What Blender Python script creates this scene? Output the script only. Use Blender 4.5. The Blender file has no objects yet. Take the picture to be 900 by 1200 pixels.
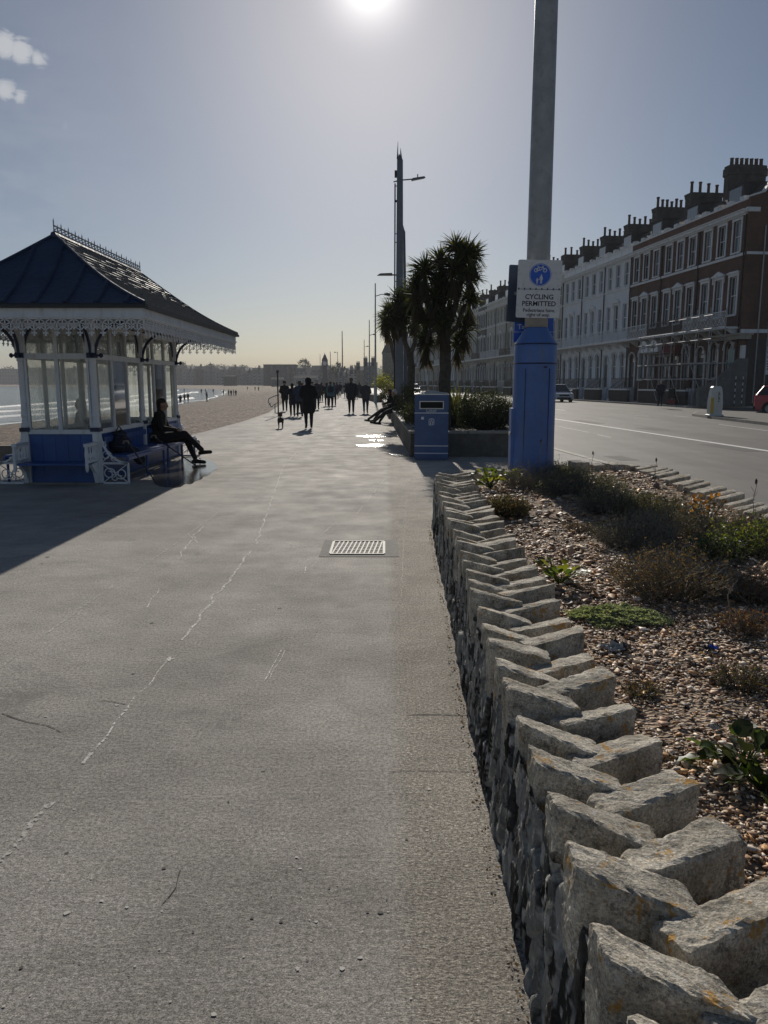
import bpy, bmesh, math, random
import numpy as np
from mathutils import Vector, Matrix, noise
random.seed(7)
PI = math.pi
R = math.radians
SC = bpy.context.scene
COL = SC.collection

# ------------------------------------------------------------------ camera model
CAM_H = 1.6
TH = R(9.52)
CT, ST = math.cos(TH), math.sin(TH)
F = 900.0

def P(px, py, z=0.0):
    """ground point (height z) seen at a photograph pixel: used only to read a plan off the photograph"""
    u, v = px - 450.0, 600.0 - py
    dy, dz = F*CT + v*ST, v*CT - F*ST
    t = (z - CAM_H) / dz
    return Vector((u*t, dy*t, z))

def XA(px, Y, Z=1.6):
    dc = Y*CT + (CAM_H - Z)*ST
    return (px - 450.0)*dc/F

def HA(py, Y):
    v = 600.0 - py
    return CAM_H + Y*(v*CT - F*ST)/(F*CT + v*ST)

# ------------------------------------------------------------------ mesh builder
class MB:
    def __init__(s):
        s.v, s.f, s.m = [], [], []
    def add(s, vs, fs, mi=0):
        o = len(s.v)
        s.v.extend([tuple(p) for p in vs])
        for f in fs:
            s.f.append(tuple(i+o for i in f)); s.m.append(mi)
    def box(s, x0, x1, y0, y1, z0, z1, mi=0):
        s.add([(x0,y0,z0),(x1,y0,z0),(x1,y1,z0),(x0,y1,z0),(x0,y0,z1),(x1,y0,z1),(x1,y1,z1),(x0,y1,z1)],
              [(0,3,2,1),(4,5,6,7),(0,1,5,4),(1,2,6,5),(2,3,7,6),(3,0,4,7)], mi)
    def hexa(s, b, t, mi=0):
        s.add(list(b)+list(t), [(0,3,2,1),(4,5,6,7),(0,1,5,4),(1,2,6,5),(2,3,7,6),(3,0,4,7)], mi)
    def bar(s, p0, p1, w, h, mi=0, up=(0,0,1)):
        p0, p1 = Vector(p0), Vector(p1)
        d = (p1-p0)
        if d.length < 1e-6: return
        d.normalize(); u = Vector(up)
        if abs(d.dot(u)) > .98: u = Vector((0,1,0))
        a = d.cross(u).normalized(); b = a.cross(d).normalized()
        a *= w/2; b *= h/2
        s.hexa([p0-a-b, p0+a-b, p1+a-b, p1-a-b], [p0-a+b, p0+a+b, p1+a+b, p1-a+b], mi)
    def tube(s, pts, rad, n=8, mi=0, cap=True):
        pts = [Vector(p) for p in pts]
        if not hasattr(rad, '__len__'): rad = [rad]*len(pts)
        vs, fs = [], []
        prev = None
        for i, p in enumerate(pts):
            d = (pts[min(i+1, len(pts)-1)] - pts[max(i-1, 0)]).normalized()
            if prev is None:
                a = d.cross(Vector((0,0,1)))
                if a.length < .05: a = d.cross(Vector((0,1,0)))
                a.normalize()
            else:
                a = (prev - d*prev.dot(d)).normalized()
            prev = a; b = d.cross(a)
            for k in range(n):
                t = 2*PI*k/n
                vs.append(p + (a*math.cos(t)+b*math.sin(t))*rad[i])
        for i in range(len(pts)-1):
            for k in range(n):
                k2 = (k+1) % n
                fs.append((i*n+k, i*n+k2, (i+1)*n+k2, (i+1)*n+k))
        if cap:
            fs.append(tuple(range(n))[::-1]); fs.append(tuple((len(pts)-1)*n+k for k in range(n)))
        s.add(vs, fs, mi)
    def lathe(s, prof, c=(0,0,0), n=16, mi=0, ang=0.0):
        vs, fs = [], []
        for r, z in prof:
            for k in range(n):
                t = 2*PI*k/n + ang
                vs.append((c[0]+r*math.cos(t), c[1]+r*math.sin(t), c[2]+z))
        for i in range(len(prof)-1):
            for k in range(n):
                k2 = (k+1) % n
                fs.append((i*n+k, i*n+k2, (i+1)*n+k2, (i+1)*n+k))
        fs.append(tuple(range(n))[::-1]); fs.append(tuple((len(prof)-1)*n+k for k in range(n)))
        s.add(vs, fs, mi)
    def prism(s, poly, off, mi=0):
        """3D polygon extruded by vector off"""
        n = len(poly); off = Vector(off)
        vs = [Vector(p) for p in poly]; vs += [p+off for p in vs]
        fs = [tuple(range(n))[::-1], tuple(range(n, 2*n))]
        for i in range(n):
            j = (i+1) % n
            fs.append((i, j, n+j, n+i))
        s.add(vs, fs, mi)
    def quad(s, a, b, c, d, mi=0):
        s.add([a,b,c,d], [(0,1,2,3)], mi)
    def build(s, name, mats, parent=None, loc=None, smooth=False, recalc=True):
        me = bpy.data.meshes.new(name)
        L = Vector(loc) if loc is not None else Vector((0,0,0))
        arr = np.array(s.v, dtype=np.float32).reshape(-1, 3) - np.array(L, dtype=np.float32)
        me.from_pydata(arr.tolist(), [], s.f)
        if not isinstance(mats, (list, tuple)): mats = [mats]
        for m in mats: me.materials.append(m)
        if len(mats) > 1: me.polygons.foreach_set('material_index', s.m)
        if recalc and len(s.v) < 60000:
            bm = bmesh.new(); bm.from_mesh(me)
            bmesh.ops.recalc_face_normals(bm, faces=bm.faces); bm.to_mesh(me); bm.free()
        if smooth: me.polygons.foreach_set('use_smooth', [True]*len(me.polygons))
        me.update()
        return link(name, me, parent, L)

def link(name, me, parent=None, loc=(0,0,0)):
    o = bpy.data.objects.new(name, me); COL.objects.link(o)
    o.location = loc
    if parent is not None: o.parent = parent
    return o

def tag(o, label=None, cat=None, group=None, kind=None):
    if label: o['label'] = label
    if cat: o['category'] = cat
    if group: o['group'] = group
    if kind: o['kind'] = kind
    return o

def empty(name, loc=(0,0,0), rz=0.0, label=None, cat=None, group=None):
    o = bpy.data.objects.new(name, None); COL.objects.link(o)
    o.location = loc; o.rotation_euler = (0,0,rz); o.empty_display_size = .2
    return tag(o, label, cat, group)

KIDS = {}
def children(o):
    return [c for c in COL.objects if c.parent == o]
def tree_of(o):
    return (o, [tree_of(c) for c in children(o)])
def copy_tree(t, parent=None):
    o, ch = t
    c = o.copy(); COL.objects.link(c)
    if parent is not None: c.parent = parent
    for k in ch: copy_tree(k, c)
    return c
def place(t, loc, rz=0.0, label=None, group=None, scale=None):
    c = copy_tree(t); c.location = loc; c.rotation_euler = (0,0,rz)
    if label: c['label'] = label
    if group: c['group'] = group
    if scale: c.scale = (scale,)*3
    return c

# ------------------------------------------------------------------ materials
def newmat(name):
    m = bpy.data.materials.new(name); m.use_nodes = True
    nt = m.node_tree
    b = nt.nodes['Principled BSDF']
    return m, nt, b
def nd(nt, typ, **kw):
    n = nt.nodes.new(typ)
    for k, v in kw.items(): setattr(n, k, v)
    return n
def coords(nt, kind='Object', scale=(1,1,1)):
    tc = nd(nt, 'ShaderNodeTexCoord'); mp = nd(nt, 'ShaderNodeMapping')
    mp.inputs['Scale'].default_value = scale
    nt.links.new(tc.outputs[kind], mp.inputs['Vector'])
    return mp.outputs['Vector']
def noise_n(nt, vec, scale, detail=4, rough=.55, dist=0.0):
    n = nd(nt, 'ShaderNodeTexNoise')
    n.inputs['Scale'].default_value = scale; n.inputs['Detail'].default_value = detail
    n.inputs['Roughness'].default_value = rough; n.inputs['Distortion'].default_value = dist
    if vec is not None: nt.links.new(vec, n.inputs['Vector'])
    return n.outputs['Fac']
def ramp(nt, fac, stops):
    r = nd(nt, 'ShaderNodeValToRGB')
    e = r.color_ramp.elements
    while len(e) < len(stops): e.new(.5)
    for i, (p, c) in enumerate(stops):
        e[i].position = p
        e[i].color = (c, c, c, 1) if not hasattr(c, '__len__') else (*c, 1)
    nt.links.new(fac, r.inputs['Fac'])
    return r.outputs['Color']
def mix(nt, fac, a, b, mode='MIX'):
    m = nd(nt, 'ShaderNodeMix', data_type='RGBA', blend_type=mode)
    ins = [i for i in m.inputs if i.enabled]
    f = m.inputs[0]; A = m.inputs[6]; B = m.inputs[7]
    for sock, val in ((f, fac), (A, a), (B, b)):
        if hasattr(val, 'links') or hasattr(val, 'node'): nt.links.new(val, sock)
        elif hasattr(val, '__len__'): sock.default_value = (*val, 1) if len(val) == 3 else val
        else: sock.default_value = val
    return m.outputs[2]
def bump(nt, h, strength, dist, b, prev=None):
    n = nd(nt, 'ShaderNodeBump')
    n.inputs['Strength'].default_value = strength; n.inputs['Distance'].default_value = dist
    nt.links.new(h, n.inputs['Height'])
    if prev is not None: nt.links.new(prev, n.inputs['Normal'])
    if b is not None: nt.links.new(n.outputs['Normal'], b.inputs['Normal'])
    return n.outputs['Normal']

def pm(name, col, var=.25, scale=3.0, rough=.6, metal=0.0, bmp=0.0, bscale=30.0, bdist=.01, dirt=None, spec=.5, streak=None):
    """painted / plain surface with mottling, optional dirt colour and bump"""
    m, nt, b = newmat(name)
    vec = coords(nt, 'Object')
    n1 = noise_n(nt, vec, scale, 5, .6)
    c0 = tuple(c*(1-var) for c in col); c1 = tuple(min(1, c*(1+var)) for c in col)
    c = ramp(nt, n1, [(.3, c0), (.7, c1)])
    if dirt:
        sv = coords(nt, 'Object', streak) if streak else vec
        n2 = noise_n(nt, sv, scale*2.3, 6, .7)
        c = mix(nt, ramp(nt, n2, [(.52, 0), (.72, .8)]), c, dirt)
    nt.links.new(c, b.inputs['Base Color'])
    b.inputs['Roughness'].default_value = rough; b.inputs['Metallic'].default_value = metal
    b.inputs['Specular IOR Level'].default_value = spec
    if bmp: bump(nt, noise_n(nt, vec, bscale, 4, .6), bmp, bdist, b)
    return m

def colmat(name, rough=.85, spec=.3, var=.25, scale=14.0, sheen=0.0):
    """cloth/paint whose colour is the object's own colour"""
    m, nt, b = newmat(name)
    oi = nd(nt, 'ShaderNodeObjectInfo'); vec = coords(nt, 'Object')
    n1 = noise_n(nt, vec, scale, 4, .6)
    c = mix(nt, ramp(nt, n1, [(.3, 1-var), (.7, 1.0)]), (0,0,0), oi.outputs['Color'], 'MIX')
    nt.links.new(c, b.inputs['Base Color'])
    b.inputs['Roughness'].default_value = rough; b.inputs['Specular IOR Level'].default_value = spec
    bump(nt, noise_n(nt, vec, 22, 3, .6), .4, .02, b)
    return m

def attrmat(name, attr, rough=.85, bmp=.5, bscale=80, bdist=.004, tint_scale=None, extra=None, transl=0.0, spec=.4):
    m, nt, b = newmat(name)
    a = nd(nt, 'ShaderNodeAttribute', attribute_name=attr)
    vec = coords(nt, 'Object')
    n1 = noise_n(nt, vec, tint_scale or 40, 4, .65)
    c = mix(nt, 1.0, a.outputs['Color'], ramp(nt, n1, [(.3, .7), (.72, 1.25)]), 'MULTIPLY')
    nt.links.new(c, b.inputs['Base Color'])
    b.inputs['Roughness'].default_value = rough
    b.inputs['Specular IOR Level'].default_value = spec
    if bmp: bump(nt, noise_n(nt, vec, bscale, 5, .65), bmp, bdist, b)
    if transl:
        tr = nd(nt, 'ShaderNodeBsdfTranslucent'); nt.links.new(c, tr.inputs['Color'])
        ms = nd(nt, 'ShaderNodeMixShader'); ms.inputs[0].default_value = transl
        nt.links.new(b.outputs[0], ms.inputs[1]); nt.links.new(tr.outputs[0], ms.inputs[2])
        nt.links.new(ms.outputs[0], nt.nodes['Material Output'].inputs['Surface'])
    return m

def leafmat(name, c0, c1, transl=.4, rough=.5):
    m, nt, b = newmat(name)
    g = nd(nt, 'ShaderNodeNewGeometry')
    c = ramp(nt, g.outputs['Random Per Island'], [(0, c0), (.55, tuple((a+d)/2 for a, d in zip(c0, c1))), (1, c1)])
    nt.links.new(c, b.inputs['Base Color']); b.inputs['Roughness'].default_value = rough
    tr = nd(nt, 'ShaderNodeBsdfTranslucent')
    c2 = mix(nt, 1.0, c, (1.5, 1.45, .75), 'MULTIPLY'); nt.links.new(c2, tr.inputs['Color'])
    ms = nd(nt, 'ShaderNodeMixShader'); ms.inputs[0].default_value = transl
    nt.links.new(b.outputs[0], ms.inputs[1]); nt.links.new(tr.outputs[0], ms.inputs[2])
    nt.links.new(ms.outputs[0], nt.nodes['Material Output'].inputs['Surface'])
    return m

def set_attr(me, name, cols):
    """per-face colour attribute written to corners"""
    at = me.color_attributes.new(name, 'FLOAT_COLOR', 'POINT')
    at.data.foreach_set('color', np.asarray(cols, dtype=np.float32).ravel())

# paints
M = {}
M['white'] = pm('white_paint', (.76,.775,.79), .06, 4, .45, dirt=(.5,.49,.46), streak=(1,1,.25), bmp=.15, bscale=60, bdist=.002)
M['blue'] = pm('blue_paint', (.022,.085,.29), .15, 3, .38, dirt=(.02,.07,.24), bmp=.15, bscale=50, bdist=.002)
M['navy'] = pm('navy_paint', (.012,.025,.075), .2, 4, .4)
M['column_blue'] = pm('column_paint', (.085,.175,.44), .18, 2.5, .45, dirt=(.15,.18,.26), streak=(1,1,.12), bmp=.12, bscale=40, bdist=.003)
M['galv'] = pm('galvanised_steel', (.40,.41,.41), .14, 6, .5, metal=.2, dirt=(.28,.28,.27), bmp=.1)
M['mast'] = pm('mast_paint', (.17,.185,.21), .15, 3, .4, metal=.2)
M['black_metal'] = pm('black_metal', (.018,.019,.022), .2, 8, .45)
M['steel'] = pm('steel', (.5,.5,.5), .1, 8, .28, metal=.9)
M['rubber'] = pm('rubber', (.02,.02,.02), .2, 20, .8)
M['wood'] = pm('weathered_board', (.28,.24,.19), .3, 9, .8, bmp=.4)
M['sign_white'] = pm('sign_white', (.74,.75,.77), .04, 6, .4, dirt=(.5,.5,.5))
M['sign_blue'] = pm('sign_blue', (.012,.11,.60), .06, 6, .35)
M['sign_black'] = pm('sign_black', (.02,.022,.03), .05, 6, .5)
M['sign_back'] = pm('sign_back', (.06,.085,.14), .1, 6, .5, metal=.3)
M['skin'] = pm('skin', (.35,.20,.14), .1, 12, .55)
M['hair_dark'] = pm('hair_dark', (.025,.018,.014), .3, 40, .6, bmp=.5)
M['cloth'] = colmat('cloth')
M['carpaint'] = colmat('car_paint', rough=.36, spec=.6, var=.05, scale=3)
M['darkglass'] = pm('dark_glass', (.02,.025,.03), .1, 2, .06, spec=.8)
M['lamp_red'] = pm('lamp_red', (.45,.02,.02), .1, 8, .2)
M['lamp_clear'] = pm('lamp_clear', (.7,.7,.68), .1, 8, .15)
M['yellow'] = pm('yellow_paint', (.65,.42,.04), .1, 6, .4)

def glassmat(name, tint=(.965,.98,.965), milk=.32):
    m, nt, b = newmat(name); nt.nodes.remove(b)
    tr = nd(nt, 'ShaderNodeBsdfTransparent'); tr.inputs['Color'].default_value = (*tint, 1)
    gl = nd(nt, 'ShaderNodeBsdfGlossy'); gl.inputs['Roughness'].default_value = .05
    tl = nd(nt, 'ShaderNodeBsdfTranslucent'); tl.inputs['Color'].default_value = (.93,.98,.9,1)
    fr = nd(nt, 'ShaderNodeFresnel'); fr.inputs['IOR'].default_value = 1.45
    vec = coords(nt, 'Object', (6,6,1))
    mk = ramp(nt, noise_n(nt, vec, 1.6, 5, .65), [(.25, milk*.5), (.75, milk*1.5)])
    m1 = nd(nt, 'ShaderNodeMixShader'); nt.links.new(mk, m1.inputs[0]); nt.links.new(tr.outputs[0], m1.inputs[1]); nt.links.new(tl.outputs[0], m1.inputs[2])
    m2 = nd(nt, 'ShaderNodeMixShader'); nt.links.new(fr.outputs[0], m2.inputs[0]); nt.links.new(m1.outputs[0], m2.inputs[1]); nt.links.new(gl.outputs[0], m2.inputs[2])
    nt.links.new(m2.outputs[0], nt.nodes['Material Output'].inputs['Surface'])
    return m
M['glass'] = glassmat('shelter_glass')

def text_mesh(txt, size, mat, name, parent=None, loc=(0,0,0), rot=(PI/2,0,0), depth=.002, bold=0.0, align='CENTER'):
    cu = bpy.data.curves.new(name+'_c', 'FONT'); cu.body = txt; cu.size = size; cu.align_x = align
    cu.extrude = depth; cu.offset = bold; cu.resolution_u = 2
    o = bpy.data.objects.new(name+'_c', cu); COL.objects.link(o)
    dg = bpy.context.evaluated_depsgraph_get()
    me = bpy.data.meshes.new_from_object(o.evaluated_get(dg))
    bpy.data.objects.remove(o); bpy.data.curves.remove(cu)
    me.name = name; me.materials.clear(); me.materials.append(mat)
    ob = link(name, me, parent, loc); ob.rotation_euler = rot
    return ob

def poly_interp(tab, y):
    if y <= tab[0][0]: return tab[0][1]
    for (a, xa), (b, xb) in zip(tab, tab[1:]):
        if y <= b: return xa + (xb-xa)*(y-a)/(b-a)
    (a, xa), (b, xb) = tab[-2:]
    return xb + (xb-xa)/(b-a)*(y-b)
SKY_S, SUN_S, EXPO, HAZE = 0.062, 5.0, -0.46, 0.0004
# ================================================================== SETTING
KERB = [(-40, 9.4), (0, 5.95), (10, 5.07), (19.2, 4.27), (75, -.6), (130, -6.8), (250, -20.5), (400, -38), (520, -54)]
PROM_L = [(-40, -14), (8, -7.5), (18.0, -7.3), (20.5, -6.3), (23, -5.75), (33, -5.7), (43, -6.1), (75, -9), (131, -14.5), (250, -28), (400, -47), (520, -63)]
FARKERB = [(-60, 34.3), (0, 27.6), (250, -.2), (520, -30)]
SEA_Z = -2.0
WATER = [(-400, -30), (0, -31), (60, -33), (125, -34), (190, -41), (300, -60), (400, -82), (470, -106), (540, -140), (620, -200), (760, -330), (900, -470), (1050, -760), (1150, -1300), (1200, -3500)]

def strip(name, ya, yb, step, fl, fr, z, mat, nx=1):
    mb = MB(); ys = []
    y = ya
    while y < yb: ys.append(y); y += step if y < 60 else step*4
    ys.append(yb)
    for y in ys:
        for i in range(nx+1):
            t = i/nx; mb.v.append((fl(y)*(1-t)+fr(y)*t, y, z))
    for j in range(len(ys)-1):
        for i in range(nx):
            a = j*(nx+1)+i; mb.f.append((a, a+1, a+nx+2, a+nx+1)); mb.m.append(0)
    return tag(mb.build(name, mat), kind='structure')

# ---- ground sheet (beach, bay and land to the horizon)
def make_ground():
    xs = list(np.concatenate([np.arange(-3400,-500,90), np.arange(-500,-120,14), np.arange(-120,-60,5), np.arange(-60,-4,1.0), np.arange(-4,60,8), np.arange(60,3400,130)]))
    ys = list(np.concatenate([np.arange(-400,-20,40), np.arange(-20,80,1.6), np.arange(80,220,4), np.arange(220,1300,12), np.arange(1300,3800,110)]))
    X, Y = np.meshgrid(xs, ys)
    seg = np.array([(x, y) for y, x in WATER], dtype=float)
    best = np.full(X.shape, 1e9); sign = np.ones(X.shape)
    for a, b in zip(seg[:-1], seg[1:]):
        d = b-a; L2 = (d**2).sum()
        t = np.clip(((X-a[0])*d[0]+(Y-a[1])*d[1])/L2, 0, 1)
        dx, dy = X-(a[0]+t*d[0]), Y-(a[1]+t*d[1])
        dist = np.hypot(dx, dy); cr = d[0]*dy - d[1]*dx   # >0 : left of the line = sea
        m = dist < best - 1e-9
        best = np.where(m, dist, best); sign = np.where(m, np.where(cr > 0, -1, 1), sign)
    D = best*sign
    H = np.where(D > 0, SEA_Z + np.minimum(D, 27)/27*1.72 + np.minimum(D, 5)*.01, SEA_Z + D*.07)
    H = np.maximum(H, -6)
    rngn = np.vectorize(lambda x, y: noise.noise(Vector((x*.12, y*.12, 0))) if abs(x) < 140 and y < 500 else 0.0)
    berm = rngn(X, Y)
    H = H + np.where((D > 1) & (D < 26), berm*.13, 0)
    H = np.minimum(H, -.24)
    me = bpy.data.meshes.new('ground')
    ny, nx = X.shape
    V = np.stack([X, Y, H], -1).reshape(-1, 3)
    idx = np.arange(ny*nx).reshape(ny, nx)
    Fc = np.stack([idx[:-1,:-1], idx[:-1,1:], idx[1:,1:], idx[1:,:-1]], -1).reshape(-1, 4)
    me.from_pydata(V.tolist(), [], Fc.tolist())
    # colour: shingle, wet sand at the waterline, dry sand round the bay, grass/earth far inland
    Df = D.ravel(); Yf = Y.ravel(); Xf = X.ravel()
    ly = 150.0
    shingle = np.array([.125,.10,.08]); sand = np.array([.22,.19,.15]); wet = np.array([.12,.108,.092]); inland = np.array([.10,.10,.085])
    c = np.tile(shingle, (len(Df), 1))
    w = np.clip((Yf-190)/120, 0, 1)[:, None]; c = c*(1-w)+sand*w
    w = np.clip(1-(np.abs(Df-1.0))/6, 0, 1)[:, None]; c = c*(1-w)+wet*w
    w = np.clip((Df-60)/40, 0, 1)[:, None]; c = c*(1-w)+inland*w
    set_attr(me, 'tone', np.concatenate([c, np.ones((len(c), 1))], 1))
    me.polygons.foreach_set('use_smooth', [True]*len(me.polygons))
    m, nt, b = newmat('shingle_ground')
    a = nd(nt, 'ShaderNodeAttribute', attribute_name='tone')
    vec = coords(nt, 'Object')
    vo = nd(nt, 'ShaderNodeTexVoronoi'); vo.inputs['Scale'].default_value = 11; nt.links.new(vec, vo.inputs['Vector'])
    vo2 = nd(nt, 'ShaderNodeTexVoronoi'); vo2.inputs['Scale'].default_value = 3.2; nt.links.new(vec, vo2.inputs['Vector'])
    sep = nd(nt, 'ShaderNodeSeparateColor'); nt.links.new(vo.outputs['Color'], sep.inputs[0])
    sep2 = nd(nt, 'ShaderNodeSeparateColor'); nt.links.new(vo2.outputs['Color'], sep2.inputs[0])
    c1 = mix(nt, 1.0, a.outputs['Color'], ramp(nt, sep.outputs[0], [(0, (.35,.34,.34)), (.55, (.95,.88,.8)), (1, (2.5,2.3,2.05))]), 'MULTIPLY')
    c1 = mix(nt, 1.0, c1, ramp(nt, sep2.outputs[1], [(0, (.5,.48,.46)), (1, (1.6,1.55,1.45))]), 'MULTIPLY')
    c1 = mix(nt, 1.0, c1, ramp(nt, noise_n(nt, vec, 1.3, 9, .8), [(.36, .5), (.64, 1.55)]), 'MULTIPLY')
    nt.links.new(c1, b.inputs['Base Color']); b.inputs['Roughness'].default_value = .9
    n0 = bump(nt, vo2.outputs['Distance'], 1.0, .12, None)
    n1 = bump(nt, vo.outputs['Distance'], 1.0, .06, b, n0)
    me.materials.append(m)
    tag(link('ground', me), kind='structure')
make_ground()

# ---- sea
def make_sea():
    m, nt, b = newmat('sea_water')
    vec = coords(nt, 'Object')
    vs = coords(nt, 'Object', (.35, 1.0, 1))
    c = ramp(nt, noise_n(nt, vec, .02, 4, .5), [(.3, (.045,.07,.075)), (.7, (.09,.12,.115))])
    nt.links.new(c, b.inputs['Base Color']); b.inputs['Roughness'].default_value = .12
    n0 = bump(nt, noise_n(nt, vs, .45, 5, .6, .4), 1.0, .35, None)
    bump(nt, noise_n(nt, vs, 3.0, 4, .6), 1.0, .06, b, n0)
    mb = MB(); mb.quad((-3500,-400,SEA_Z), (-25,-400,SEA_Z), (-25,1400,SEA_Z), (-3500,1400,SEA_Z))
    tag(mb.build('sea', m), kind='structure')
    fm = pm('surf_foam', (.75,.77,.77), .12, 2, .7, bmp=.6, bscale=6, bdist=.1)
    # breaking wave just off the beach and the swash edge
    for off, wd, y0, y1, nm in ((-5.5, 1.6, 10, 190, 'breaking_wave'), (-1.0, .8, 30, 500, 'swash_foam'), (-14, 1.1, 70, 330, 'breaking_wave'), (-24, .9, 90, 420, 'breaking_wave')):
        mb = MB(); y = y0; k = 0; vs_ = []
        while y < y1:
            x = poly_interp(WATER, y) + off + noise.noise(Vector((y*.05, off, 0)))*3.0
            w = wd*(.35+.9*abs(noise.noise(Vector((y*.11, off*2, 3)))))
            hz = .30 if nm == 'breaking_wave' else .03
            vs_ += [(x-w, y, SEA_Z+.012), (x, y, SEA_Z+hz*(.5+w/wd*.5)), (x+w*.7, y, SEA_Z+.012)]
            y += .8 if y < 100 else 2.5; k += 1
        fs = []
        for i in range(k-1):
            fs += [(3*i, 3*i+1, 3*i+4, 3*i+3), (3*i+1, 3*i+2, 3*i+5, 3*i+4)]
        mb.add(vs_, fs); tag(mb.build(nm, fm), kind='structure')
make_sea()

# ---- promenade
def concrete_mat():
    m, nt, b = newmat('promenade_concrete')
    vec = coords(nt, 'Object')
    vst = coords(nt, 'Object', (1.0, 2.2, 1)); vst2 = coords(nt, 'Object', (.8, 6.0, 1))
    base = ramp(nt, noise_n(nt, vec, .55, 7, .62), [(.3, (.325,.304,.272)), (.7, (.465,.436,.39))])
    st = ramp(nt, noise_n(nt, vst, 1.7, 6, .7), [(.3, .86), (.7, 1.1)])
    st2 = ramp(nt, noise_n(nt, vst2, 9, 4, .7), [(.3, .84), (.7, 1.13)])
    gr = ramp(nt, noise_n(nt, vec, 190, 3, .8), [(.38, .55), (.62, 1.4)])
    gr2 = ramp(nt, noise_n(nt, vec, 64, 7, .85), [(.4, .52), (.6, 1.42)])
    gr3 = ramp(nt, noise_n(nt, vec, .5, 9, .72), [(.38, .72), (.62, 1.14)])
    c = mix(nt, 1.0, base, st, 'MULTIPLY'); c = mix(nt, 1.0, c, st2, 'MULTIPLY'); c = mix(nt, 1.0, c, gr, 'MULTIPLY'); c = mix(nt, 1.0, c, gr2, 'MULTIPLY'); c = mix(nt, 1.0, c, gr3, 'MULTIPLY')
    # dark stains
    sn = ramp(nt, noise_n(nt, vec, .9, 8, .75, .6), [(.57, 0), (.66, .55)])
    c = mix(nt, sn, c, (.17,.162,.15))
    # black specks and pale specks
    vo = nd(nt, 'ShaderNodeTexVoronoi'); vo.inputs['Scale'].default_value = 3.1; nt.links.new(vec, vo.inputs['Vector'])
    c = mix(nt, ramp(nt, vo.outputs['Distance'], [(.02, .9), (.035, 0)]), c, (.05,.045,.04))
    vo2 = nd(nt, 'ShaderNodeTexVoronoi'); vo2.inputs['Scale'].default_value = 1.7; nt.links.new(vec, vo2.inputs['Vector'])
    c = mix(nt, ramp(nt, vo2.outputs['Distance'], [(.018, .8), (.03, 0)]), c, (.45,.44,.42))
    # rough worn band beside the garden wall: sharper aggregate, slightly paler
    sx = nd(nt, 'ShaderNodeSeparateXYZ'); nt.links.new(vec, sx.inputs[0])
    mr = nd(nt, 'ShaderNodeMapRange'); mr.inputs['From Min'].default_value = .02; mr.inputs['From Max'].default_value = .12
    wob = nd(nt, 'ShaderNodeMath', operation='ADD'); nt.links.new(sx.outputs[0], wob.inputs[0])
    wn = nd(nt, 'ShaderNodeMath', operation='MULTIPLY_ADD'); nt.links.new(noise_n(nt, vec, 1.6, 4, .6), wn.inputs[0]); wn.inputs[1].default_value = .16; wn.inputs[2].default_value = -.08
    nt.links.new(wn.outputs[0], wob.inputs[1]); nt.links.new(wob.outputs[0], mr.inputs['Value'])
    band = mr.outputs[0]
    rc = ramp(nt, noise_n(nt, coords(nt, 'Object', (1, 2.2, 1)), 70, 4, .8), [(.36, (.58,.565,.54)), (.64, (2.15,2.1,2.04))])
    c2 = mix(nt, 1.0, c, rc, 'MULTIPLY')
    c = mix(nt, band, c, c2)
    nt.links.new(c, b.inputs['Base Color'])
    rr = ramp(nt, noise_n(nt, vec, 2.2, 5, .6), [(.3, .74), (.7, .9)]); nt.links.new(rr, b.inputs['Roughness'])
    b.inputs['Specular IOR Level'].default_value = .2
    n0 = bump(nt, noise_n(nt, coords(nt, 'Object', (1, 3.0, 1)), 30, 5, .7), .35, .006, None)
    n1 = bump(nt, noise_n(nt, vec, 150, 3, .75), .55, .004, None, n0)
    # extra relief in the band
    bn = nd(nt, 'ShaderNodeMath', operation='MULTIPLY'); nt.links.new(band, bn.inputs[0]); nt.links.new(noise_n(nt, coords(nt, 'Object', (1, 2.6, 1)), 45, 5, .8), bn.inputs[1])
    n2 = bump(nt, bn.outputs[0], .9, .02, None, n1)
    nt.links.new(n2, b.inputs['Normal'])
    return m
CONC = concrete_mat()
strip('promenade', -30, 520, 1.5, lambda y: poly_interp(PROM_L, y), lambda y: poly_interp(KERB, y)-.16, 0.0, CONC, 6)
# promenade edge wall down to the beach
mb = MB()
ys = list(np.arange(-20, 60, 1.5)) + list(np.arange(60, 520, 8))
for a, c_ in zip(ys, ys[1:]):
    xa, xb = poly_interp(PROM_L, a), poly_interp(PROM_L, c_)
    mb.hexa([(xa-.32,a,-1.2),(xa,a,-1.2),(xb,c_,-1.2),(xb-.32,c_,-1.2)], [(xa-.32,a,-.012),(xa,a,-.012),(xb,c_,-.012),(xb-.32,c_,-.012)])
EDGE_MAT = pm('promenade_edge_stone', (.27,.25,.22), .2, 2, .85, bmp=.5, bscale=25, bdist=.02, dirt=(.16,.15,.13))
tag(mb.build('promenade_edge', EDGE_MAT), kind='structure')
# timber sleeper edge lying across the shingle behind the shelter
mb = MB()
mb.hexa([(-12.5,19.4,-.5),(-6.35,20.1,-.5),(-6.35,20.32,-.5),(-12.5,19.62,-.5)], [(-12.5,19.4,.02),(-6.35,20.1,.02),(-6.35,20.32,.02),(-12.5,19.62,.02)])
tag(mb.build('timber_edging', M['wood']), 'low timber edging board across the shingle behind the shelter', 'edging')

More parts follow.
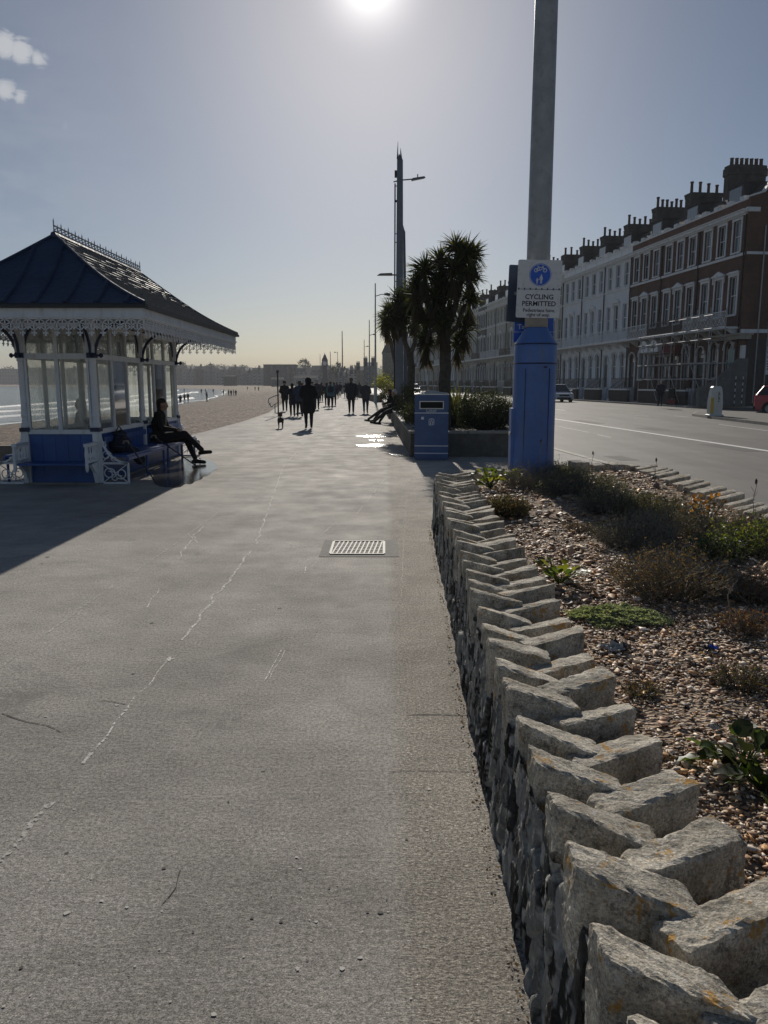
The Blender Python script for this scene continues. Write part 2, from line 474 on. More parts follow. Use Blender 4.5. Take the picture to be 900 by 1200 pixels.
# ---- road
def asphalt():
    m, nt, b = newmat('asphalt')
    vec = coords(nt, 'Object'); vl = coords(nt, 'Object', (1, .12, 1))
    c = ramp(nt, noise_n(nt, vec, .8, 6, .6), [(.3, (.085,.08,.073)), (.7, (.128,.121,.11))])
    c = mix(nt, 1.0, c, ramp(nt, noise_n(nt, vl, .9, 7, .65), [(.35, .68), (.65, 1.28)]), 'MULTIPLY')
    c = mix(nt, 1.0, c, ramp(nt, noise_n(nt, vec, 120, 3, .8), [(.3, .6), (.7, 1.45)]), 'MULTIPLY')
    nt.links.new(c, b.inputs['Base Color']); b.inputs['Roughness'].default_value = .72
    bump(nt, noise_n(nt, vec, 90, 4, .7), .6, .008, b)
    return m
ASPH = asphalt()
strip('road', -30, 520, 3, lambda y: poly_interp(KERB, y)-.05, lambda y: 120.0 if y < 250 else poly_interp(FARKERB, y)+1.0, -.12, ASPH, 1)
# near kerb
def kerb(name, fx, y0, y1, w, z0, z1, mat, step=.92):
    mb = MB(); y = y0
    while y < y1:
        st = step if y < 60 else step*8
        y2 = min(y+st-.012, y1)
        xa, xb = fx(y), fx(y2); dz = random.uniform(-.004, .004)
        mb.hexa([(xa-w/2,y,z0),(xa+w/2,y,z0),(xb+w/2,y2,z0),(xb-w/2,y2,z0)], [(xa-w/2,y,z1+dz),(xa+w/2-.015,y,z1+dz),(xb+w/2-.015,y2,z1+dz),(xb-w/2,y2,z1+dz)])
        y += st
    return tag(mb.build(name, mat), kind='structure')
KERBM = pm('kerb_stone', (.40,.375,.32), .18, 3, .75, bmp=.35, bscale=50, bdist=.006, dirt=(.22,.2,.17))
kerb('kerb', lambda y: poly_interp(KERB, y)-.08, -10, 400, .16, -.4, .012, KERBM)
# far pavement as one slab and its kerb
PAVM = pm('paving', (.50,.475,.43), .2, .5, .8, bmp=.3, bscale=30, bdist=.01, dirt=(.2,.19,.17))
strip('pavement', 56.5, 400, 3, lambda y: poly_interp(FARKERB, y)+.16, lambda y: poly_interp(FARKERB, y)+46, 0.0, PAVM)
kerb('kerb', lambda y: poly_interp(FARKERB, y)+.07, 56.5, 400, .16, -.4, .014, KERBM)
# side-street pavement in front of the gable: kerbed strip
mb = MB(); a = Vector((21.35,56.5,0))
mb.hexa([(21.3,54.8,-.4),(60,50.3,-.4),(60,56.4,-.4),(21.3,56.4,-.4)], [(21.3,54.8,0),(60,50.3,0),(60,56.4,0),(21.3,56.4,0)])
tag(mb.build('pavement', PAVM), kind='structure')
# inner strip of small paving along the near kerb
strip('pavement_strip', 11.2, 60, 1.5, lambda y: poly_interp(KERB, y)-1.05, lambda y: poly_interp(KERB, y)-.17, .006, pm('small_paving', (.30,.29,.265), .25, 2, .8, bmp=.6, bscale=12, bdist=.02, dirt=(.15,.145,.13)))

# ---- road markings
ROADW = pm('road_marking_paint', (.80,.79,.75), .06, 5, .6, dirt=(.45,.44,.42), bmp=.3)
def mark(pts, w, name='road_marking', z=-.115, mat=None):
    mb = MB(); vs = []; fs = []
    for i, p in enumerate(pts):
        q = Vector(pts[min(i+1, len(pts)-1)]) - Vector(pts[max(i-1, 0)]); q.normalize()
        n = Vector((-q.y, q.x, 0))*w/2
        vs += [(p[0]-n.x, p[1]-n.y, z), (p[0]+n.x, p[1]+n.y, z)]
    for i in range(len(pts)-1): fs.append((2*i, 2*i+1, 2*i+3, 2*i+2))
    mb.add(vs, fs); return tag(mb.build(name, mat or ROADW), kind='structure')
cx = lambda y: 11.55 - .0855*y
mark([(cx(y), y) for y in np.arange(8, 44, 2.0)], .21)
for y in np.arange(48, 230, 9.0): mark([(cx(y), y), (cx(y+5), y+5)], .13)
for a, c_ in (((655,500), (690,507)), ((700,509.5), (716,513))):
    p, q = P(*a, -.12), P(*c_, -.12); mark([(p.x,p.y), (q.x,q.y)], .06)
p = [P(x, y, -.12) for x, y in ((640,479), (663,481))]; mark([(q.x,q.y) for q in p], .2)
for a, c_ in (((790,487.4), (806,489.0)), ((842,497.5),(900,505.0)), ((716,485),(760,488))):
    p, q = P(*a, -.12), P(*c_, -.12); mark([(p.x,p.y), (q.x,q.y)], .10)

# utility patches and a gully cover in the carriageway
for k_, (a_, b_) in enumerate((((668,492),(712,497)), ((742,500),(790,506)), ((700,530),(760,545)), ((838,520),(880,530)))):
    q0, q1 = P(*a_, -.12), P(*b_, -.12); w_ = .45+.2*(k_ % 2); dd = Vector((-.0855,1,0)).normalized(); L_ = (3.2, 1.6, 1.1, 2.4)[k_]
    c_ = (q0+q1)/2; n_ = Vector((dd.y,-dd.x,0)); pts_ = [c_+dd*L_/2+n_*w_/2, c_+dd*L_/2-n_*w_/2, c_-dd*L_/2-n_*w_/2, c_-dd*L_/2+n_*w_/2]
    mb = MB(); mb.add([(p_.x,p_.y,-.1165) for p_ in pts_], [(0,1,2,3)])
    tag(mb.build('asphalt_patch', pm('road_patch', (.062,.059,.055), .2, 3, .8, bmp=.5, bscale=70)), kind='structure')
# ---- lines, cracks and patches of the promenade, as thin sheets laid on it
def ribbon(name, pix, w, mat, z=.0025, wob=.02, sub=14, breaks=0.0, seed=0):
    rnd = random.Random(seed); pts = [P(x, y, 0) for x, y in pix]; mb = MB(); fine = []
    for a, c_ in zip(pts, pts[1:]):
        n = max(2, int((c_-a).length*sub))
        for i in range(n): fine.append(a.lerp(c_, i/n))
    fine.append(pts[-1]); vs = []
    for i, p in enumerate(fine):
        q = (fine[min(i+1, len(fine)-1)]-fine[max(i-1, 0)]).normalized(); n = Vector((-q.y, q.x, 0))
        o = noise.noise(Vector((i*.35, seed, 0)))*wob; ww = w*(.35+1.0*abs(noise.noise(Vector((i*.6, seed+5, 0))))+.2)
        vs.append((p+n*(o-ww/2), p+n*(o+ww/2)))
    for i in range(len(vs)-1):
        if breaks and noise.noise(Vector((i*.13, seed+9, 0))) > .5-breaks: continue
        a0, a1 = vs[i]; b0, b1 = vs[i+1]
        mb.quad((a0.x,a0.y,z), (a1.x,a1.y,z), (b1.x,b1.y,z), (b0.x,b0.y,z))
    return tag(mb.build(name, mat), kind='structure')
def ragged(name, col, sc_, lo, hi):
    m = pm(name, col, .2, 9, .85); nt = m.node_tree; b = nt.nodes['Principled BSDF']
    nt.links.new(ramp(nt, noise_n(nt, coords(nt, 'Object'), sc_, 5, .75), [(lo, 0), (hi, 1)]), b.inputs['Alpha']); return m
MORTAR = ragged('joint_mortar', (.80,.77,.70), 55, .45, .52); FAINT = ragged('faded_line', (.60,.575,.52), 40, .44, .54)
CRACK = ragged('crack', (.05,.047,.042), 40, .36, .46)
ribbon('joint_line', [(332,547), (300,638), (272,675), (240,715), (196,775)], .026, MORTAR, wob=.05, breaks=.24, seed=1)
ribbon('joint_line', [(196,775), (148,832), (112,876)], .012, MORTAR, wob=.03, breaks=.4, seed=2)
ribbon('joint_line', [(112,876), (60,940), (0,1010)], .03, FAINT, wob=.03, breaks=.25, seed=3)
ribbon('joint_line', [(0,783), (110,702), (196,644), (262,596), (300,569)], .018, FAINT, wob=.02, breaks=.15, seed=4)
ribbon('joint_line', [(332,547), (352,524), (372,505)], .03, MORTAR, wob=.03, breaks=.3, seed=5)
ribbon('joint_line', [(375,628), (394,612)], .014, MORTAR, wob=.02, breaks=.3, seed=6)
ribbon('joint_line', [(357,672), (361,655)], .014, MORTAR, wob=.02, breaks=.3, seed=7)
ribbon('joint_line', [(310,798), (331,760)], .010, MORTAR, wob=.01, breaks=.3, seed=8)
ribbon('joint_line', [(316,796), (334,762)], .008, MORTAR, wob=.01, breaks=.4, seed=18)
ribbon('joint_line', [(410,612), (440,575), (452,560)], .014, MORTAR, wob=.02, breaks=.45, seed=9)
ribbon('joint_line', [(220,625), (232,637)], .02, MORTAR, wob=.03, breaks=.2, seed=10)
ribbon('crack', [(2,836), (30,846), (55,850), (72,858)], .008, CRACK, wob=.02, seed=11)
ribbon('crack', [(118,821), (146,826)], .006, CRACK, wob=.02, seed=12)
ribbon('crack', [(478,838), (552,838)], .008, CRACK, wob=.012, seed=13)
ribbon('crack', [(255,540), (278,540.5)], .03, CRACK, wob=.01, seed=14)

# pale chips, gum and scuffs scattered on the concrete
rc_ = random.Random(77); mb = MB()
for i in range(150):
    px_ = rc_.uniform(0, 520); py_ = rc_.uniform(565, 1190); q = P(px_, py_)
    if q.x > poly_interp([(0,.36),(3,.38),(7,.44),(9,.5)], q.y)-.03: continue
    s_ = rc_.choice((.003,.004,.004,.005,.007,.010))*rc_.uniform(.6,1.3)*max(.8, q.y/4); n_ = 7; a0 = rc_.uniform(0, 6)
    mb.add([(q.x+s_*rc_.uniform(.5,1.2)*math.cos(a0+2*PI*k/n_)*1.3, q.y+s_*rc_.uniform(.5,1.2)*math.sin(a0+2*PI*k/n_), .0024) for k in range(n_)], [tuple(range(n_))], 0 if rc_.random() < .6 else 1)
tag(mb.build('surface_marks', [pm('pale_chip', (.6,.58,.53), .1, 20, .8), pm('dark_gum', (.07,.065,.06), .1, 20, .8)], recalc=False), kind='structure')
ribbon('joint_line', [(208,655), (228,628), (238,616)], .018, MORTAR, wob=.05, breaks=.1, seed=31)
ribbon('joint_line', [(186,690), (172,712)], .012, MORTAR, wob=.03, breaks=.1, seed=32)
ribbon('joint_line', [(436,580), (446,572)], .014, MORTAR, wob=.02, breaks=.0, seed=33)
ribbon('joint_line', [(470,700), (474,620), (478,570)], .010, FAINT, wob=.015, breaks=.35, seed=34)
ribbon('crack', [(455,905), (560,903)], .006, CRACK, wob=.02, seed=35)
ribbon('crack', [(190,1060), (205,1040), (212,1020)], .004, CRACK, wob=.03, seed=36)
# drain cover
g0, g1 = P(389,636), P(450,650)
gx0, gx1, gy0, gy1 = P(389,643).x, P(450,643).x, P(420,650).y, P(420,635).y
mb = MB()
mb.box(gx0-.10, gx1+.14, gy0-.10, gy1+.08, -.05, .0035)
tag(mb.build('asphalt_patch', pm('patch_asphalt', (.16,.152,.14), .25, 12, .85, bmp=.7, bscale=120, bdist=.006)), kind='structure')
dr = empty('drain_cover', ((gx0+gx1)/2, (gy0+gy1)/2, 0), 0, 'worn metal drain grating set in the promenade concrete', 'drain cover')
mb = MB(); w, d = (gx1-gx0)/2, (gy1-gy0)/2
for s in (-1, 1):
    mb.box(-w, w, s*d-.012, s*d+.012, -.03, .012); mb.box(s*w-.012, s*w+.012, -d+.013, d-.013, -.03, .011)
mb.build('frame', pm('worn_iron', (.30,.29,.265), .5, 60, .65, metal=.1, dirt=(.05,.045,.04), bmp=.4, bscale=90), dr)
mb = MB()
n = 11
for i in range(n):
    x = -w+.04+(2*w-.08)*i/(n-1)
    mb.bar((x-.022,-d+.014,.002), (x+.022,d-.014,.002), .015, .014)
for yy in (-d*.45, 0, d*.45): mb.box(-w+.013, w-.013, yy-.006, yy+.006, -.02, .009)
mb.build('grating', bpy.data.materials['worn_iron'], dr)
mb = MB(); mb.box(-w+.013, w-.013, -d+.013, d-.013, -.028, -.0005+.005)
mb.build('sump', M['rubber'], dr)

# puddles
def puddle(name, pix, z=.005, label=None, seed=0):
    mn = 'puddle_water' if seed == 1 else 'rippled_puddle'; m = bpy.data.materials.get(mn)
    if not m:
        m, nt, b = newmat(mn); b.inputs['Base Color'].default_value = (.10,.095,.085,1); b.inputs['Roughness'].default_value = .06 if seed == 1 else .16
        b.inputs['Specular IOR Level'].default_value = 1.0
        bump(nt, noise_n(nt, coords(nt, 'Object'), 14, 4, .6), .10 if seed == 1 else .8, .02, b)
    pts = [P(x, y, 0) for x, y in pix]; c = sum(pts, Vector())/len(pts)
    rim = []
    n = len(pts)
    for i in range(n):
        a, b2 = pts[i], pts[(i+1) % n]
        for k in range(8):
            p = a.lerp(b2, k/8); p = p + (p-c)*(.12*noise.noise(Vector((p.x*7, p.y*4, seed))))
            rim.append((p.x, p.y, z))
    mb = MB(); mb.add([(c.x,c.y,z)]+rim, [(0, i+1, (i+1) % len(rim)+1) for i in range(len(rim))])
    return tag(mb.build(name, m), kind='structure')
puddle('puddle', [(186,571), (206,572), (228,565), (246,556), (255,548), (250,541), (236,537), (222,536), (205,541), (188,545), (176,556)], seed=1)
puddle('puddle', [(414,511), (440,509.3), (464,510.5), (448,512.6), (428,513)], seed=2)
puddle('puddle', [(416,521.5), (440,519.8), (452,521), (446,523.6), (424,524)], seed=3)
puddle('puddle', [(455,532), (470,532), (478,533.5), (464,534.6)], seed=4)
puddle('puddle', [(432,515), (440,515), (439,517), (433,517)], seed=5)
puddle('puddle', [(442,515), (450,515.4), (448,517.2), (443,517)], seed=6)
# ================================================================== GARDEN BED AND WALLS
WT = [(0.4,.400), (1.37,.408), (3.23,.429), (4.15,.456), (5.19,.49), (7,.516), (8.6,.575), (9.3,.68)]
def stone_mat():
    m, nt, b = newmat('coping_stone')
    vec = coords(nt, 'Object')
    oi = nd(nt, 'ShaderNodeObjectInfo')
    add = nd(nt, 'ShaderNodeVectorMath', operation='ADD'); nt.links.new(vec, add.inputs[0])
    sc = nd(nt, 'ShaderNodeVectorMath', operation='SCALE'); nt.links.new(oi.outputs['Random'], sc.inputs['Scale']); sc.inputs[0].default_value = (17, 9, 5)
    nt.links.new(sc.outputs[0], add.inputs[1]); v = add.outputs[0]
    c = ramp(nt, noise_n(nt, v, 7, 8, .7), [(.28, (.30,.265,.205)), (.5, (.50,.455,.375)), (.72, (.68,.63,.52))])
    c = mix(nt, 1.0, c, ramp(nt, noise_n(nt, v, 130, 4, .8), [(.34, .45), (.66, 1.5)]), 'MULTIPLY')
    dk = ramp(nt, noise_n(nt, v, 18, 10, .9), [(.53, 0), (.57, .85)])
    c = mix(nt, dk, c, (.13,.12,.10))
    c = mix(nt, 1.0, c, ramp(nt, noise_n(nt, v, 11, 4, .6), [(.35, .72), (.65, 1.3)]), 'MULTIPLY')
    wl = ramp(nt, noise_n(nt, v, 30, 8, .8, .5), [(.57, 0), (.61, .75)])
    c = mix(nt, wl, c, (.58,.57,.53))
    a2 = nd(nt, 'ShaderNodeVectorMath', operation='ADD'); nt.links.new(v, a2.inputs[0]); a2.inputs[1].default_value = (3,7,1)
    ol = ramp(nt, noise_n(nt, a2.outputs[0], 12, 8, .78, .5), [(.575, 0), (.62, .92)])
    c = mix(nt, ol, c, (.46,.25,.05))
    nt.links.new(c, b.inputs['Base Color']); b.inputs['Roughness'].default_value = .88; b.inputs['Specular IOR Level'].default_value = .25
    n0 = bump(nt, noise_n(nt, v, 22, 6, .7), .7, .02, None)
    bump(nt, noise_n(nt, v, 110, 4, .75), .6, .006, b, n0)
    return m
STONE = stone_mat()

def stone(name, corners, z0, z1, parent, seed, n=7, tilt=(0,0,0,0), amp=.007):
    """rough slab over a 4-corner plan outline, displaced and with worn edges"""
    verts = {}; vs = []; fs = []
    c = [Vector((p[0], p[1], 0)) for p in corners]
    L = (c[1]-c[0]).length; W = (c[3]-c[0]).length
    nu, nv, nw = n, max(3, int(n*W/L)+1), max(3, int(n*(z1-z0)/L)+1)
    def pt(i, j, k):
        key = (i, j, k)
        if key in verts: return verts[key]
        u, v, w = i/nu, j/nv, k/nw
        # worn edges: pull parameters in a little near the edges where two are extreme
        def ease(t): return t
        p = (c[0]*(1-u)+c[1]*u)*(1-v)+(c[3]*(1-u)+c[2]*u)*v
        top = z1 + (tilt[0]*(1-u)+tilt[1]*u)*(1-v)+(tilt[3]*(1-u)+tilt[2]*u)*v
        p = Vector((p.x, p.y, z0+(top-z0)*w))
        e = sum(1 for t in (u, v, w) if t < 1e-6 or t > 1-1e-6)
        ctr = (c[0]+c[1]+c[2]+c[3])/4; ctr.z = (z0+z1)/2
        if e >= 2: p += (ctr-p).normalized()*(.006 if e == 2 else .012)*(.4+random.Random(seed*31+i*7+j*3+k).random())
        q = p*9+Vector((seed*1.7, seed*.9, 0))
        d = noise.noise_vector(q*.8)*amp*.55 + noise.noise_vector(q*3.1)*amp*.5 + noise.noise_vector(q*8)*amp*.5
        p += d
        verts[key] = len(vs); vs.append(p); return verts[key]
    for i in range(nu):
        for j in range(nv):
            for k in (0, nw):
                f = (pt(i,j,k), pt(i+1,j,k), pt(i+1,j+1,k), pt(i,j+1,k)); fs.append(f if k else f[::-1])
    for i in range(nu):
        for k in range(nw):
            for j in (0, nv):
                fs.append((pt(i,j,k), pt(i+1,j,k), pt(i+1,j,k+1), pt(i,j,k+1)))
    for j in range(nv):
        for k in range(nw):
            for i in (0, nu):
                fs.append((pt(i,j,k), pt(i,j+1,k), pt(i,j+1,k+1), pt(i,j,k+1)))
    ctr = (c[0]+c[1]+c[2]+c[3])/4; ctr.z = (z0+z1)/2
    mb = MB(); mb.add(vs, fs)
    rl = Vector(parent.location) if parent else Vector()
    o = mb.build(name, STONE, parent, loc=ctr, smooth=False)
    o.location = ctr-rl
    return o

wall = empty('garden_wall', (.6, 5, 0), 0, 'low rubble stone wall with zigzag coping between promenade and flower bed', 'wall')
def rubble_face():
    ny, nz = 1150, 60
    y0, y1, ztop = .35, 9.25, .475
    # vertical rubble cells: precomputed irregular points
    vs, fs, cols = [], [], []
    rnd = random.Random(3)
    for i in range(ny+1):
        y = y0+(y1-y0)*(i/ny)
        if i > ny-30: pass
        xt = poly_interp(WT, y)
        for j in range(nz+1):
            t = j/nz; z = -.02+(ztop+.02)*t
            p = Vector((y*14.0+noise.noise(Vector((y*5,z*5,1)))*.5, z*6.0+noise.noise(Vector((y*5,z*5,8)))*.4, .5))
            ds, pts = noise.voronoi(p)
            edge = ds[1]-ds[0]
            cellv = noise.cell(pts[0]*13.7)
            hgt = min(edge*.10, .010)+cellv*.013
            fine = noise.fractal(Vector((y*26, z*16, 2)), .85, 2.1, 5)*.0060
            x = xt-.028*(1-t) - hgt + .012 + fine
            # end curves into the bed
            vs.append((x, y, z))
            tone = .15+.24*noise.cell(pts[0]*7.3+Vector((4,4,4)))
            if edge < .09: tone = .34 if noise.noise(Vector((y*6,z*6,5))) > -.1 else .07
            if noise.noise(Vector((y*30, z*14, 9))) > .34: tone = .5
            warm = .03*noise.cell(pts[0]*3.1)
            cols.append((tone*1.02+warm*.3, tone, tone*.93, 1))
    for i in range(ny):
        for j in range(nz):
            a = i*(nz+1)+j; fs.append((a, a+nz+1, a+nz+2, a+1))
    mb = MB(); mb.add(vs, fs)
    L = wall.location.copy()
    o = mb.build('rubble_face', attrmat('rubble_stone', 'tone', .9, .9, 75, .015, 34), wall, smooth=False, recalc=False)
    set_attr(o.data, 'tone', cols)
    o.location = -L
    # core behind the face and end face
    mb = MB(); ys = np.arange(y0, 9.3, .4)
    for a, b in zip(ys, ys[1:]):
        xa, xb = poly_interp(WT, a)+.045, poly_interp(WT, b)+.045
        mb.hexa([(xa,a,-.05),(xa+.33,a,-.05),(xb+.33,b,-.05),(xb,b,-.05)], [(xa,a,.40),(xa+.33,a,.40),(xb+.33,b,.40),(xb,b,.40)])
    mb.box(.62, 1.0, 9.14, 9.42, -.05, .44)
    o = mb.build('wall_core', pm('wall_mortar', (.17,.16,.145), .35, 6, .9, bmp=.8, bscale=25, bdist=.03, dirt=(.09,.085,.08)), wall)
    o.location = -L
rubble_face()
Y = .62; k = 0; NST = 0
while Y < 8.95:
    pitch = .243 + random.uniform(-.012, .012)
    xt = poly_interp(WT, Y) - .008
    j = lambda s: random.uniform(-s, s)
    n = 18 if Y < 2.6 else (11 if Y < 4.5 else 7)
    tn = .122+j(.014)
    T = (xt+j(.009), Y+j(.014))
    zl = .568+j(.014)
    stone('coping_stone', [T, (T[0]+.225+j(.022), T[1]-.116+j(.016)), (T[0]+.220+j(.014), T[1]-.116-tn+j(.012)), (T[0]+.002, T[1]-tn+j(.008))], .33, zl, wall, k*2+1, n, (.010+j(.008), -.024+j(.010), -.012+j(.010), .024+j(.008)))
    Rr = (xt+.125+j(.010), Y+.022+j(.010)); tn2 = .124+j(.014)
    stone('coping_stone', [Rr, (Rr[0]+.288+j(.028), Rr[1]+.108+j(.018)), (Rr[0]+.290+j(.02), Rr[1]+.108-tn2+j(.012)), (Rr[0]+.03, Rr[1]-tn2*.9)], .36, zl-.005+j(.006), wall, k*2+2, n, (-.026+j(.010), .004+j(.014), .022+j(.010), -.010+j(.012)))
    Y += pitch; k += 1
NST = k*2

# wall on the road side of the bed, with one row of slanting stones
wall2 = empty('roadside_wall', (3.4, 8, 0), 0, 'low stone wall with slanting slab coping between flower bed and road', 'wall')
mb = MB(); x2 = lambda y: 3.53-.055*(10.8-y)
ys = np.arange(4.4, 11.0, .5)
for a, b in zip(ys, ys[1:]):
    mb.hexa([(x2(a)-.02,a,-.05),(x2(a)+.3,a,-.05),(x2(b)+.3,b,-.05),(x2(b)-.02,b,-.05)], [(x2(a)-.02,a,.36),(x2(a)+.3,a,.36),(x2(b)+.3,b,.36),(x2(b)-.02,b,.36)])
o = mb.build('wall_core', bpy.data.materials['wall_mortar'], wall2); o.location = -wall2.location
y = 4.6; k = 0
while y < 10.75:
    j = lambda s: random.uniform(-s, s)
    X0 = x2(y)-.05+j(.01)
    stone('coping_stone', [(X0, y-.05), (X0+.37+j(.03), y+.16+j(.02)), (X0+.37, y+.06+j(.02)), (X0+.02, y-.16)], .33, .475+j(.02), wall2, 200+k, 5, (-.03,.01,.0,-.03))
    y += .235+j(.015); k += 1
# end wall of the bed
wall3 = empty('end_wall', (2.2, 10.3, 0), 0, 'rough low stone wall closing the far end of the flower bed', 'wall')
EW = [(.72,9.35), (1.15,9.72), (2.0,10.35), (2.8,10.75), (3.6,10.95)]
mb = MB()
for a, b in zip(EW, EW[1:]):
    mb.hexa([(a[0],a[1],-.05),(a[0]+.08,a[1]-.25,-.05),(b[0]+.08,b[1]-.25,-.05),(b[0],b[1],-.05)], [(a[0],a[1],.36),(a[0]+.08,a[1]-.25,.36),(b[0]+.08,b[1]-.25,.36),(b[0],b[1],.36)])
o = mb.build('wall_core', bpy.data.materials['wall_mortar'], wall3); o.location = -wall3.location
k = 0
for a, b in zip(EW, EW[1:]):
    L = math.hypot(b[0]-a[0], b[1]-a[1]); n = max(1, int(L/.27))
    for i in range(n):
        t = (i+.5)/n; x, y = a[0]+(b[0]-a[0])*t, a[1]+(b[1]-a[1])*t
        if 1.6 < x < 2.35: continue
        s = .09+random.uniform(-.02, .02)
        stone('coping_stone', [(x-s,y+.03), (x+s,y+.1), (x+s+.05,y-.22), (x-s+.04,y-.28)], .32, .50+random.uniform(-.04,.05), wall3, 300+k, 5, (random.uniform(-.03,.03),)*4, .012); k += 1

# soil sheet of the bed
def bed_h(x, y):
    return .395 + .03*noise.noise(Vector((x*1.1, y*1.1, 0))) + .012*noise.noise(Vector((x*5, y*5, 3)))
def in_bed(x, y):
    if y < .2 or x < poly_interp(WT, y)+.30: return False
    if y > 4 and x > x2(y)+.02: return False
    if x > 3.9: return False
    lim = 10.9
    for a, b in zip(EW, EW[1:]):
        if a[0] <= x <= b[0]: lim = a[1]+(b[1]-a[1])*(x-a[0])/(b[0]-a[0])-.1
    if x < .72: lim = 9.2
    return y < lim
def make_bed():
    mb = MB(); xs = np.arange(.7, 4.0, .09); ys = np.arange(.2, 11.0, .09)
    def q(x, y):
        lo = poly_interp(WT, y)+.28; hi = x2(y)+.05
        return lo+(hi-lo)*x
    U = np.linspace(0, 1, 40)
    def lim(x):
        r = 9.15
        for a, b in zip(EW, EW[1:]):
            if a[0] <= x <= b[0]: r = a[1]+(b[1]-a[1])*(x-a[0])/(b[0]-a[0])-.06
        return r if x <= 3.6 else 10.9
    for yi in ys:
        for u in U:
            x = q(u, min(yi, 10.8)); y = min(yi, lim(x)); mb.v.append((x, y, bed_h(x, y)))
    n = len(U)
    for j in range(len(ys)-1):
        for i in range(n-1):
            a = j*n+i; mb.f.append((a, a+1, a+n+1, a+n)); mb.m.append(0)
    m, nt, b = newmat('bed_soil')
    vec = coords(nt, 'Object'); vo = nd(nt, 'ShaderNodeTexVoronoi'); vo.inputs['Scale'].default_value = 55; nt.links.new(vec, vo.inputs['Vector'])
    sp = nd(nt, 'ShaderNodeSeparateColor'); nt.links.new(vo.outputs['Color'], sp.inputs[0])
    c = ramp(nt, sp.outputs[0], [(0, (.14,.10,.065)), (.5, (.34,.24,.155)), (1, (.58,.45,.34))])
    c = mix(nt, ramp(nt, noise_n(nt, vec, 3, 6, .7), [(.45, 0), (.62, .75)]), c, (.12,.085,.058))
    nt.links.new(c, b.inputs['Base Color']); b.inputs['Roughness'].default_value = .9
    bump(nt, vo.outputs['Distance'], 1.0, .02, b)
    tag(mb.build('soil', m, smooth=True), kind='structure')
make_bed()

def pebbles():
    """loose flint gravel over the bed, one countless mass"""
    rng = np.random.default_rng(5)
    cand = []
    for (ya, yb, dens, s) in ((1.2, 2.6, 5200, .0060), (2.6, 4.2, 3400, .0070), (4.2, 6.5, 1000, .0105), (6.5, 10.5, 400, .014)):
        n = int((yb-ya)*3.0*dens)
        x = rng.uniform(.72, 3.75, n); y = rng.uniform(ya, yb, n)
        for a, b in zip(x, y):
            if not in_bed(a, b): continue
            if a > (b*CT+.2)*.54+.25: continue      # far beyond the camera's view
            if noise.noise(Vector((a*1.3, b*1.3, 7)))+.35*noise.noise(Vector((a*4, b*4, 1))) < -.15 and rng.random() < .6: continue
            cand.append((a, b, s*min(2.4, rng.lognormal(-.08, .42))))
    n = len(cand); C = np.array(cand)
    Hh = np.array([bed_h(a, b) for a, b, _ in cand])
    # base shape: chamfered lump with 8 verts
    base = np.array([(-1,-.7,-.5),(1,-.8,-.5),(1.1,.8,-.5),(-.9,.9,-.5),(-.7,-.5,.6),(.75,-.6,.5),(.7,.6,.65),(-.6,.7,.5)])
    fc = np.array([(0,3,2,1),(4,5,6,7),(0,1,5,4),(1,2,6,5),(2,3,7,6),(3,0,4,7)])
    B = base[None]+rng.normal(0, .3, (n, 8, 3))
    B[:, :, 2] *= .42
    B *= C[:, 2][:, None, None]
    ang = rng.uniform(0, 2*PI, n); tl = rng.normal(0, .45, n)
    ca, sa = np.cos(ang)[:, None], np.sin(ang)[:, None]; ct, st = np.cos(tl)[:, None], np.sin(tl)[:, None]
    x, y, z = B[..., 0], B[..., 1], B[..., 2]
    y2, z2 = y*ct-z*st, y*st+z*ct
    V = np.stack([x*ca-y2*sa+C[:, 0][:, None], x*sa+y2*ca+C[:, 1][:, None], z2+Hh[:, None]+C[:, 2][:, None]*rng.uniform(.2, .9, (n, 1))], -1).reshape(-1, 3)
    Fc = (fc[None]+(np.arange(n)*8)[:, None, None]).reshape(-1, 4)
    me = bpy.data.meshes.new('gravel')
    me.vertices.add(len(V)); me.vertices.foreach_set('co', V.astype(np.float32).ravel())
    me.loops.add(len(Fc)*4); me.loops.foreach_set('vertex_index', Fc.ravel().astype(np.int32))
    me.polygons.add(len(Fc)); me.polygons.foreach_set('loop_start', (np.arange(len(Fc))*4).astype(np.int32)); me.polygons.foreach_set('loop_total', np.full(len(Fc), 4, dtype=np.int32))
    me.update(calc_edges=True)
    pal = np.array([(.36,.24,.14),(.26,.155,.085),(.44,.35,.25),(.14,.10,.07),(.25,.21,.17),(.58,.50,.41),(.20,.12,.07),(.40,.23,.10),(.09,.07,.055),(.30,.19,.12)])*1.8
    cc = pal[rng.integers(0, len(pal), n)]*rng.uniform(.7, 1.25, (n, 1))
    cols = np.repeat(np.concatenate([cc, np.ones((n, 1))], 1), 8, axis=0)
    set_attr(me, 'tone', cols)
    me.materials.append(attrmat('flint_gravel', 'tone', .6, .3, 200, .002, 150))
    tag(link('gravel', me), 'loose tan and brown flint gravel covering the flower bed', 'gravel', kind='stuff')
    print('pebbles', n)
pebbles()
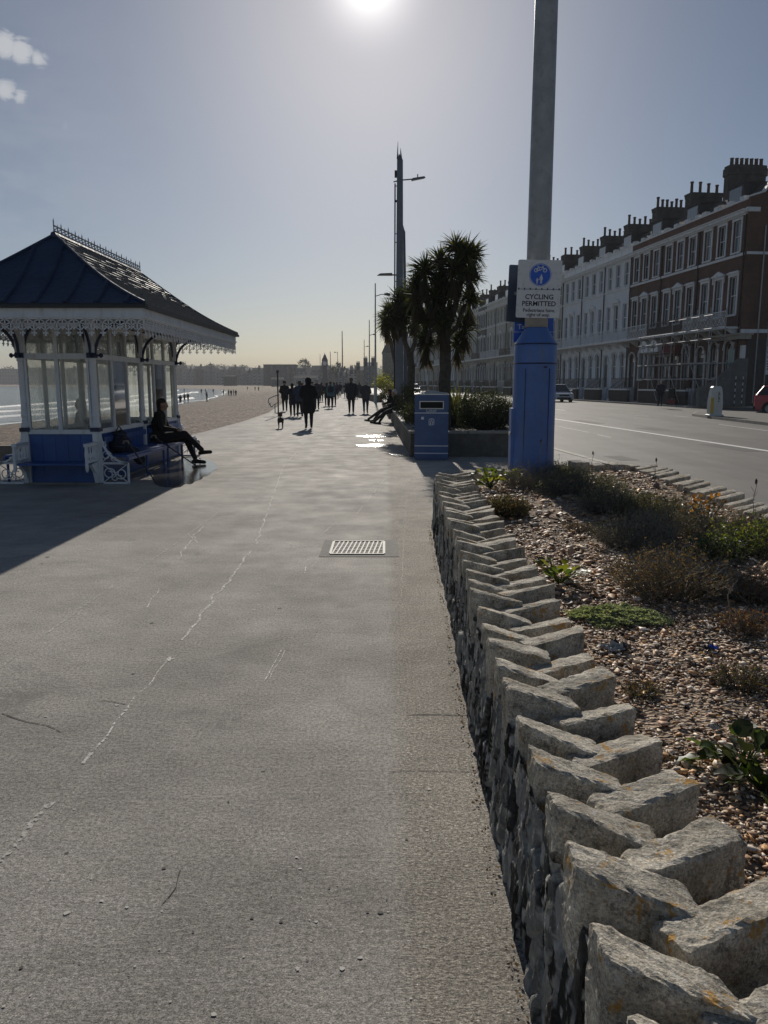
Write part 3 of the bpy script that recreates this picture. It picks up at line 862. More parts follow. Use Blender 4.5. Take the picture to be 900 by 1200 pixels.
# ================================================================== SHELTER
def make_shelter():
    S = empty('seafront_shelter', (-5.14, 14.66, 0), 0, 'victorian blue and white glazed shelter with lacy valance beside the beach', 'shelter')
    hx, hy = .56, 2.38            # post lines
    ex, ey = 1.76, 3.5            # eaves
    rz, ry = 3.86, 2.14           # ridge height, half ridge
    W, B, N, GL = M['white'], M['blue'], M['navy'], M['glass']
    # ---- roof -------------------------------------------------------------
    lead, nt, b = newmat('lead_roof')
    vec = coords(nt, 'Object')
    c = ramp(nt, noise_n(nt, vec, 2.5, 7, .65), [(.3, (.014,.030,.070)), (.7, (.030,.056,.115))])
    c = mix(nt, ramp(nt, noise_n(nt, vec, 11, 6, .75), [(.6, 0), (.72, .6)]), c, (.06,.08,.11))
    nt.links.new(c, b.inputs['Base Color']); b.inputs['Roughness'].default_value = .55
    bump(nt, noise_n(nt, vec, 9, 5, .6), .6, .03, b)
    slate = pm('slate_courses', (.075,.08,.09), .25, 6, .5, bmp=.5, bscale=40, dirt=(.16,.16,.13))
    roof = MB()
    def bell(t):      # t 0 eave -> 1 ridge, height fraction with a slight flare at the eave
        return t*.93 - .10*math.sin(PI*t)*(1-t*.4) + .07*t
    z0 = 2.715
    NS = 12
    def ring(t):
        return ex*(1-t)+.02*t, ey*(1-t)+ry*t, z0+(rz-z0)*bell(t)
    rings = [ring(i/NS) for i in range(NS+1)]
    # end slopes: smooth lead
    for s in (-1, 1):
        for i in range(NS):
            x0, y0, h0 = rings[i]; x1, y1, h1 = rings[i+1]
            roof.quad((-x0, s*y0, h0), (x0, s*y0, h0), (x1, s*y1, h1), (-x1, s*y1, h1))
            roof.quad((s*x0, -y0, h0-.012), (s*x0, y0, h0-.012), (s*x1, y1, h1-.012), (s*x1, -y1, h1-.012))
    o = roof.build('roof', lead, S)
    # batten rolls running up the end slopes
    for s in (-1, 1):
        rb = MB()
        for xx in (-1.55, -1.12, -.68, -.24, .2, .64, 1.08, 1.5):
            pts = []
            for i in range(NS*2+1):
                x, y, h = ring(i/(NS*2))
                if abs(xx) > x: break
                pts.append((xx, s*y, h+.012))
            if len(pts) > 1: rb.tube(pts, .032, 6)
        for sx in (-1, 1):
            rb.tube([(sx*x, s*y, h+.012) for x, y, h in rings], .03, 6)
        rb.build('batten_roll', lead, o)
    # side slopes: lapped slate courses with a real step at each course
    sc = MB(); NC = 17
    for sx in (-1, 1):
        for i in range(NC):
            t0, t1 = i/NC, (i+1)/NC
            xa, ya, ha = ring(t0); xb, yb, hb = ring(t1)
            n = max(6, int((ya*2)/.26)); lift = .034
            for k in range(n):
                g = .006; off = (.5 if i % 2 else 0)
                u0, u1 = (k+off)/n, (k+1+off)/n
                u0, u1 = min(u0, 1), min(u1, 1)
                if u1-u0 < .001: continue
                l2 = lift+random.uniform(-.004, .006)
                yA0, yA1 = -ya+2*ya*u0+g, -ya+2*ya*u1-g; yB0, yB1 = -yb+2*yb*u0+g, -yb+2*yb*u1-g
                sc.hexa([(sx*xa,yA0,ha-.01),(sx*xa,yA1,ha-.01),(sx*xb,yB1,hb-.01),(sx*xb,yB0,hb-.01)],
                        [(sx*(xa+.006),yA0,ha+l2),(sx*(xa+.006),yA1,ha+l2),(sx*xb,yB1,hb+.004),(sx*xb,yB0,hb+.004)])
    sc.build('slate_slope', slate, o)
    # ridge roll and cresting
    cr = MB(); cr.tube([(0,-ry-.04,rz+.02), (0,ry+.04,rz+.02)], .045, 8)
    cr.build('ridge_roll', lead, o)
    cr = MB(); zz = rz+.05
    cr.bar((0,-ry,zz+.03), (0,ry,zz+.03), .03, .018); cr.bar((0,-ry,zz+.11), (0,ry,zz+.11), .025, .014)
    n = 30
    for i in range(n+1):
        y = -ry+2*ry*i/n; h = .19 if i % 2 == 0 else .15
        if i in (0, n): h = .22
        cr.bar((0,y,zz), (0,y,zz+h-.03), .014, .014, up=(0,1,0))
        cr.add([(0,y-.016,zz+h-.035),(.008,y,zz+h-.035),(0,y+.016,zz+h-.035),(-.008,y,zz+h-.035),(0,y,zz+h+.01)], [(0,1,4),(1,2,4),(2,3,4),(3,0,4),(3,2,1,0)])
        if i < n: cr.bar((0,y+.02,zz+.05), (0,y+2*ry/n-.02,zz+.09), .012, .012)
    cr.build('ridge_cresting', M['galv'], o)
    # gutter, fascia boards, boarded soffit
    gt = MB()
    for s in (-1, 1):
        gt.box(-ex-.03, ex+.03, s*ey-.035, s*ey+.035, 2.652, 2.705)
        gt.box(s*ex-.035, s*ex+.035, -ey+.036, ey-.036, 2.652, 2.705)
    gt.build('gutter', M['black_metal'], o)
    fa = MB()
    fx, fy = ex-.045, ey-.045
    for s in (-1, 1):
        fa.box(-fx, fx, s*fy-.012, s*fy+.012, 2.52, 2.65); fa.box(s*fx-.012, s*fx+.012, -fy+.013, fy-.013, 2.52, 2.65)
    for s in (-1, 1):
        fa.box(-fx-.012, fx+.012, s*(fy+.022)-.009, s*(fy+.022)+.009, 2.518, 2.545)
        fa.box(s*(fx+.022)-.009, s*(fx+.022)+.009, -fy+.013, fy-.013, 2.518, 2.545)
    fa.build('fascia', W, S)
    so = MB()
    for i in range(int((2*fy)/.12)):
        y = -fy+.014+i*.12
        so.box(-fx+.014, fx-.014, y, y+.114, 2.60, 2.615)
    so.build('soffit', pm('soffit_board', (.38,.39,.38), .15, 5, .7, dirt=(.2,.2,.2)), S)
    # ---- valance: pierced cast-iron lace -----------------------------------
    def lace(axis, sgn, length):
        mb = MB(); U = .166; n = int(round(2*length/U)); U = 2*length/n; th = .012
        def pt(u, z): return (u, sgn*(fy+.002), 2.52+z) if axis == 'x' else (sgn*(fx+.002), u, 2.52+z)
        up = (0,1,0) if axis == 'x' else (1,0,0)
        def bar(a, b_, w=.018): mb.bar(pt(*a), pt(*b_), w*1.25, th, up=up)
        bar((-length,-.012), (length,-.012), .02); 
        for i in range(n):
            a = -length+i*U; m = a+U/2; e = a+U
            bar((a,-.02), (e,-.105), .011); bar((e,-.02), (a,-.105), .011)
            bar((a,-.02), (a,-.15), .012)
            bar((a,-.15), (a+U*.30,-.105), .011); bar((e,-.15), (e-U*.30,-.105), .011)
            bar((m,-.06), (m,-.235), .014)
            bar((a+U*.16,-.135), (m,-.178), .011); bar((e-U*.16,-.135), (m,-.178), .011)
            for cx_, cz, r in ((m-.026,-.213,.014), (m+.026,-.213,.014), (m,-.243,.015), (a,-.155,.013), (m,-.12,.014)):
                mb.prism([pt(cx_+r*math.cos(2*PI*q/6), cz+r*math.sin(2*PI*q/6)) for q in range(6)], (0,sgn*th,0) if axis == 'x' else (sgn*th,0,0))
        mb.build('valance', W, S)
    lace('x', -1, fx); lace('x', 1, fx); lace('y', 1, fy-.014); lace('y', -1, fy-.014)
    # ---- posts --------------------------------------------------------------
    for sx in (-1, 1):
        for yy in (-hy, 0, hy):
            p = MB(); x = sx*hx; a = .052
            p.box(x-a, x+a, yy-a, yy+a, 0.0, .84)
            p.lathe([(.068,.905),(.075,.93),(.07,.96),(.055,.99),(.05,1.05),(.062,1.09),(.06,1.12),(.055,1.14),(.05,1.3),(.052,1.9),(.05,1.93),(.062,1.95),(.062,1.98)], (x,yy,0), 12)
            p.box(x-a-.005, x+a+.005, yy-a-.005, yy+a+.005, 1.981, 2.6)
            po = p.build('post', W, S)
            c = MB(); c.box(x-.075, x+.075, yy-.075, yy+.075, .842, .903); c.build('post_collar', N, po)
            # navy brackets springing from the post to the eaves
            br = MB()
            br.box(x-.065, x+.065, yy-.065, yy+.065, 1.99, 2.07)
            dirs = [(sx, 0)]
            if abs(yy) > .1: dirs.append((0, 1 if yy > 0 else -1))
            if yy == 0: dirs += [(0, 1), (0, -1)]
            else: dirs.append((0, -1 if yy > 0 else 1))
            if yy < 0: dirs += [(-sx, 0)]
            for dx, dy in dirs:
                q = []
                reach = .52 if (dx == sx and dy == 0) or (dy != 0 and abs(yy) > .1 and dy*yy > 0) else .30
                for k in range(9):
                    t = k/8*PI/2
                    o_ = .058+reach*(1-math.cos(t)); z = 2.04+.50*math.sin(t)
                    q.append((x+dx*o_, yy+dy*o_, z))
                for u, v in zip(q, q[1:]): br.bar(u, v, .03, .045)
                br.bar((x+dx*.06,yy+dy*.06,2.03), (x+dx*.13,yy+dy*.13,2.03), .04, .035)
                br.lathe([(.004,-.04),(.03,-.02),(.034,0),(.03,.02),(.004,.04)], (x+dx*.145, yy+dy*.145, 2.03), 8)
            br.build('eaves_bracket', N, po)
    # ---- boarded lower panels ------------------------------------------------
    def panel(x0, x1, y0, y1, outer):
        mb = MB(); L = max(abs(x1-x0), abs(y1-y0)); n = max(3, int(L/.19))
        along_x = abs(x1-x0) > abs(y1-y0)
        for i in range(n):
            if along_x:
                w = (x1-x0)/n; a = x0+w*i
                mb.box(a+.003, a+w-.003, y0-.018, y0+.018, .06, .80)
            else:
                w = (y1-y0)/n; a = y0+w*i
                mb.box(x0-.018, x0+.018, a+.003, a+w-.003, .06, .80)
        if along_x: mb.box(x0, x1, y0-.013, y0+.013, .03, .80); mb.box(x0, x1, y0-.03, y0+.03, .0, .12)
        else: mb.box(x0-.013, x0+.013, y0, y1, .03, .80); mb.box(x0-.03, x0+.03, y0, y1, 0.0, .12)
        return mb.build('lower_panel', B, S)
    g = .054
    panel(-hx+g, hx-g, -hy, -hy, -1); panel(-hx+g, hx-g, hy, hy, 1)
    for s in (-1, 1):
        panel(s*hx, s*hx, -hy+g, -g, s); panel(s*hx, s*hx, g, hy-g, s)
    # ---- glazed windows ------------------------------------------------------
    def window(axis, fixed, a, b_, n):
        """axis 'x': window runs in x at y=fixed"""
        fr = MB()
        def bx(u0, u1, z0_, z1_, t=.028):
            if axis == 'x': fr.box(u0, u1, fixed-t, fixed+t, z0_, z1_)
            else: fr.box(fixed-t, fixed+t, u0, u1, z0_, z1_)
        bx(a, b_, .802, .87, .042); bx(a, b_, 2.47, 2.53); bx(a, b_, 1.975, 2.06, .034)
        w = (b_-a)/n
        for i in range(n+1):
            u = a+w*i; t = .035 if i in (0, n) else .03
            u0, u1 = max(a, u-t), min(b_, u+t)
            bx(u0, u1, .871, 1.974, .026); bx(u0, u1, 2.061, 2.469, .026)
        f = fr.build('window', W, S)
        for i in range(n):
            u0, u1 = a+w*i+.031, a+w*(i+1)-.031
            for z0_, z1_ in ((.872, 1.973), (2.062, 2.468)):
                pn = MB()
                if axis == 'x': pn.quad((u0,fixed,z0_), (u1,fixed,z0_), (u1,fixed,z1_), (u0,fixed,z1_))
                else: pn.quad((fixed,u0,z0_), (fixed,u1,z0_), (fixed,u1,z1_), (fixed,u0,z1_))
                pn.build('pane', GL, f)
    window('x', -hy, -hx+.055, hx-.055, 2); window('x', hy, -hx+.055, hx-.055, 2)
    for s in (-1, 1):
        window('y', s*hx, -hy+.055, -.055, 3)
        window('y', s*hx, .055, hy-.055, 3)
    # ---- benches ---------------------------------------------------------------
    def slats(name, x0, x1, y0, y1, z, n, along, mat, parent=S):
        mb = MB()
        for i in range(n):
            if along == 'x':
                w = (y1-y0)/n; mb.box(x0, x1, y0+w*i+.006, y0+w*(i+1)-.006, z-.02, z+.012)
            else:
                w = (x1-x0)/n; mb.box(x0+w*i+.006, x0+w*(i+1)-.006, y0, y1, z-.02, z+.012)
        return mb.build(name, mat, parent)
    # end benches (front and back)
    for s in (-1, 1):
        st = slats('bench_seat', -hx+.02, hx-.02, min(s*(hy+.06), s*(hy+.46)), max(s*(hy+.06), s*(hy+.46)), .36, 4, 'x', B)
        for sx in (-1, 1):
            ar = MB(); x = sx*(hx-.005)
            y1, y2 = s*(hy+.06), s*(hy+.47)
            ar.bar((x, y1, .66), (x, y2, .655), .075, .045)
            ar.bar((x, y1, .40), (x, y2, .40), .05, .045)
            for k in range(4):
                yy = y1+(y2-y1)*(k+.5)/4.2
                ar.lathe([(.010,.42),(.018,.46),(.021,.50),(.011,.54),(.013,.60),(.018,.638)], (x,yy,0), 8)
            ar.lathe([(.010,.24),(.024,.27),(.028,.31),(.022,.44),(.028,.5),(.018,.6),(.024,.64)], (x,y2,0), 10)
            ar.build('armrest', W, S)
            bk = MB(); bk.prism([(x-.025, y1, .37), (x-.025, y1+s*.28, .345), (x-.025, y1+s*.12, .20), (x-.025, y1+s*.05, .03), (x-.025, y1, .03)], (.05,0,0))
            bk.build('bench_bracket', W, S)
    # side benches with a pierced quarter-round end plate
    for s in (-1, 1):
        xo = s*(hx+.44)
        for (ya, yb) in ((-hy+.1, -.09), (.09, hy-.1)):
            st = slats('bench_seat', min(s*(hx+.03), xo), max(s*(hx+.03), xo), ya, yb, .44, 4, 'y', B)
            fr = MB(); fr.box(xo-.02, xo+.02, ya, yb, .37, .42); st2 = fr.build('seat_rail', B, st)
            for yy in (ya+.05, (ya+yb)/2, yb-.05):
                lg = MB(); lg.tube([(xo-s*.03,yy,.37), (xo-s*.03,yy,0)], .022, 8); lg.build('leg', B, st)
            rr = MB(); rr.bar((s*(hx+.07), ya, .70), (s*(hx+.07), yb, .70), .03, .09); rr.build('back_rail', B, st)
        for yy in (-hy-.02, hy+.02):
            ep = MB(); x0 = s*(hx+.06); q = []
            for k in range(11):
                t = k/10*PI/2
                q.append((x0+s*(.42-.42*math.sin(t)), yy, .34+.50*(1-math.cos(t))))
            # rim
            rim = [(x0+s*.42, yy, .01)]+q
            for u, v in zip(rim, rim[1:]): ep.bar(u, v, .03, .03)
            ep.bar((x0,yy,.01), (x0,yy,.86), .03, .035); ep.bar((x0,yy,.018), (x0+s*.42,yy,.018), .03, .03); ep.bar((x0,yy,.335), (x0+s*.42,yy,.335), .03, .03)
            rnd = random.Random(2)
            # scroll infill
            def scroll(cx_, cz, r, turns=1.3, ph=0):
                prev = None
                for k in range(15):
                    t = ph+turns*2*PI*k/14; rr_ = r*(1-.65*k/14); c_ = (cx_+s*rr_*math.cos(t), yy, cz+rr_*math.sin(t))
                    if prev: ep.bar(prev, c_, .014, .014)
                    prev = c_
            scroll(x0+s*.11, .17, .10); scroll(x0+s*.30, .17, .10, ph=PI); scroll(x0+s*.2, .10, .06, ph=1)
            scroll(x0+s*.08, .46, .08); scroll(x0+s*.2, .41, .05, ph=2); scroll(x0+s*.055, .63, .05, ph=1); ep.bar((x0,yy,.34), (x0+s*.16,yy,.5), .012, .012)
            ep.bar((x0,yy,.02), (x0+s*.42,yy,.33), .012, .012); ep.bar((x0+s*.42,yy,.02), (x0,yy,.33), .012, .012)
            ep.build('bench_end_plate', W, S)
    # floor plinth under the glazed box
    pl = MB(); pl.box(-hx-.07, hx+.07, -hy-.07, hy+.07, -.02, .028); pl.build('plinth', EDGE_MAT, S)
    return S
make_shelter()
# ================================================================== LAMP COLUMN WITH SIGNS
def make_column():
    Yc = 10.1; Xc = XA(624.5, Yc, 1.0)
    S = empty('lamp_column', (Xc, Yc, 0), 0, 'tall grey lamp post on a thick blue painted base at the end of the flower bed', 'lamp post')
    mb = MB()
    mb.lathe([(.285,0),(.285,.45),(.276,.9),(.272,2.0),(.268,2.10),(.262,2.11),(.155,2.28),(.150,2.30)], n=28)
    o = mb.build('base', M['column_blue'], S, smooth=False)
    for p in o.data.polygons: p.use_smooth = len(p.vertices) == 4
    mb = MB(); mb.lathe([(.278,1.84),(.2785,1.848),(.278,1.856)], n=28)
    mb.lathe([(.276,2.085),(.2765,2.092),(.276,2.099)], n=28); mb.build('band_seam', M['navy'], o, smooth=True)
    mb = MB()
    a0, a1 = -PI/2-.62, -PI/2+.55
    for z0, z1, r in ((.35, 1.78, .281),):
        for (ta, tb, za, zb) in ((a0, a0+.012, z0, z1), (a1-.012, a1, z0, z1)):
            mb.hexa([(r*math.cos(ta),r*math.sin(ta),za),(r*math.cos(tb),r*math.sin(tb),za),(.27*math.cos(tb),.27*math.sin(tb),za),(.27*math.cos(ta),.27*math.sin(ta),za)],
                    [(r*math.cos(ta),r*math.sin(ta),zb),(r*math.cos(tb),r*math.sin(tb),zb),(.27*math.cos(tb),.27*math.sin(tb),zb),(.27*math.cos(ta),.27*math.sin(ta),zb)])
    mb.box(.06, .10, -.287, -.27, 1.79, 1.81)
    dr = mb.build('access_door', M['navy'], o)
    mb = MB(); mb.box(-.302, -.25, -.09, .09, .30, 1.28); mb.build('side_box', M['column_blue'], o)
    mb = MB(); mb.box(-.315,-.303,-.06,.03,.93,.97); mb.build('latch', M['steel'], o)
    mb = MB(); mb.lathe([(.148,2.301),(.146,3.3),(.142,4.6),(.134,7),(.115,11)], n=24); po = mb.build('pole', M['galv'], S, smooth=True)
    for p in po.data.polygons: p.use_smooth = len(p.vertices) == 4
    mb = MB(); mb.tube([(0,0,10.9),(.1,0,11.2),(.6,0,11.35),(1.5,0,11.4)], .05, 8); ar = mb.build('lamp_arm', M['galv'], S)
    mb = MB(); mb.hexa([(1.35,-.14,11.33),(2.05,-.1,11.36),(2.05,.1,11.36),(1.35,.14,11.33)], [(1.35,-.1,11.45),(2.05,-.06,11.42),(2.05,.06,11.42),(1.35,.1,11.45)]); mb.build('lantern', M['galv'], ar)
    return S, Xc, Yc
COLUMN, CX, CY = make_column()

def disc(mb, c, r, y, t, n=40, mi=0, r0=0.0):
    """disc or ring in the xz plane facing -y, thickness t"""
    vs = []; fs = []
    for k in range(n):
        a = 2*PI*k/n
        vs += [(c[0]+r*math.cos(a), y-t, c[1]+r*math.sin(a)), (c[0]+r*math.cos(a), y, c[1]+r*math.sin(a))]
        if r0: vs += [(c[0]+r0*math.cos(a), y-t, c[1]+r0*math.sin(a)), (c[0]+r0*math.cos(a), y, c[1]+r0*math.sin(a))]
    s = 4 if r0 else 2
    for k in range(n):
        j = (k+1) % n
        fs.append((k*s, j*s, j*s+1, k*s+1))
        if r0:
            fs.append((k*s, k*s+2, j*s+2, j*s)); fs.append((k*s+2, k*s+3, j*s+3, j*s+2)); fs.append((k*s+1, j*s+1, j*s+3, k*s+3))
    if not r0: fs.append(tuple(k*2 for k in range(n))); fs.append(tuple(k*2+1 for k in range(n))[::-1])
    mb.add(vs, fs, mi)

def rrect(w, h, r, y, n=5):
    pts = []
    for cx_, cz, a0 in ((w/2-r, h/2-r, 0), (-w/2+r, h/2-r, PI/2), (-w/2+r, -h/2+r, PI), (w/2-r, -h/2+r, 3*PI/2)):
        for k in range(n+1):
            a = a0+PI/2*k/n; pts.append((cx_+r*math.cos(a), y, cz+r*math.sin(a)))
    return pts

def make_signs():
    yf = CY-.155-.05
    zt, zb = HA(304.5, yf), HA(372.5, yf)
    x0, x1 = XA(606, yf, (zt+zb)/2), XA(657, yf, (zt+zb)/2)
    zc, xc, w, h = (zt+zb)/2, (x0+x1)/2, x1-x0, zt-zb
    S = empty('cycling_sign', (xc, yf, zc), 0, 'white sign with blue cycle roundel reading cycling permitted on the lamp post', 'sign')
    S.rotation_euler = (0, R(1.3), R(-3))
    mb = MB(); mb.prism(rrect(w, h, .022, 0), (0, .004, 0)); mb.build('panel', M['sign_white'], S)
    mb = MB()
    for z in (h*.3, -h*.3): mb.box(-w*.45, w*.45, .0045, .03, z-.02, z+.02); mb.box(-.17,.17,.031,.05,z-.018,z+.018)
    mb.build('mounting_rail', M['galv'], S)
    rc = (.015*w, h*.245); rr = h*.195
    mb = MB(); disc(mb, rc, rr, -.0005, .0012); rd = mb.build('roundel', M['sign_blue'], S)
    mb = MB(); disc(mb, rc, rr*1.07, -.0003, .001, r0=rr*1.005); disc(mb, rc, rr*.955, -.0018, .001, r0=rr*.915)
    # bicycle
    def ln(a, b_, t=.008): mb.bar((rc[0]+a[0]*rr, -.0035, rc[1]+a[1]*rr), (rc[0]+b_[0]*rr, -.0035, rc[1]+b_[1]*rr), t, .002, up=(0,1,0))
    wr = rr*.19
    for sx in (-.40, .40): disc(mb, (rc[0]+sx*rr, rc[1]+.40*rr), wr, -.0018, .0022, 20, 0, wr*.68)
    for a, b_ in (((-.40,.40),(-.2,.66)), ((-.2,.66),(.22,.66)), ((.22,.66),(.40,.40)), ((-.40,.40),(-.03,.38)), ((-.03,.38),(.24,.66)), ((-.03,.38),(-.2,.66)), ((-.2,.66),(-.24,.74)), ((-.32,.75),(-.16,.75)), ((.22,.66),(.20,.76)), ((.12,.78),(.28,.76))):
        ln(a, b_, .0075)
    # adult and child
    def fig(cx_, cz, s):
        disc(mb, (rc[0]+cx_*rr, rc[1]+(cz+.42*s)*rr), .062*s*rr*1.4, -.0018, .0022, 14)
        ln((cx_, cz+.33*s), (cx_, cz-.02*s), .19*s*rr); ln((cx_-.05*s, cz), (cx_-.07*s, cz-.48*s), .075*s*rr*1.3); ln((cx_+.05*s, cz), (cx_+.07*s, cz-.48*s), .075*s*rr*1.3)
        ln((cx_-.10*s, cz+.28*s), (cx_-.2*s, cz-.06*s), .05*s*rr*1.3); ln((cx_+.10*s, cz+.28*s), (cx_+.16*s, cz-.06*s), .05*s*rr*1.3)
    fig(.10, -.38, .80); fig(-.26, -.54, .50)
    ln((-.16,-.45), (-.05,-.38), .006)
    mb.build('symbols', M['sign_white'], rd)
    mb = MB()
    mb.box(-w*.5+.012, w*.5-.004, -.003, -.0005, h*.0-.006, h*.0-.001)
    for i in range(8):
        x = -w*.46+w*.92*i/7; mb.box(x-.008, x+.008, -.0045, -.0031, -.012, .012)
    mb.build('fixing_strip', M['sign_back'], S)
    for t, s_, z, bold in (('CYCLING', .083, -.135, .0016), ('PERMITTED', .083, -.225, .0016), ('Pedestrians have', .058, -.305, .0008), ('right of way.', .058, -.365, .0008)):
        o = text_mesh(t, s_, M['sign_black'], 'lettering', S, (0.01, -.0012, z*h/.77), bold=bold, depth=.0008)
    # second panel set back behind it, facing the road
    S2 = empty('back_sign', (xc-.05, CY+.155, zc-.02), 0, 'dark backed sign panel fixed behind the cycling sign', 'sign')
    S2.rotation_euler = (0, R(1.3), R(4))
    mb = MB(); mb.prism(rrect(w*1.04, h*1.02, .02, 0), (0, .004, 0)); mb.build('panel', M['sign_back'], S2)
    mb = MB(); mb.box(-.2,.2,-.03,-.001,-.02,.02); mb.build('mounting_rail', M['galv'], S2)
    # blue taxi sign lower on the post, largely hidden
    yb = CY+.17
    zt, zb = HA(345, yb), HA(401, yb); x0, x1 = XA(601.5, yb, zb), XA(648, yb, zb)
    S3 = empty('taxi_sign', ((x0+x1)/2, yb, (zt+zb)/2), 0, 'blue taxi rank sign half hidden behind the lamp post below the white sign', 'sign')
    w, h = x1-x0, zt-zb
    mb = MB(); mb.prism(rrect(w, h, .02, 0), (0, .004, 0)); mb.build('panel', M['sign_blue'], S3)
    mb = MB()
    mb.box(-w/2+.004, w/2-.004, -.002, -.0003, -h*.29, -h*.29+.006); mb.box(-w/2+.004,-w/2+.009,-.002,-.0003,-h*.288+.006,h*.3)
    mb.prism([(-w*.42,-.0003,-.035+.06),(-w*.16,-.0003,-.035+.06),(-w*.16,-.0003,.0+.065),(-w*.21,-.0003,.002+.065),(-w*.25,-.0003,.03+.06),(-w*.36,-.0003,.03+.06),(-w*.40,-.0003,.0+.065)], (0,-.0016,0))
    mb.build('symbols', M['sign_white'], S3)
    text_mesh('Taxis', .085, M['sign_white'], 'lettering', S3, (-w*.40, -.0012, -h*.22), depth=.0008, bold=.001, align='LEFT')
    mb = MB(); mb.box(-.18,.18,-.03,-.001,.06,.1); mb.build('mounting_rail', M['galv'], S3)
make_signs()

# ================================================================== LITTER BIN
def make_bin():
    Yb = 16.15; xl, xr = XA(487, Yb, .7), XA(526.5, Yb, .7); w = (xr-xl)/2; H = HA(461, Yb)
    S = empty('litter_bin', ((xl+xr)/2, Yb+.3, 0), R(-4), 'square blue litter bin with white bands and bright domed lid', 'litter bin')
    B = pm('bin_blue', (.06,.115,.26), .12, 4, .38, dirt=(.05,.085,.17), bmp=.1)
    d = .30
    mb = MB(); hw, hh = .235, .13; zc = H-.24
    mb.box(-w, w, -d, d, .03, zc-hh/2); mb.box(-w, w, -d, d, zc+hh/2, H-.03)
    mb.box(-w, -hw, -d, d, zc-hh/2, zc+hh/2); mb.box(hw, w, -d, d, zc-hh/2, zc+hh/2); mb.box(-hw, hw, d-.03, d, zc-hh/2, zc+hh/2)
    mb.box(-w+.03, w-.03, -d+.03, d-.03, 0, .03)
    mb.build('body', B, S)
    mb = MB()
    t = .018
    mb.box(-hw-t, hw+t, -d-.02, -d-.001, zc-hh/2-t, zc-hh/2); mb.box(-hw-t, hw+t, -d-.02, -d-.001, zc+hh/2, zc+hh/2+t)
    mb.box(-hw-t, -hw, -d-.02, -d-.001, zc-hh/2, zc+hh/2); mb.box(hw, hw+t, -d-.02, -d-.001, zc-hh/2, zc+hh/2)
    mb.build('slot_frame', M['steel'], S)
    mb = MB(); mb.box(-hw+.002, hw-.002, -d+.05, -d+.06, zc-hh/2+.002, zc+hh/2-.002); mb.build('slot_liner', M['rubber'], S)
    lid = pm('bin_lid', (.74,.72,.66), .1, 9, .42, metal=.5, bmp=.3, bscale=30)
    mb = MB(); q = 1.03
    prof = [(q, 0), (q, .02), (.72, .045), (.42, .062), (.2, .085), (.04, .09)]
    for (r0, z0), (r1, z1) in zip(prof, prof[1:]):
        c0 = [(-w*r0,-d*r0,H-.03+z0),(w*r0,-d*r0,H-.03+z0),(w*r0,d*r0,H-.03+z0),(-w*r0,d*r0,H-.03+z0)]; c1 = [(-w*r1,-d*r1,H-.03+z1),(w*r1,-d*r1,H-.03+z1),(w*r1,d*r1,H-.03+z1),(-w*r1,d*r1,H-.03+z1)]
        for i in range(4):
            j = (i+1) % 4; mb.quad(c0[i], c0[j], c1[j], c1[i])
    mb.quad((-w*q,-d*q,H-.03),(w*q,-d*q,H-.03),(w*q,d*q,H-.03),(-w*q,d*q,H-.03)); mb.build('lid', lid, S)
    mb = MB()
    for z in (H-.405, .30, .145): mb.box(-w-.002, w+.002, -d-.002, d+.002, z-.009, z+.009)
    mb.build('band', M['sign_white'], S)
    # clear surface marks
    text_mesh('Litter', .10, M['sign_white'], 'lettering', S, (0, -d-.0012, H-.385), depth=.0008)
    mb = MB(); mb.box(-.215,-.16,-d-.0015,-d-.0002,H-.54,H-.485); mb.build('sticker', M['sign_white'], S)
    mb = MB(); zc = .80
    for k in range(7):
        a, b_ = PI*k/7, PI*(k+1)/7; mb.bar((.055*math.cos(a),-d-.001,zc+.02+.05*math.sin(a)), (.055*math.cos(b_),-d-.001,zc+.02+.05*math.sin(b_)), .012, .0014, up=(0,1,0))
    for x in (-.05,-.018,.018,.05): mb.box(x-.007,x+.007,-d-.0016,-d-.0002,zc-.06,zc+.02)
    mb.box(-.055,.03,-d-.0016,-d-.0002,zc-.068,zc-.061); mb.box(-.01,.01,-d-.0016,-d-.0002,zc+.021,zc+.05); mb.build('crest', M['sign_white'], S)
make_bin()

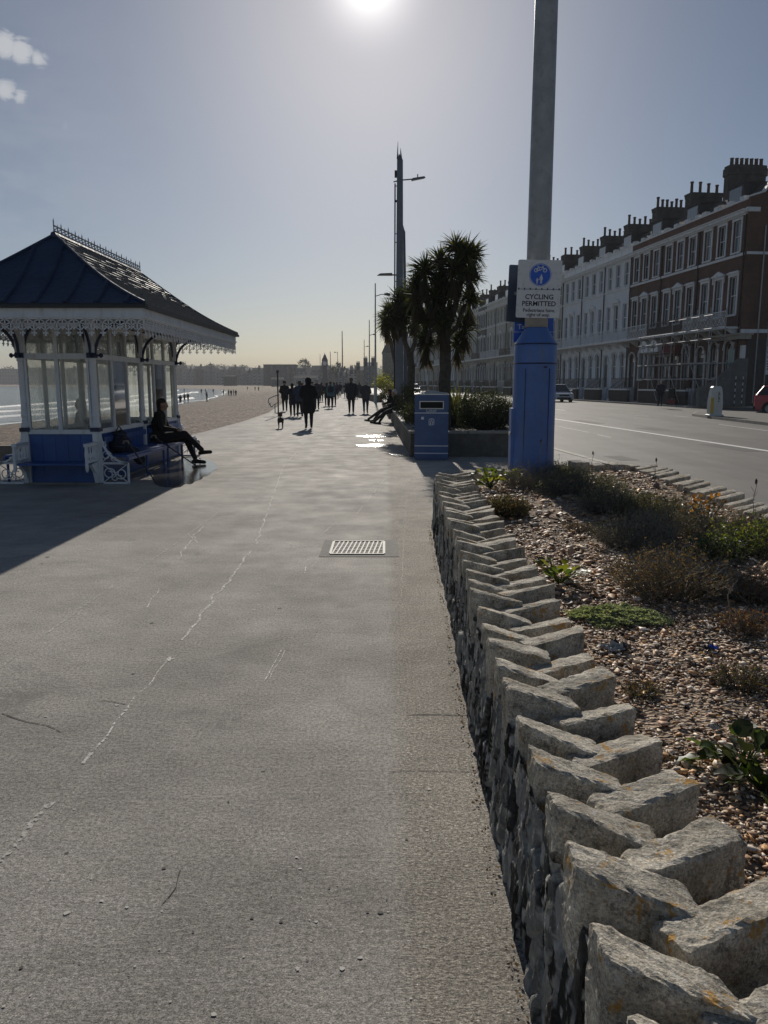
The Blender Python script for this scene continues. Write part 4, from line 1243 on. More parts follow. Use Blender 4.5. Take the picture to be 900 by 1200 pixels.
# ================================================================== PLANTERS
def planter(name, poly, h, label, cop=.05, soilz=None):
    c = sum((Vector((p[0], p[1], 0)) for p in poly), Vector())/len(poly)
    S = empty(name, (c.x, c.y, 0), 0, label, 'planter', 'raised stone planters along the promenade')
    n = len(poly)
    body = MB(); cp = MB(); so = MB()
    inn = []
    for i in range(n):
        p = Vector((*poly[i], 0)); a = Vector((*poly[i-1], 0)); b = Vector((*poly[(i+1) % n], 0))
        d1 = (p-a).normalized(); d2 = (b-p).normalized(); n1 = Vector((-d1.y, d1.x, 0)); n2 = Vector((-d2.y, d2.x, 0))
        m = (n1+n2).normalized(); inn.append(p+m*.32/max(.4, m.dot(n1)))
    for i in range(n):
        j = (i+1) % n; a, b = Vector((*poly[i], 0)), Vector((*poly[j], 0)); ia, ib = inn[i], inn[j]
        z = lambda v, zz: (v.x-c.x, v.y-c.y, zz)
        body.hexa([z(a,-.02), z(b,-.02), z(ib,-.02), z(ia,-.02)], [z(a,h-cop), z(b,h-cop), z(ib,h-cop), z(ia,h-cop)])
        L = (b-a).length; k = max(1, int(L/1.1)); o = (ia-a).normalized()*.03
        for q in range(k):
            t0, t1 = q/k+.004, (q+1)/k-.004
            cp.hexa([z(a.lerp(b,t0)-o,h-cop), z(a.lerp(b,t1)-o,h-cop), z(ia.lerp(ib,t1),h-cop), z(ia.lerp(ib,t0),h-cop)], [z(a.lerp(b,t0)-o,h), z(a.lerp(b,t1)-o,h), z(ia.lerp(ib,t1),h), z(ia.lerp(ib,t0),h)])
    body.build('wall', PLM, S); cp.build('coping', PLC, S)
    so.add([(v.x-c.x, v.y-c.y, h-.1) for v in inn], [tuple(range(n))]); so.build('soil', M['soil'], S)
PLM = pm('planter_stone', (.13,.12,.10), .3, 5, .9, bmp=.8, bscale=14, bdist=.03, dirt=(.10,.095,.075))
PLC = pm('planter_coping', (.33,.31,.26), .2, 4, .8, bmp=.4, bscale=30, bdist=.01, dirt=(.2,.19,.16))
M['soil'] = pm('planter_soil', (.06,.045,.03), .4, 6, .95, bmp=1, bscale=20, bdist=.04)
planter('stone_planter', [(.58,16.85),(3.15,16.95),(2.2,33.4),(.30,33.4)], .56, 'long stone planter with palms behind the blue litter bin')
planter('stone_planter', [(.22,35.6),(2.0,35.6),(.9,54),(-.12,54)], .5, 'middle stone planter beyond the seated pair')
planter('stone_planter', [(-.75,66),(-.1,66),(-3.0,100),(-3.9,100)], .6, 'far stone planter with rounded shrubs under the slim lamp posts')

# ================================================================== MASTS AND FAR LAMP POSTS
def make_mast():
    Y = 32.0; X = XA(467.8, Y, 1.0)
    S = empty('laser_mast', (X, Y, 0), 0, 'tall grey tapering mast of twin blades behind the palms with small street lamp', 'mast')
    H = HA(177, Y); mt = M['mast']
    mb = MB(); wb, wt = .17, .115
    mb.hexa([(-wb,-.2,.4),(wb,-.2,.4),(wb,.2,.4),(-wb,.2,.4)], [(-wt,-.1,H-.35),(wt,-.1,H-.35),(wt,.1,H-.35),(-wt,.1,H-.35)])
    mb.hexa([(-wt,-.1,H-.35),(wt,-.1,H-.35),(wt,.1,H-.35),(-wt,.1,H-.35)], [(-.04,-.03,H-.1),(wt*.8,-.03,H-.3),(wt*.8,.03,H-.3),(-.04,.03,H-.1)])
    mb.add([(0,-.03,H-.2),(.09,-.03,H-.3),(.09,.03,H-.3),(0,.03,H-.2),(.02,0,H+.15)], [(0,1,4),(1,2,4),(2,3,4),(3,0,4)])
    mb.build('mast_shaft', mt, S)
    mb = MB(); mb.tube([(-.10,0,H-.3),(-.08,0,HA(166,Y))], [.03,.006], 6); mb.build('finial', M['black_metal'], S)
    mb = MB(); H2 = HA(262, Y)
    mb.hexa([(.2,.05,.4),(.38,.05,.4),(.38,.28,.4),(.2,.28,.4)], [(.135,.05,H2-.15),(.225,.05,H2-.3),(.225,.2,H2-.3),(.135,.2,H2)]); mb.build('second_blade', mt, S)
    mb = MB(); zt = HA(215, Y)
    mb.tube([(-.2,0,.5),(-.19,0,zt)], .028, 6)
    for py in (218, 236, 274, 284, 330, 380): z = HA(py, Y); mb.bar((-.2,0,z), (-.08,0,z), .03, .03)
    mb.box(-.21,-.12,-.03,.03,HA(237,Y),HA(236,Y)+.05)
    mb.build('side_tube', M['black_metal'], S)
    mb = MB(); mb.box(-.21,-.118,-.06,.06,HA(208,Y),HA(200,Y)); mb.build('laser_box', M['black_metal'], S)
    mb = MB(); z = HA(212, Y)
    mb.tube([(-.25,0,z-.04),(0,-.02,z+.02),(.5,-.02,z+.06),(1.0,-.02,z+.12)], .026, 6); a = mb.build('lamp_arm', mt, S)
    mb = MB(); mb.hexa([(.45,-.1,z+.0),(.95,-.08,z+.09),(.95,.05,z+.09),(.45,.07,z+.0)], [(.5,-.05,z+.1),(.98,-.05,z+.17),(.98,.03,z+.17),(.5,.03,z+.1)]); mb.box(.68,.72,-.02,.02,z+.1,z+.25); mb.build('lantern', mt, a)
    mb = MB(); z = HA(322, Y)
    mb.tube([(-.05,0,z-.02),(-.35,0,z)], .03, 6); a = mb.build('lamp_arm', mt, S)
    mb = MB(); mb.hexa([(-.9,-.09,z-.03),(-.28,-.1,z-.03),(-.28,.1,z-.03),(-.9,.09,z-.03)], [(-.78,-.05,z+.05),(-.3,-.05,z+.07),(-.3,.05,z+.07),(-.78,.05,z+.05)]); mb.build('lantern', M['wood'], a)
make_mast()

def lamppost(px, ytop, ybase, arms, w, label):
    Y = 1440.0/(ybase-449)*1.0; X = XA(px, Y, 1.0); H = HA(ytop, Y)
    S = empty('street_lamp', (X, Y, 0), 0, label, 'street lamp', 'slim street lamps down the seafront')
    mb = MB(); mb.tube([(0,0,0),(0,0,1.2),(0,0,1.25),(0,0,H)], [w*1.6,w*1.6,w,w*.5], 8); mb.build('pole', M['galv'], S)
    for ya, dx in arms:
        z = HA(ya, Y); L = dx*Y/900
        mb = MB(); mb.tube([(0,0,z-.15),(L*.4,0,z),(L,0,z+.02)], w*.4, 6); a = mb.build('lamp_arm', M['galv'], S)
        s = 1 if L > 0 else -1
        mb = MB(); mb.box(min(L*.6,L), max(L*.6,L), -.12, .12, z-.05, z+.09); mb.build('lantern', M['black_metal'], a)
lamppost(440, 332, 471, [(345, 17)], .09, 'slim street lamp just left of the tall mast')
lamppost(433, 375, 463, [(392, 7)], .10, 'second slim street lamp further down the seafront, behind the first')
lamppost(401.5, 388, 461, [], .12, 'plain tall pole among the walkers down the promenade')
lamppost(427, 398, 460, [(406,5)], .09, 'short distant street lamp between the plain pole and the second lamp')
lamppost(387.5, 412, 459, [], .10, 'thin flagpole just right of the clock tower')
lamppost(396, 412, 459, [(413,-4)], .08, 'thin distant street lamp right of the flagpole')
lamppost(375.5, 415, 459, [], .07, 'thin flagpole just left of the clock tower')
# post and railing at the beach steps
Yp = 38.0
S = empty('promenade_post', (XA(326, Yp, .5), Yp, 0), 0, 'dark slender post standing at the promenade edge by the beach steps', 'post')
mb = MB(); mb.tube([(0,0,0),(0,0,HA(434,Yp))], .035, 8); mb.build('pole', M['black_metal'], S)
mb = MB(); mb.box(-.06,.06,-.03,.03,HA(437,Yp),HA(434,Yp)); mb.build('cap_box', M['black_metal'], S)
S = empty('handrail', (XA(318, Yp, .3)-.1, Yp+.4, 0), 0, 'looping tubular handrail at the top of the beach steps', 'handrail')
z = lambda py: HA(py, Yp)
mb = MB(); q = lambda px, py: (XA(px, Yp, .3)-S.location.x, 0, z(py))
mb.tube([q(326,463), q(320,464.5), q(314,467.5), q(313,471), q(315,475), q(319,477.5)], .025, 6)
mb.tube([q(326,471), q(320,474.5), q(316,477.5), q(315,472)], .022, 6); mb.tube([q(321,484), q(321,474)], .025, 6)
mb.build('rail', M['galv'], S)

# bollard island
def island():
    pts = [P(x, y, -.12) for x, y in ((811,487.5),(815,484.2),(840,483.4),(905,485.6),(960,489),(960,508),(905,499.5),(860,494),(830,490.5))]
    mb = MB(); mb.prism([(p.x,p.y,-.3) for p in pts], (0,0,.30)); 
    o = mb.build('traffic_island', EDGE_MAT); tag(o, kind='structure')
    c = sum(pts, Vector())/len(pts)
    mb = MB(); mb.prism([(c.x+(p.x-c.x)*.985, c.y+(p.y-c.y)*.94, .0) for p in pts], (0,0,.006)); tag(mb.build('island_top', pm('island_asphalt', (.12,.115,.105), .2, 3, .85, bmp=.4)), kind='structure')
    Y = P(838,487.5,0).y; X = XA(838, Y, .7); H = HA(452.5, Y); w = 7.6*Y/900
    S = empty('traffic_bollard', (X, Y, 0), R(6), 'white traffic island bollard with a yellow side panel', 'bollard')
    mb = MB()
    def sec(z, a, b): return [(-a,-b,z),(-a*.7,-b*1.2,z),(a*.7,-b*1.2,z),(a,-b,z),(a,b,z),(-a,b,z)]
    prof = [(.0,w*1.15,.22),(.06,w*1.15,.22),(.10,w*.93,.17),(H*.45,w*.98,.17),(H*.8,w*.84,.15),(H*.95,w*.74,.13),(H,w*.55,.10)]
    for (z0,a0,b0),(z1,a1,b1) in zip(prof, prof[1:]):
        s0, s1 = sec(z0,a0,b0), sec(z1,a1,b1)
        for i in range(6): j = (i+1) % 6; mb.quad(s0[i], s0[j], s1[j], s1[i])
    mb.add(sec(H,w*.55,.10), [(0,1,2,3,4,5)]); mb.build('body', pm('bollard_plastic', (.66,.65,.6), .08, 3, .45, dirt=(.45,.43,.38)), S)
    mb = MB(); z1 = H*.62
    mb.hexa([(-w*1.03,-.18,.15),(-w*.55,-.235,.15),(-w*.55,-.20,.15),(-w*.9,-.15,.15)], [(-w*.99,-.175,z1),(-w*.55,-.22,z1),(-w*.55,-.17,z1),(-w*.88,-.14,z1)]); mb.build('yellow_panel', M['yellow'], S)
    mb = MB()
    for i in range(5):
        z = H-.30-i*.105; a_ = w*.12
        mb.box(a_, a_+.022, -.2135, -.2105, z-.04, z+.04)
        if i % 2 == 0: mb.box(a_+.022, a_+.085, -.2135, -.2105, z-.04, z-.02)
        else: mb.box(a_+.022, a_+.085, -.2135, -.2105, z+.012, z+.034); mb.box(a_+.06, a_+.085, -.2135, -.2105, z-.04, z+.012)
    mb.build('dark_marks', M['sign_black'], S)
    # chain-like stay above
    mb = MB(); mb.tube([(0,0,H-.01),(0,0,H+.55)], .02, 6); mb.build('marker_rod', M['galv'], S)
island()
# ================================================================== TERRACES
def brick_mat(name, c1, c2, mortar):
    m, nt, b = newmat(name)
    tc = nd(nt, 'ShaderNodeTexCoord'); sx = nd(nt, 'ShaderNodeSeparateXYZ'); nt.links.new(tc.outputs['Object'], sx.inputs[0])
    ad = nd(nt, 'ShaderNodeMath', operation='ADD'); nt.links.new(sx.outputs[0], ad.inputs[0]); nt.links.new(sx.outputs[1], ad.inputs[1])
    cb = nd(nt, 'ShaderNodeCombineXYZ'); nt.links.new(ad.outputs[0], cb.inputs[0]); nt.links.new(sx.outputs[2], cb.inputs[1])
    bt = nd(nt, 'ShaderNodeTexBrick'); nt.links.new(cb.outputs[0], bt.inputs['Vector'])
    bt.inputs['Scale'].default_value = 1; bt.inputs['Brick Width'].default_value = .23; bt.inputs['Row Height'].default_value = .078; bt.inputs['Mortar Size'].default_value = .01
    bt.inputs['Color1'].default_value = (*c1, 1); bt.inputs['Color2'].default_value = (*c2, 1); bt.inputs['Mortar'].default_value = (*mortar, 1)
    vec = coords(nt, 'Object')
    c = mix(nt, 1.0, bt.outputs['Color'], ramp(nt, noise_n(nt, vec, .7, 6, .65), [(.3, .65), (.7, 1.3)]), 'MULTIPLY')
    nt.links.new(c, b.inputs['Base Color']); b.inputs['Roughness'].default_value = .9
    bump(nt, bt.outputs['Fac'], .4, .01, b)
    return m
HM = {
 'brick': brick_mat('red_brick', (.15,.060,.040), (.10,.042,.030), (.15,.12,.095)),
 'white': pm('white_render', (.80,.81,.82), .04, .8, .7, dirt=(.5,.5,.49), streak=(1,1,.2)),
 'cream': pm('cream_render', (.56,.53,.45), .09, .7, .75, dirt=(.25,.23,.19), streak=(1,1,.2)),
 'stone': pm('buff_render', (.40,.37,.31), .12, .7, .8, dirt=(.18,.165,.14), streak=(1,1,.2)),
 'grey': pm('grey_render', (.125,.12,.115), .12, .7, .8, dirt=(.08,.08,.075)),
 'trim': pm('stone_trim', (.78,.785,.785), .05, 1.5, .6, dirt=(.45,.44,.42), streak=(1,1,.3)),
 'slate': pm('roof_slate', (.05,.052,.058), .25, 2, .92, bmp=.4, bscale=8, bdist=.03),
 'stack': pm('sooty_stack', (.085,.075,.066), .35, 1.2, .9, dirt=(.16,.145,.125), bmp=.5, bscale=12),
 'pot': pm('chimney_pot', (.11,.075,.055), .25, 3, .85),
 'winframe': pm('window_frame', (.72,.74,.76), .05, 4, .4),
 'door': pm('door_paint', (.03,.05,.07), .15, 3, .4),
}
def pane_mat():
    m, nt, b = newmat('window_pane')
    oi = nd(nt, 'ShaderNodeObjectInfo'); vec = coords(nt, 'Object')
    # net curtain / blind / dark room behind the glass, by window
    c = ramp(nt, oi.outputs['Random'], [(0, (.02,.025,.03)), (.35, (.05,.06,.07)), (.55, (.16,.18,.2)), (.8, (.30,.33,.36)), (1, (.06,.07,.08))])
    c = mix(nt, 1.0, c, ramp(nt, noise_n(nt, coords(nt, 'Object', (9,9,.3)), 1, 3, .5), [(.3, .7), (.7, 1.2)]), 'MULTIPLY')
    nt.links.new(c, b.inputs['Base Color']); b.inputs['Roughness'].default_value = .08; b.inputs['Specular IOR Level'].default_value = .7
    b.inputs['Coat Weight'].default_value = .5; b.inputs['Coat Roughness'].default_value = .03
    return m
HM['pane'] = pane_mat()
HW = 6.13
ROT = math.atan(.111)
def facade(mb, y0, y1, z0, z1, ops, depth=.30, x=0.0, mi=0, side=False, cut=None):
    """wall face on plane x=x (outward is -x) with openings and reveals; ops (ya,yb,za,zb)"""
    ysb = sorted({y0, y1, *[o[0] for o in ops], *[o[1] for o in ops]}); zsb = sorted({z0, z1, *[o[2] for o in ops], *[o[3] for o in ops]})
    for a, b in zip(ysb, ysb[1:]):
        for c, d in zip(zsb, zsb[1:]):
            if any(o[0] <= a+1e-6 and o[1] >= b-1e-6 and o[2] <= c+1e-6 and o[3] >= d-1e-6 for o in ops): continue
            mb.quad((x,a,c), (x,a,d), (x,b,d), (x,b,c), mi)
    for ya, yb, za, zb in ops:
        mb.quad((x,ya,za),(x+depth,ya,za),(x+depth,ya,zb),(x,ya,zb),mi); mb.quad((x,yb,za),(x,yb,zb),(x+depth,yb,zb),(x+depth,yb,za),mi)
        mb.quad((x,ya,za),(x,yb,za),(x+depth,yb,za),(x+depth,ya,za),mi); mb.quad((x,ya,zb),(x+depth,ya,zb),(x+depth,yb,zb),(x,yb,zb),mi)

def sash(parent, yc, zb, w, h, arch=False, hood=None, surround=True, x=0.0, bars=True):
    fr = MB(); t = .06; xf0, xf1 = x+.13, x+.19
    y0, y1 = yc-w/2, yc+w/2
    fr.box(xf0, xf1, y0, y0+t, zb, zb+h); fr.box(xf0, xf1, y1-t, y1, zb, zb+h)
    fr.box(xf0, xf1, y0+t, y1-t, zb, zb+t); fr.box(xf0, xf1, y0+t, y1-t, zb+h-t, zb+h); fr.box(xf0-.02, xf1, y0+t, y1-t, zb+h*.5-.03, zb+h*.5+.03)
    if bars: fr.box(xf0+.01, xf1, yc-.015, yc+.015, zb+t, zb+h*.5-.03); fr.box(xf0+.01, xf1, yc-.015, yc+.015, zb+h*.5+.03, zb+h-t)
    wnd = fr.build('window', HM['winframe'], parent)
    pn = MB(); pn.box(x+.165, x+.175, y0+.02, y1-.02, zb+.02, zb+h-.02); pn.build('pane', HM['pane'], wnd)
    sr = MB()
    sr.box(x-.09, x+.02, y0-.12, y1+.12, zb-.12, zb-.005)          # sill
    if surround:
        sr.box(x-.045, x+.003, y0-.15, y0-.0, zb, zb+h-.0); sr.box(x-.045, x+.003, y1+.0, y1+.15, zb, zb+h)
    if arch:
        r = w/2+.14; prev = None
        for k in range(9):
            a = PI*k/8; p = (yc+r*math.cos(a), zb+h-w*.5+.0+r*math.sin(a)*1.05)
            if prev: sr.bar((x-.03,prev[0],prev[1]), (x-.03,p[0],p[1]), .07, .17, up=(1,0,0))
            prev = p
    elif surround: sr.box(x-.06, x+.003, y0-.17, y1+.17, zb+h+.002, zb+h+.2)
    if hood == 'flat': sr.box(x-.16, x+.003, y0-.24, y1+.24, zb+h+.202, zb+h+.30); sr.box(x-.10,x+.003,y0-.1,y1+.1,zb+h+.302,zb+h+.36)
    if hood == 'ped':
        sr.box(x-.20, x+.003, y0-.32, y1+.32, zb+h+.202, zb+h+.32); sr.prism([(x-.16,y0-.28,zb+h+.322),(x-.16,y1+.28,zb+h+.322),(x-.16,yc,zb+h+.60)], (.163,0,0))
        for yy in (y0-.27, y1+.15): sr.box(x-.12, x+.003, yy, yy+.12, zb+h-.25, zb+h+.2)
    sr.build('window_surround', HM['trim'], wnd)
    return wnd

def make_house(wallkey, balcony='white', brick=False, door_at=2, chim=5, far=False, arches=True):
    S = empty('terraced_house', (0,0,0)); wm = HM[wallkey]
    z1 = 13.95; ops = []
    yc = (1.12, 3.06, 5.0)
    W2, H2, Z2 = .98, 2.1, 10.65
    W1, H1, Z1 = 1.0, 2.25, 6.75
    WG, HG, ZG = 1.02, 2.5, 1.95
    for i, y in enumerate(yc):
        ops.append((y-W2/2, y+W2/2, Z2, Z2+H2)); ops.append((y-W1/2, y+W1/2, Z1-.35, Z1+H1))
        if i == door_at: ops.append((y-.55, y+.55, 1.2, 4.25))
        else: ops.append((y-WG/2, y+WG/2, ZG, ZG+HG))
    body = MB()
    facade(body, 0, HW, -.1, z1, ops)
    body.quad((9.5,0,-.1),(9.5,HW,-.1),(9.5,HW,z1-1.2),(9.5,0,z1-1.2))
    body.quad((0,0,-.1),(9.5,0,-.1),(9.5,0,z1-1.2),(0,0,z1)); body.quad((0,HW,-.1),(0,HW,z1),(9.5,HW,z1-1.2),(9.5,HW,-.1))
    body.quad((0,0,z1),(.3,0,z1),(.3,HW,z1),(0,HW,z1)); body.quad((.3,0,z1),(.3,0,z1-.9),(.3,HW,z1-.9),(.3,HW,z1))
    # floors behind to stop light leaking through the openings
    body.quad((.31,0,-.1),(.31,0,z1-.9),(.31,HW,z1-.9),(.31,HW,-.1))
    w = body.build('wall', wm, S)
    # arched heads closing the ground-floor openings into arches
    if arches:
        sp = MB()
        for i, y in enumerate(yc):
            ww, zb, hh = (1.1, 1.2, 3.05) if i == door_at else (WG, ZG, HG)
            r = ww/2; zs = zb+hh-r
            for s in (-1, 1):
                q = [(.001, y+s*r, zb+hh), (.001, y+s*r, zs)]
                for k in range(1, 7): a = PI/2*k/6; q.append((.001, y+s*r*math.cos(a), zs+r*math.sin(a)))
                sp.prism(q, (.12, 0, 0))
        sp.build('arch_head', wm, w)
    # string courses, cornice, coping
    tr = MB()
    tr.box(-.07, .003, 0, HW, 10.30, 10.48); tr.box(-.14, .003, 0, HW, 12.96, 13.06); tr.box(-.26, .003, 0, HW, 13.062, 13.26); tr.box(-.34, .003, 0, HW, 13.262, 13.34)
    tr.box(-.05, .35, 0, HW, z1+.002, z1+.12)
    for k in range(4): yy = .5+k*1.7; tr.box(-.03, .33, yy, yy+.55, z1+.121, z1+.36)
    tr.build('cornice', HM['trim'], S)
    for i, y in enumerate(yc):
        sash(S, y, Z2, W2, H2, surround=brick)
        sash(S, y, Z1-.35, W1, H1+.35, hood=('ped' if i == 1 else ('flat' if brick else None)), surround=brick or i == 1)
        if i != door_at: sash(S, y, ZG, WG, HG, arch=True, surround=brick)
        else:
            d = MB(); d.box(.12, .18, y-.54, y+.54, 1.2, 3.45)
            for zz in (1.4, 2.4):
                for sy in (-.25, .25): d.box(.10, .121, y+sy-.17, y+sy+.17, zz, zz+.8)
            dd = d.build('door', HM['door'], S)
            fl = MB(); fl.box(.14, .15, y-.54, y+.54, 3.5, 4.24); fl.build('fanlight', HM['pane'], dd)
            sr = MB(); r = .68; prev = None
            for k in range(9):
                a = PI*k/8; p = (y+r*math.cos(a), 3.7+r*math.sin(a))
                if prev: sr.bar((-.03,prev[0],prev[1]), (-.03,p[0],p[1]), .07, .17, up=(1,0,0))
                prev = p
            for s in (-1, 1): sr.box(-.06, .003, y+s*.68-.1, y+s*.68+.1, 1.2, 3.7)
            sr.build('door_surround', HM['trim'], dd)
            st = MB()
            for k in range(6): st.box(-.35-.28*(k+1), -.35-.28*k, y-.75, y+.75, 0, 1.2-.2*k)
            st.box(-.35, .1, y-.75, y+.75, 0, 1.2)
            st.build('steps', HM['trim'], S)
            for s in (-1, 1):
                rl = MB()
                rl.tube([(-.1,y+s*.72,2.1),(-.4,y+s*.72,2.1),(-2.05,y+s*.72,.95)], .02, 5)
                for k in range(9):
                    t = k/8; xx = -.3-1.75*t; z0_ = max(0, 1.2-.2*int(max(0, (-xx-.35)/.28)))
                    rl.bar((xx,y+s*.72,z0_), (xx,y+s*.72,2.1-1.15*max(0,(-xx-.4)/1.65)), .022, .022)
                rl.build('handrail', M['black_metal'], S)
    # balcony
    ms = {'white': HM['trim'], 'black': M['black_metal']}[balcony]
    bl = MB(); bl.box(-1.05, .003, .0, HW, 5.35, 5.5); bl.box(-1.12, -1.02, .0, HW, 5.38, 5.56)
    for yy in (.3, 2.1, 4.0, 5.8): bl.prism([(-.9,yy-.06,5.348),(0,yy-.06,5.348),(0,yy-.06,4.8)], (0,.12,0))
    bo = bl.build('balcony', HM['trim'], S)
    rl = MB(); rl.box(-1.09, -1.04, 0, HW, 6.52, 6.57); rl.box(-1.08, -1.05, 0, HW, 5.62, 5.65)
    n = 44
    for k in range(n): yy = HW*(k+.5)/n; rl.box(-1.075, -1.055, yy-.011, yy+.011, 5.651, 6.519)
    for k in range(12):
        a = HW*k/12; rl.bar((-1.065,a,5.66), (-1.065,a+HW/12,6.2), .014, .03); rl.bar((-1.065,a+HW/12,5.66), (-1.065,a,6.2), .014, .03)
    rl.build('railing', ms, bo)
    # roof: mansard slope with dormer, chimney stack at the far party wall
    rf = MB()
    rf.quad((.31,.02,z1-.85),(.31,HW-.02,z1-.85),(1.7,HW-.02,15.3),(1.7,.02,15.3)); rf.quad((1.7,.02,15.3),(1.7,HW-.02,15.3),(5.2,HW-.02,16.2),(5.2,.02,16.2)); rf.quad((5.2,.02,16.2),(5.2,HW-.02,16.2),(9.6,HW-.02,12.6),(9.6,.02,12.6))
    ro = rf.build('roof', HM['slate'], S)
    dm = MB(); dm.box(.75, 2.4, 2.0, 4.0, 13.9, 15.5); dm.box(.68, 2.5, 1.9, 4.1, 15.501, 15.62); d = dm.build('dormer', HM['slate'], ro)
    pn = MB(); pn.box(.735, .749, 2.2, 3.8, 14.3, 15.35); pn.build('pane', HM['pane'], d)
    ch = MB(); sh = random.uniform(17.0,17.5); xa, xb = 1.9, 4.6; ya, yb = HW-.55, HW+.5
    ch.box(xa, xb, ya, yb, 13.0, sh-.35); ch.box(xa-.04, xb+.04, ya-.04, yb+.04, sh-.349, sh-.15); ch.box(xa-.07, xb+.07, ya-.07, yb+.07, sh-.149, sh)
    c = ch.build('chimney', HM['stack'], S)
    for k in range(chim):
        x = xa+.25+(xb-xa-.5)*k/max(1, chim-1); hh = random.choice((.75,.85,.95,.6))
        p = MB(); p.lathe([(.15,sh),(.13,sh+.1),(.12,sh+hh-.12),(.16,sh+hh-.1),(.15,sh+hh)], (x,HW-.02,0), 8); p.build('chimney_pot', HM['pot'], c)
    dp = MB(); dp.tube([(-.06,.04,.2),(-.06,.04,13)], .055, 6); dp.build('drainpipe', M['black_metal'], S)
    return S

def make_area_rail(name='area_railing'):
    """low dark wall with coping and iron railings guarding a basement area"""
    S = empty(name, (0,0,0))
    mb = MB(); mb.box(-2.55, -2.3, 0, 3.9, 0, 1.0); mb.build('wall', pm('dark_area_wall', (.045,.042,.04), .25, 2, .9, bmp=.5), S)
    mb = MB(); mb.box(-2.6, -2.25, 0, 3.9, 1.002, 1.12);  mb.build('coping', HM['trim'], S)
    mb = MB(); mb.box(-2.45, -2.41, .15, 3.75, 1.95, 1.99)
    for k in range(30): yy = .2+3.5*k/29; mb.box(-2.44, -2.42, yy-.01, yy+.01, 1.121, 2.06)
    mb.build('railing', M['black_metal'], S)
    return S
rail_t = None
DV = Vector((-.111, 1, 0)).normalized()
Y0 = 55.0
ORIG = Vector((30.9-.111*Y0, Y0, 0))
def hpos(i): return ORIG + DV*(HW*i)
protos = {
 'brick': make_house('brick', 'white', True, door_at=2, chim=6),
 'brickb': make_house('brick', 'black', True, door_at=1, chim=4),
 'white': make_house('white', 'white', False, door_at=2, chim=5),
 'cream': make_house('cream', 'white', False, door_at=2, chim=4),
 'stone': make_house('stone', 'black', False, door_at=0, chim=5),
 'grey': make_house('grey', 'black', True, door_at=2, chim=3),
}
rail_p = make_area_rail()
trees_ = {k: tree_of(v) for k, v in protos.items()}
rail_t = tree_of(rail_p)
ORD = 'first second third fourth fifth sixth seventh eighth ninth tenth eleventh twelfth thirteenth fourteenth fifteenth sixteenth seventeenth eighteenth nineteenth twentieth'.split()
plan = ['brick','brickb','brick','white','white','white','cream','white', 'cream','stone','cream','cream','grey','cream','stone','cream','white','cream','cream','stone','cream','white','cream','stone','cream','cream','white','cream','stone','cream']
cnt = {}
desc = {'brick': 'red brick terraced house with white window surrounds', 'brickb': 'red brick terraced house with a black balcony', 'white': 'white rendered terraced house', 'cream': 'cream rendered terraced house', 'stone': 'buff terraced house with a black balcony', 'grey': 'dark grey terraced house with white window surrounds'}
used = set()
gapped = lambda i: i+ (0 if i < 9 else 0)
for i, k in enumerate(plan):
    cnt[k] = cnt.get(k, 0)+1
    if k == 'brick': lab = desc[k]+(', behind the scaffolding at the corner' if i == 0 else ', joining the white terrace')
    elif k in ('brickb', 'grey'): lab = desc[k]+(' and white arched awnings' if k == 'brickb' else ', alone among cream ones')
    else:
        lab = f"{ORD[cnt[k]-1]} {desc[k]} counted away from the brick corner"
    if k not in used:
        o = protos[k]; used.add(k); o.location = hpos(i); o.rotation_euler = (0,0,ROT); o['label'] = lab; o['category'] = 'house'; o['group'] = 'terraced houses along the seafront'
    else: o = place(trees_[k], hpos(i), ROT, lab)
    o['category'] = 'house'; o['group'] = 'terraced houses along the seafront'
    r = rail_p if i == 0 else place(rail_t, (0,0,0))
    off = -.0 if k != 'stone' else 1.7
    r.location = hpos(i)+DV*off + (DV*HW*0); r.rotation_euler = (0,0,ROT)
    if i == 0: r.location = hpos(.35)
    r['category'] = 'railing'; r['group'] = 'area railings before the terrace'
    r['label'] = f"dark low wall with iron railings before the {('corner brick' if i==0 else ORD[min(i,19)] if i<20 else 'most distant')} house of the terrace"
# shrink the door-side conflict of variants: none

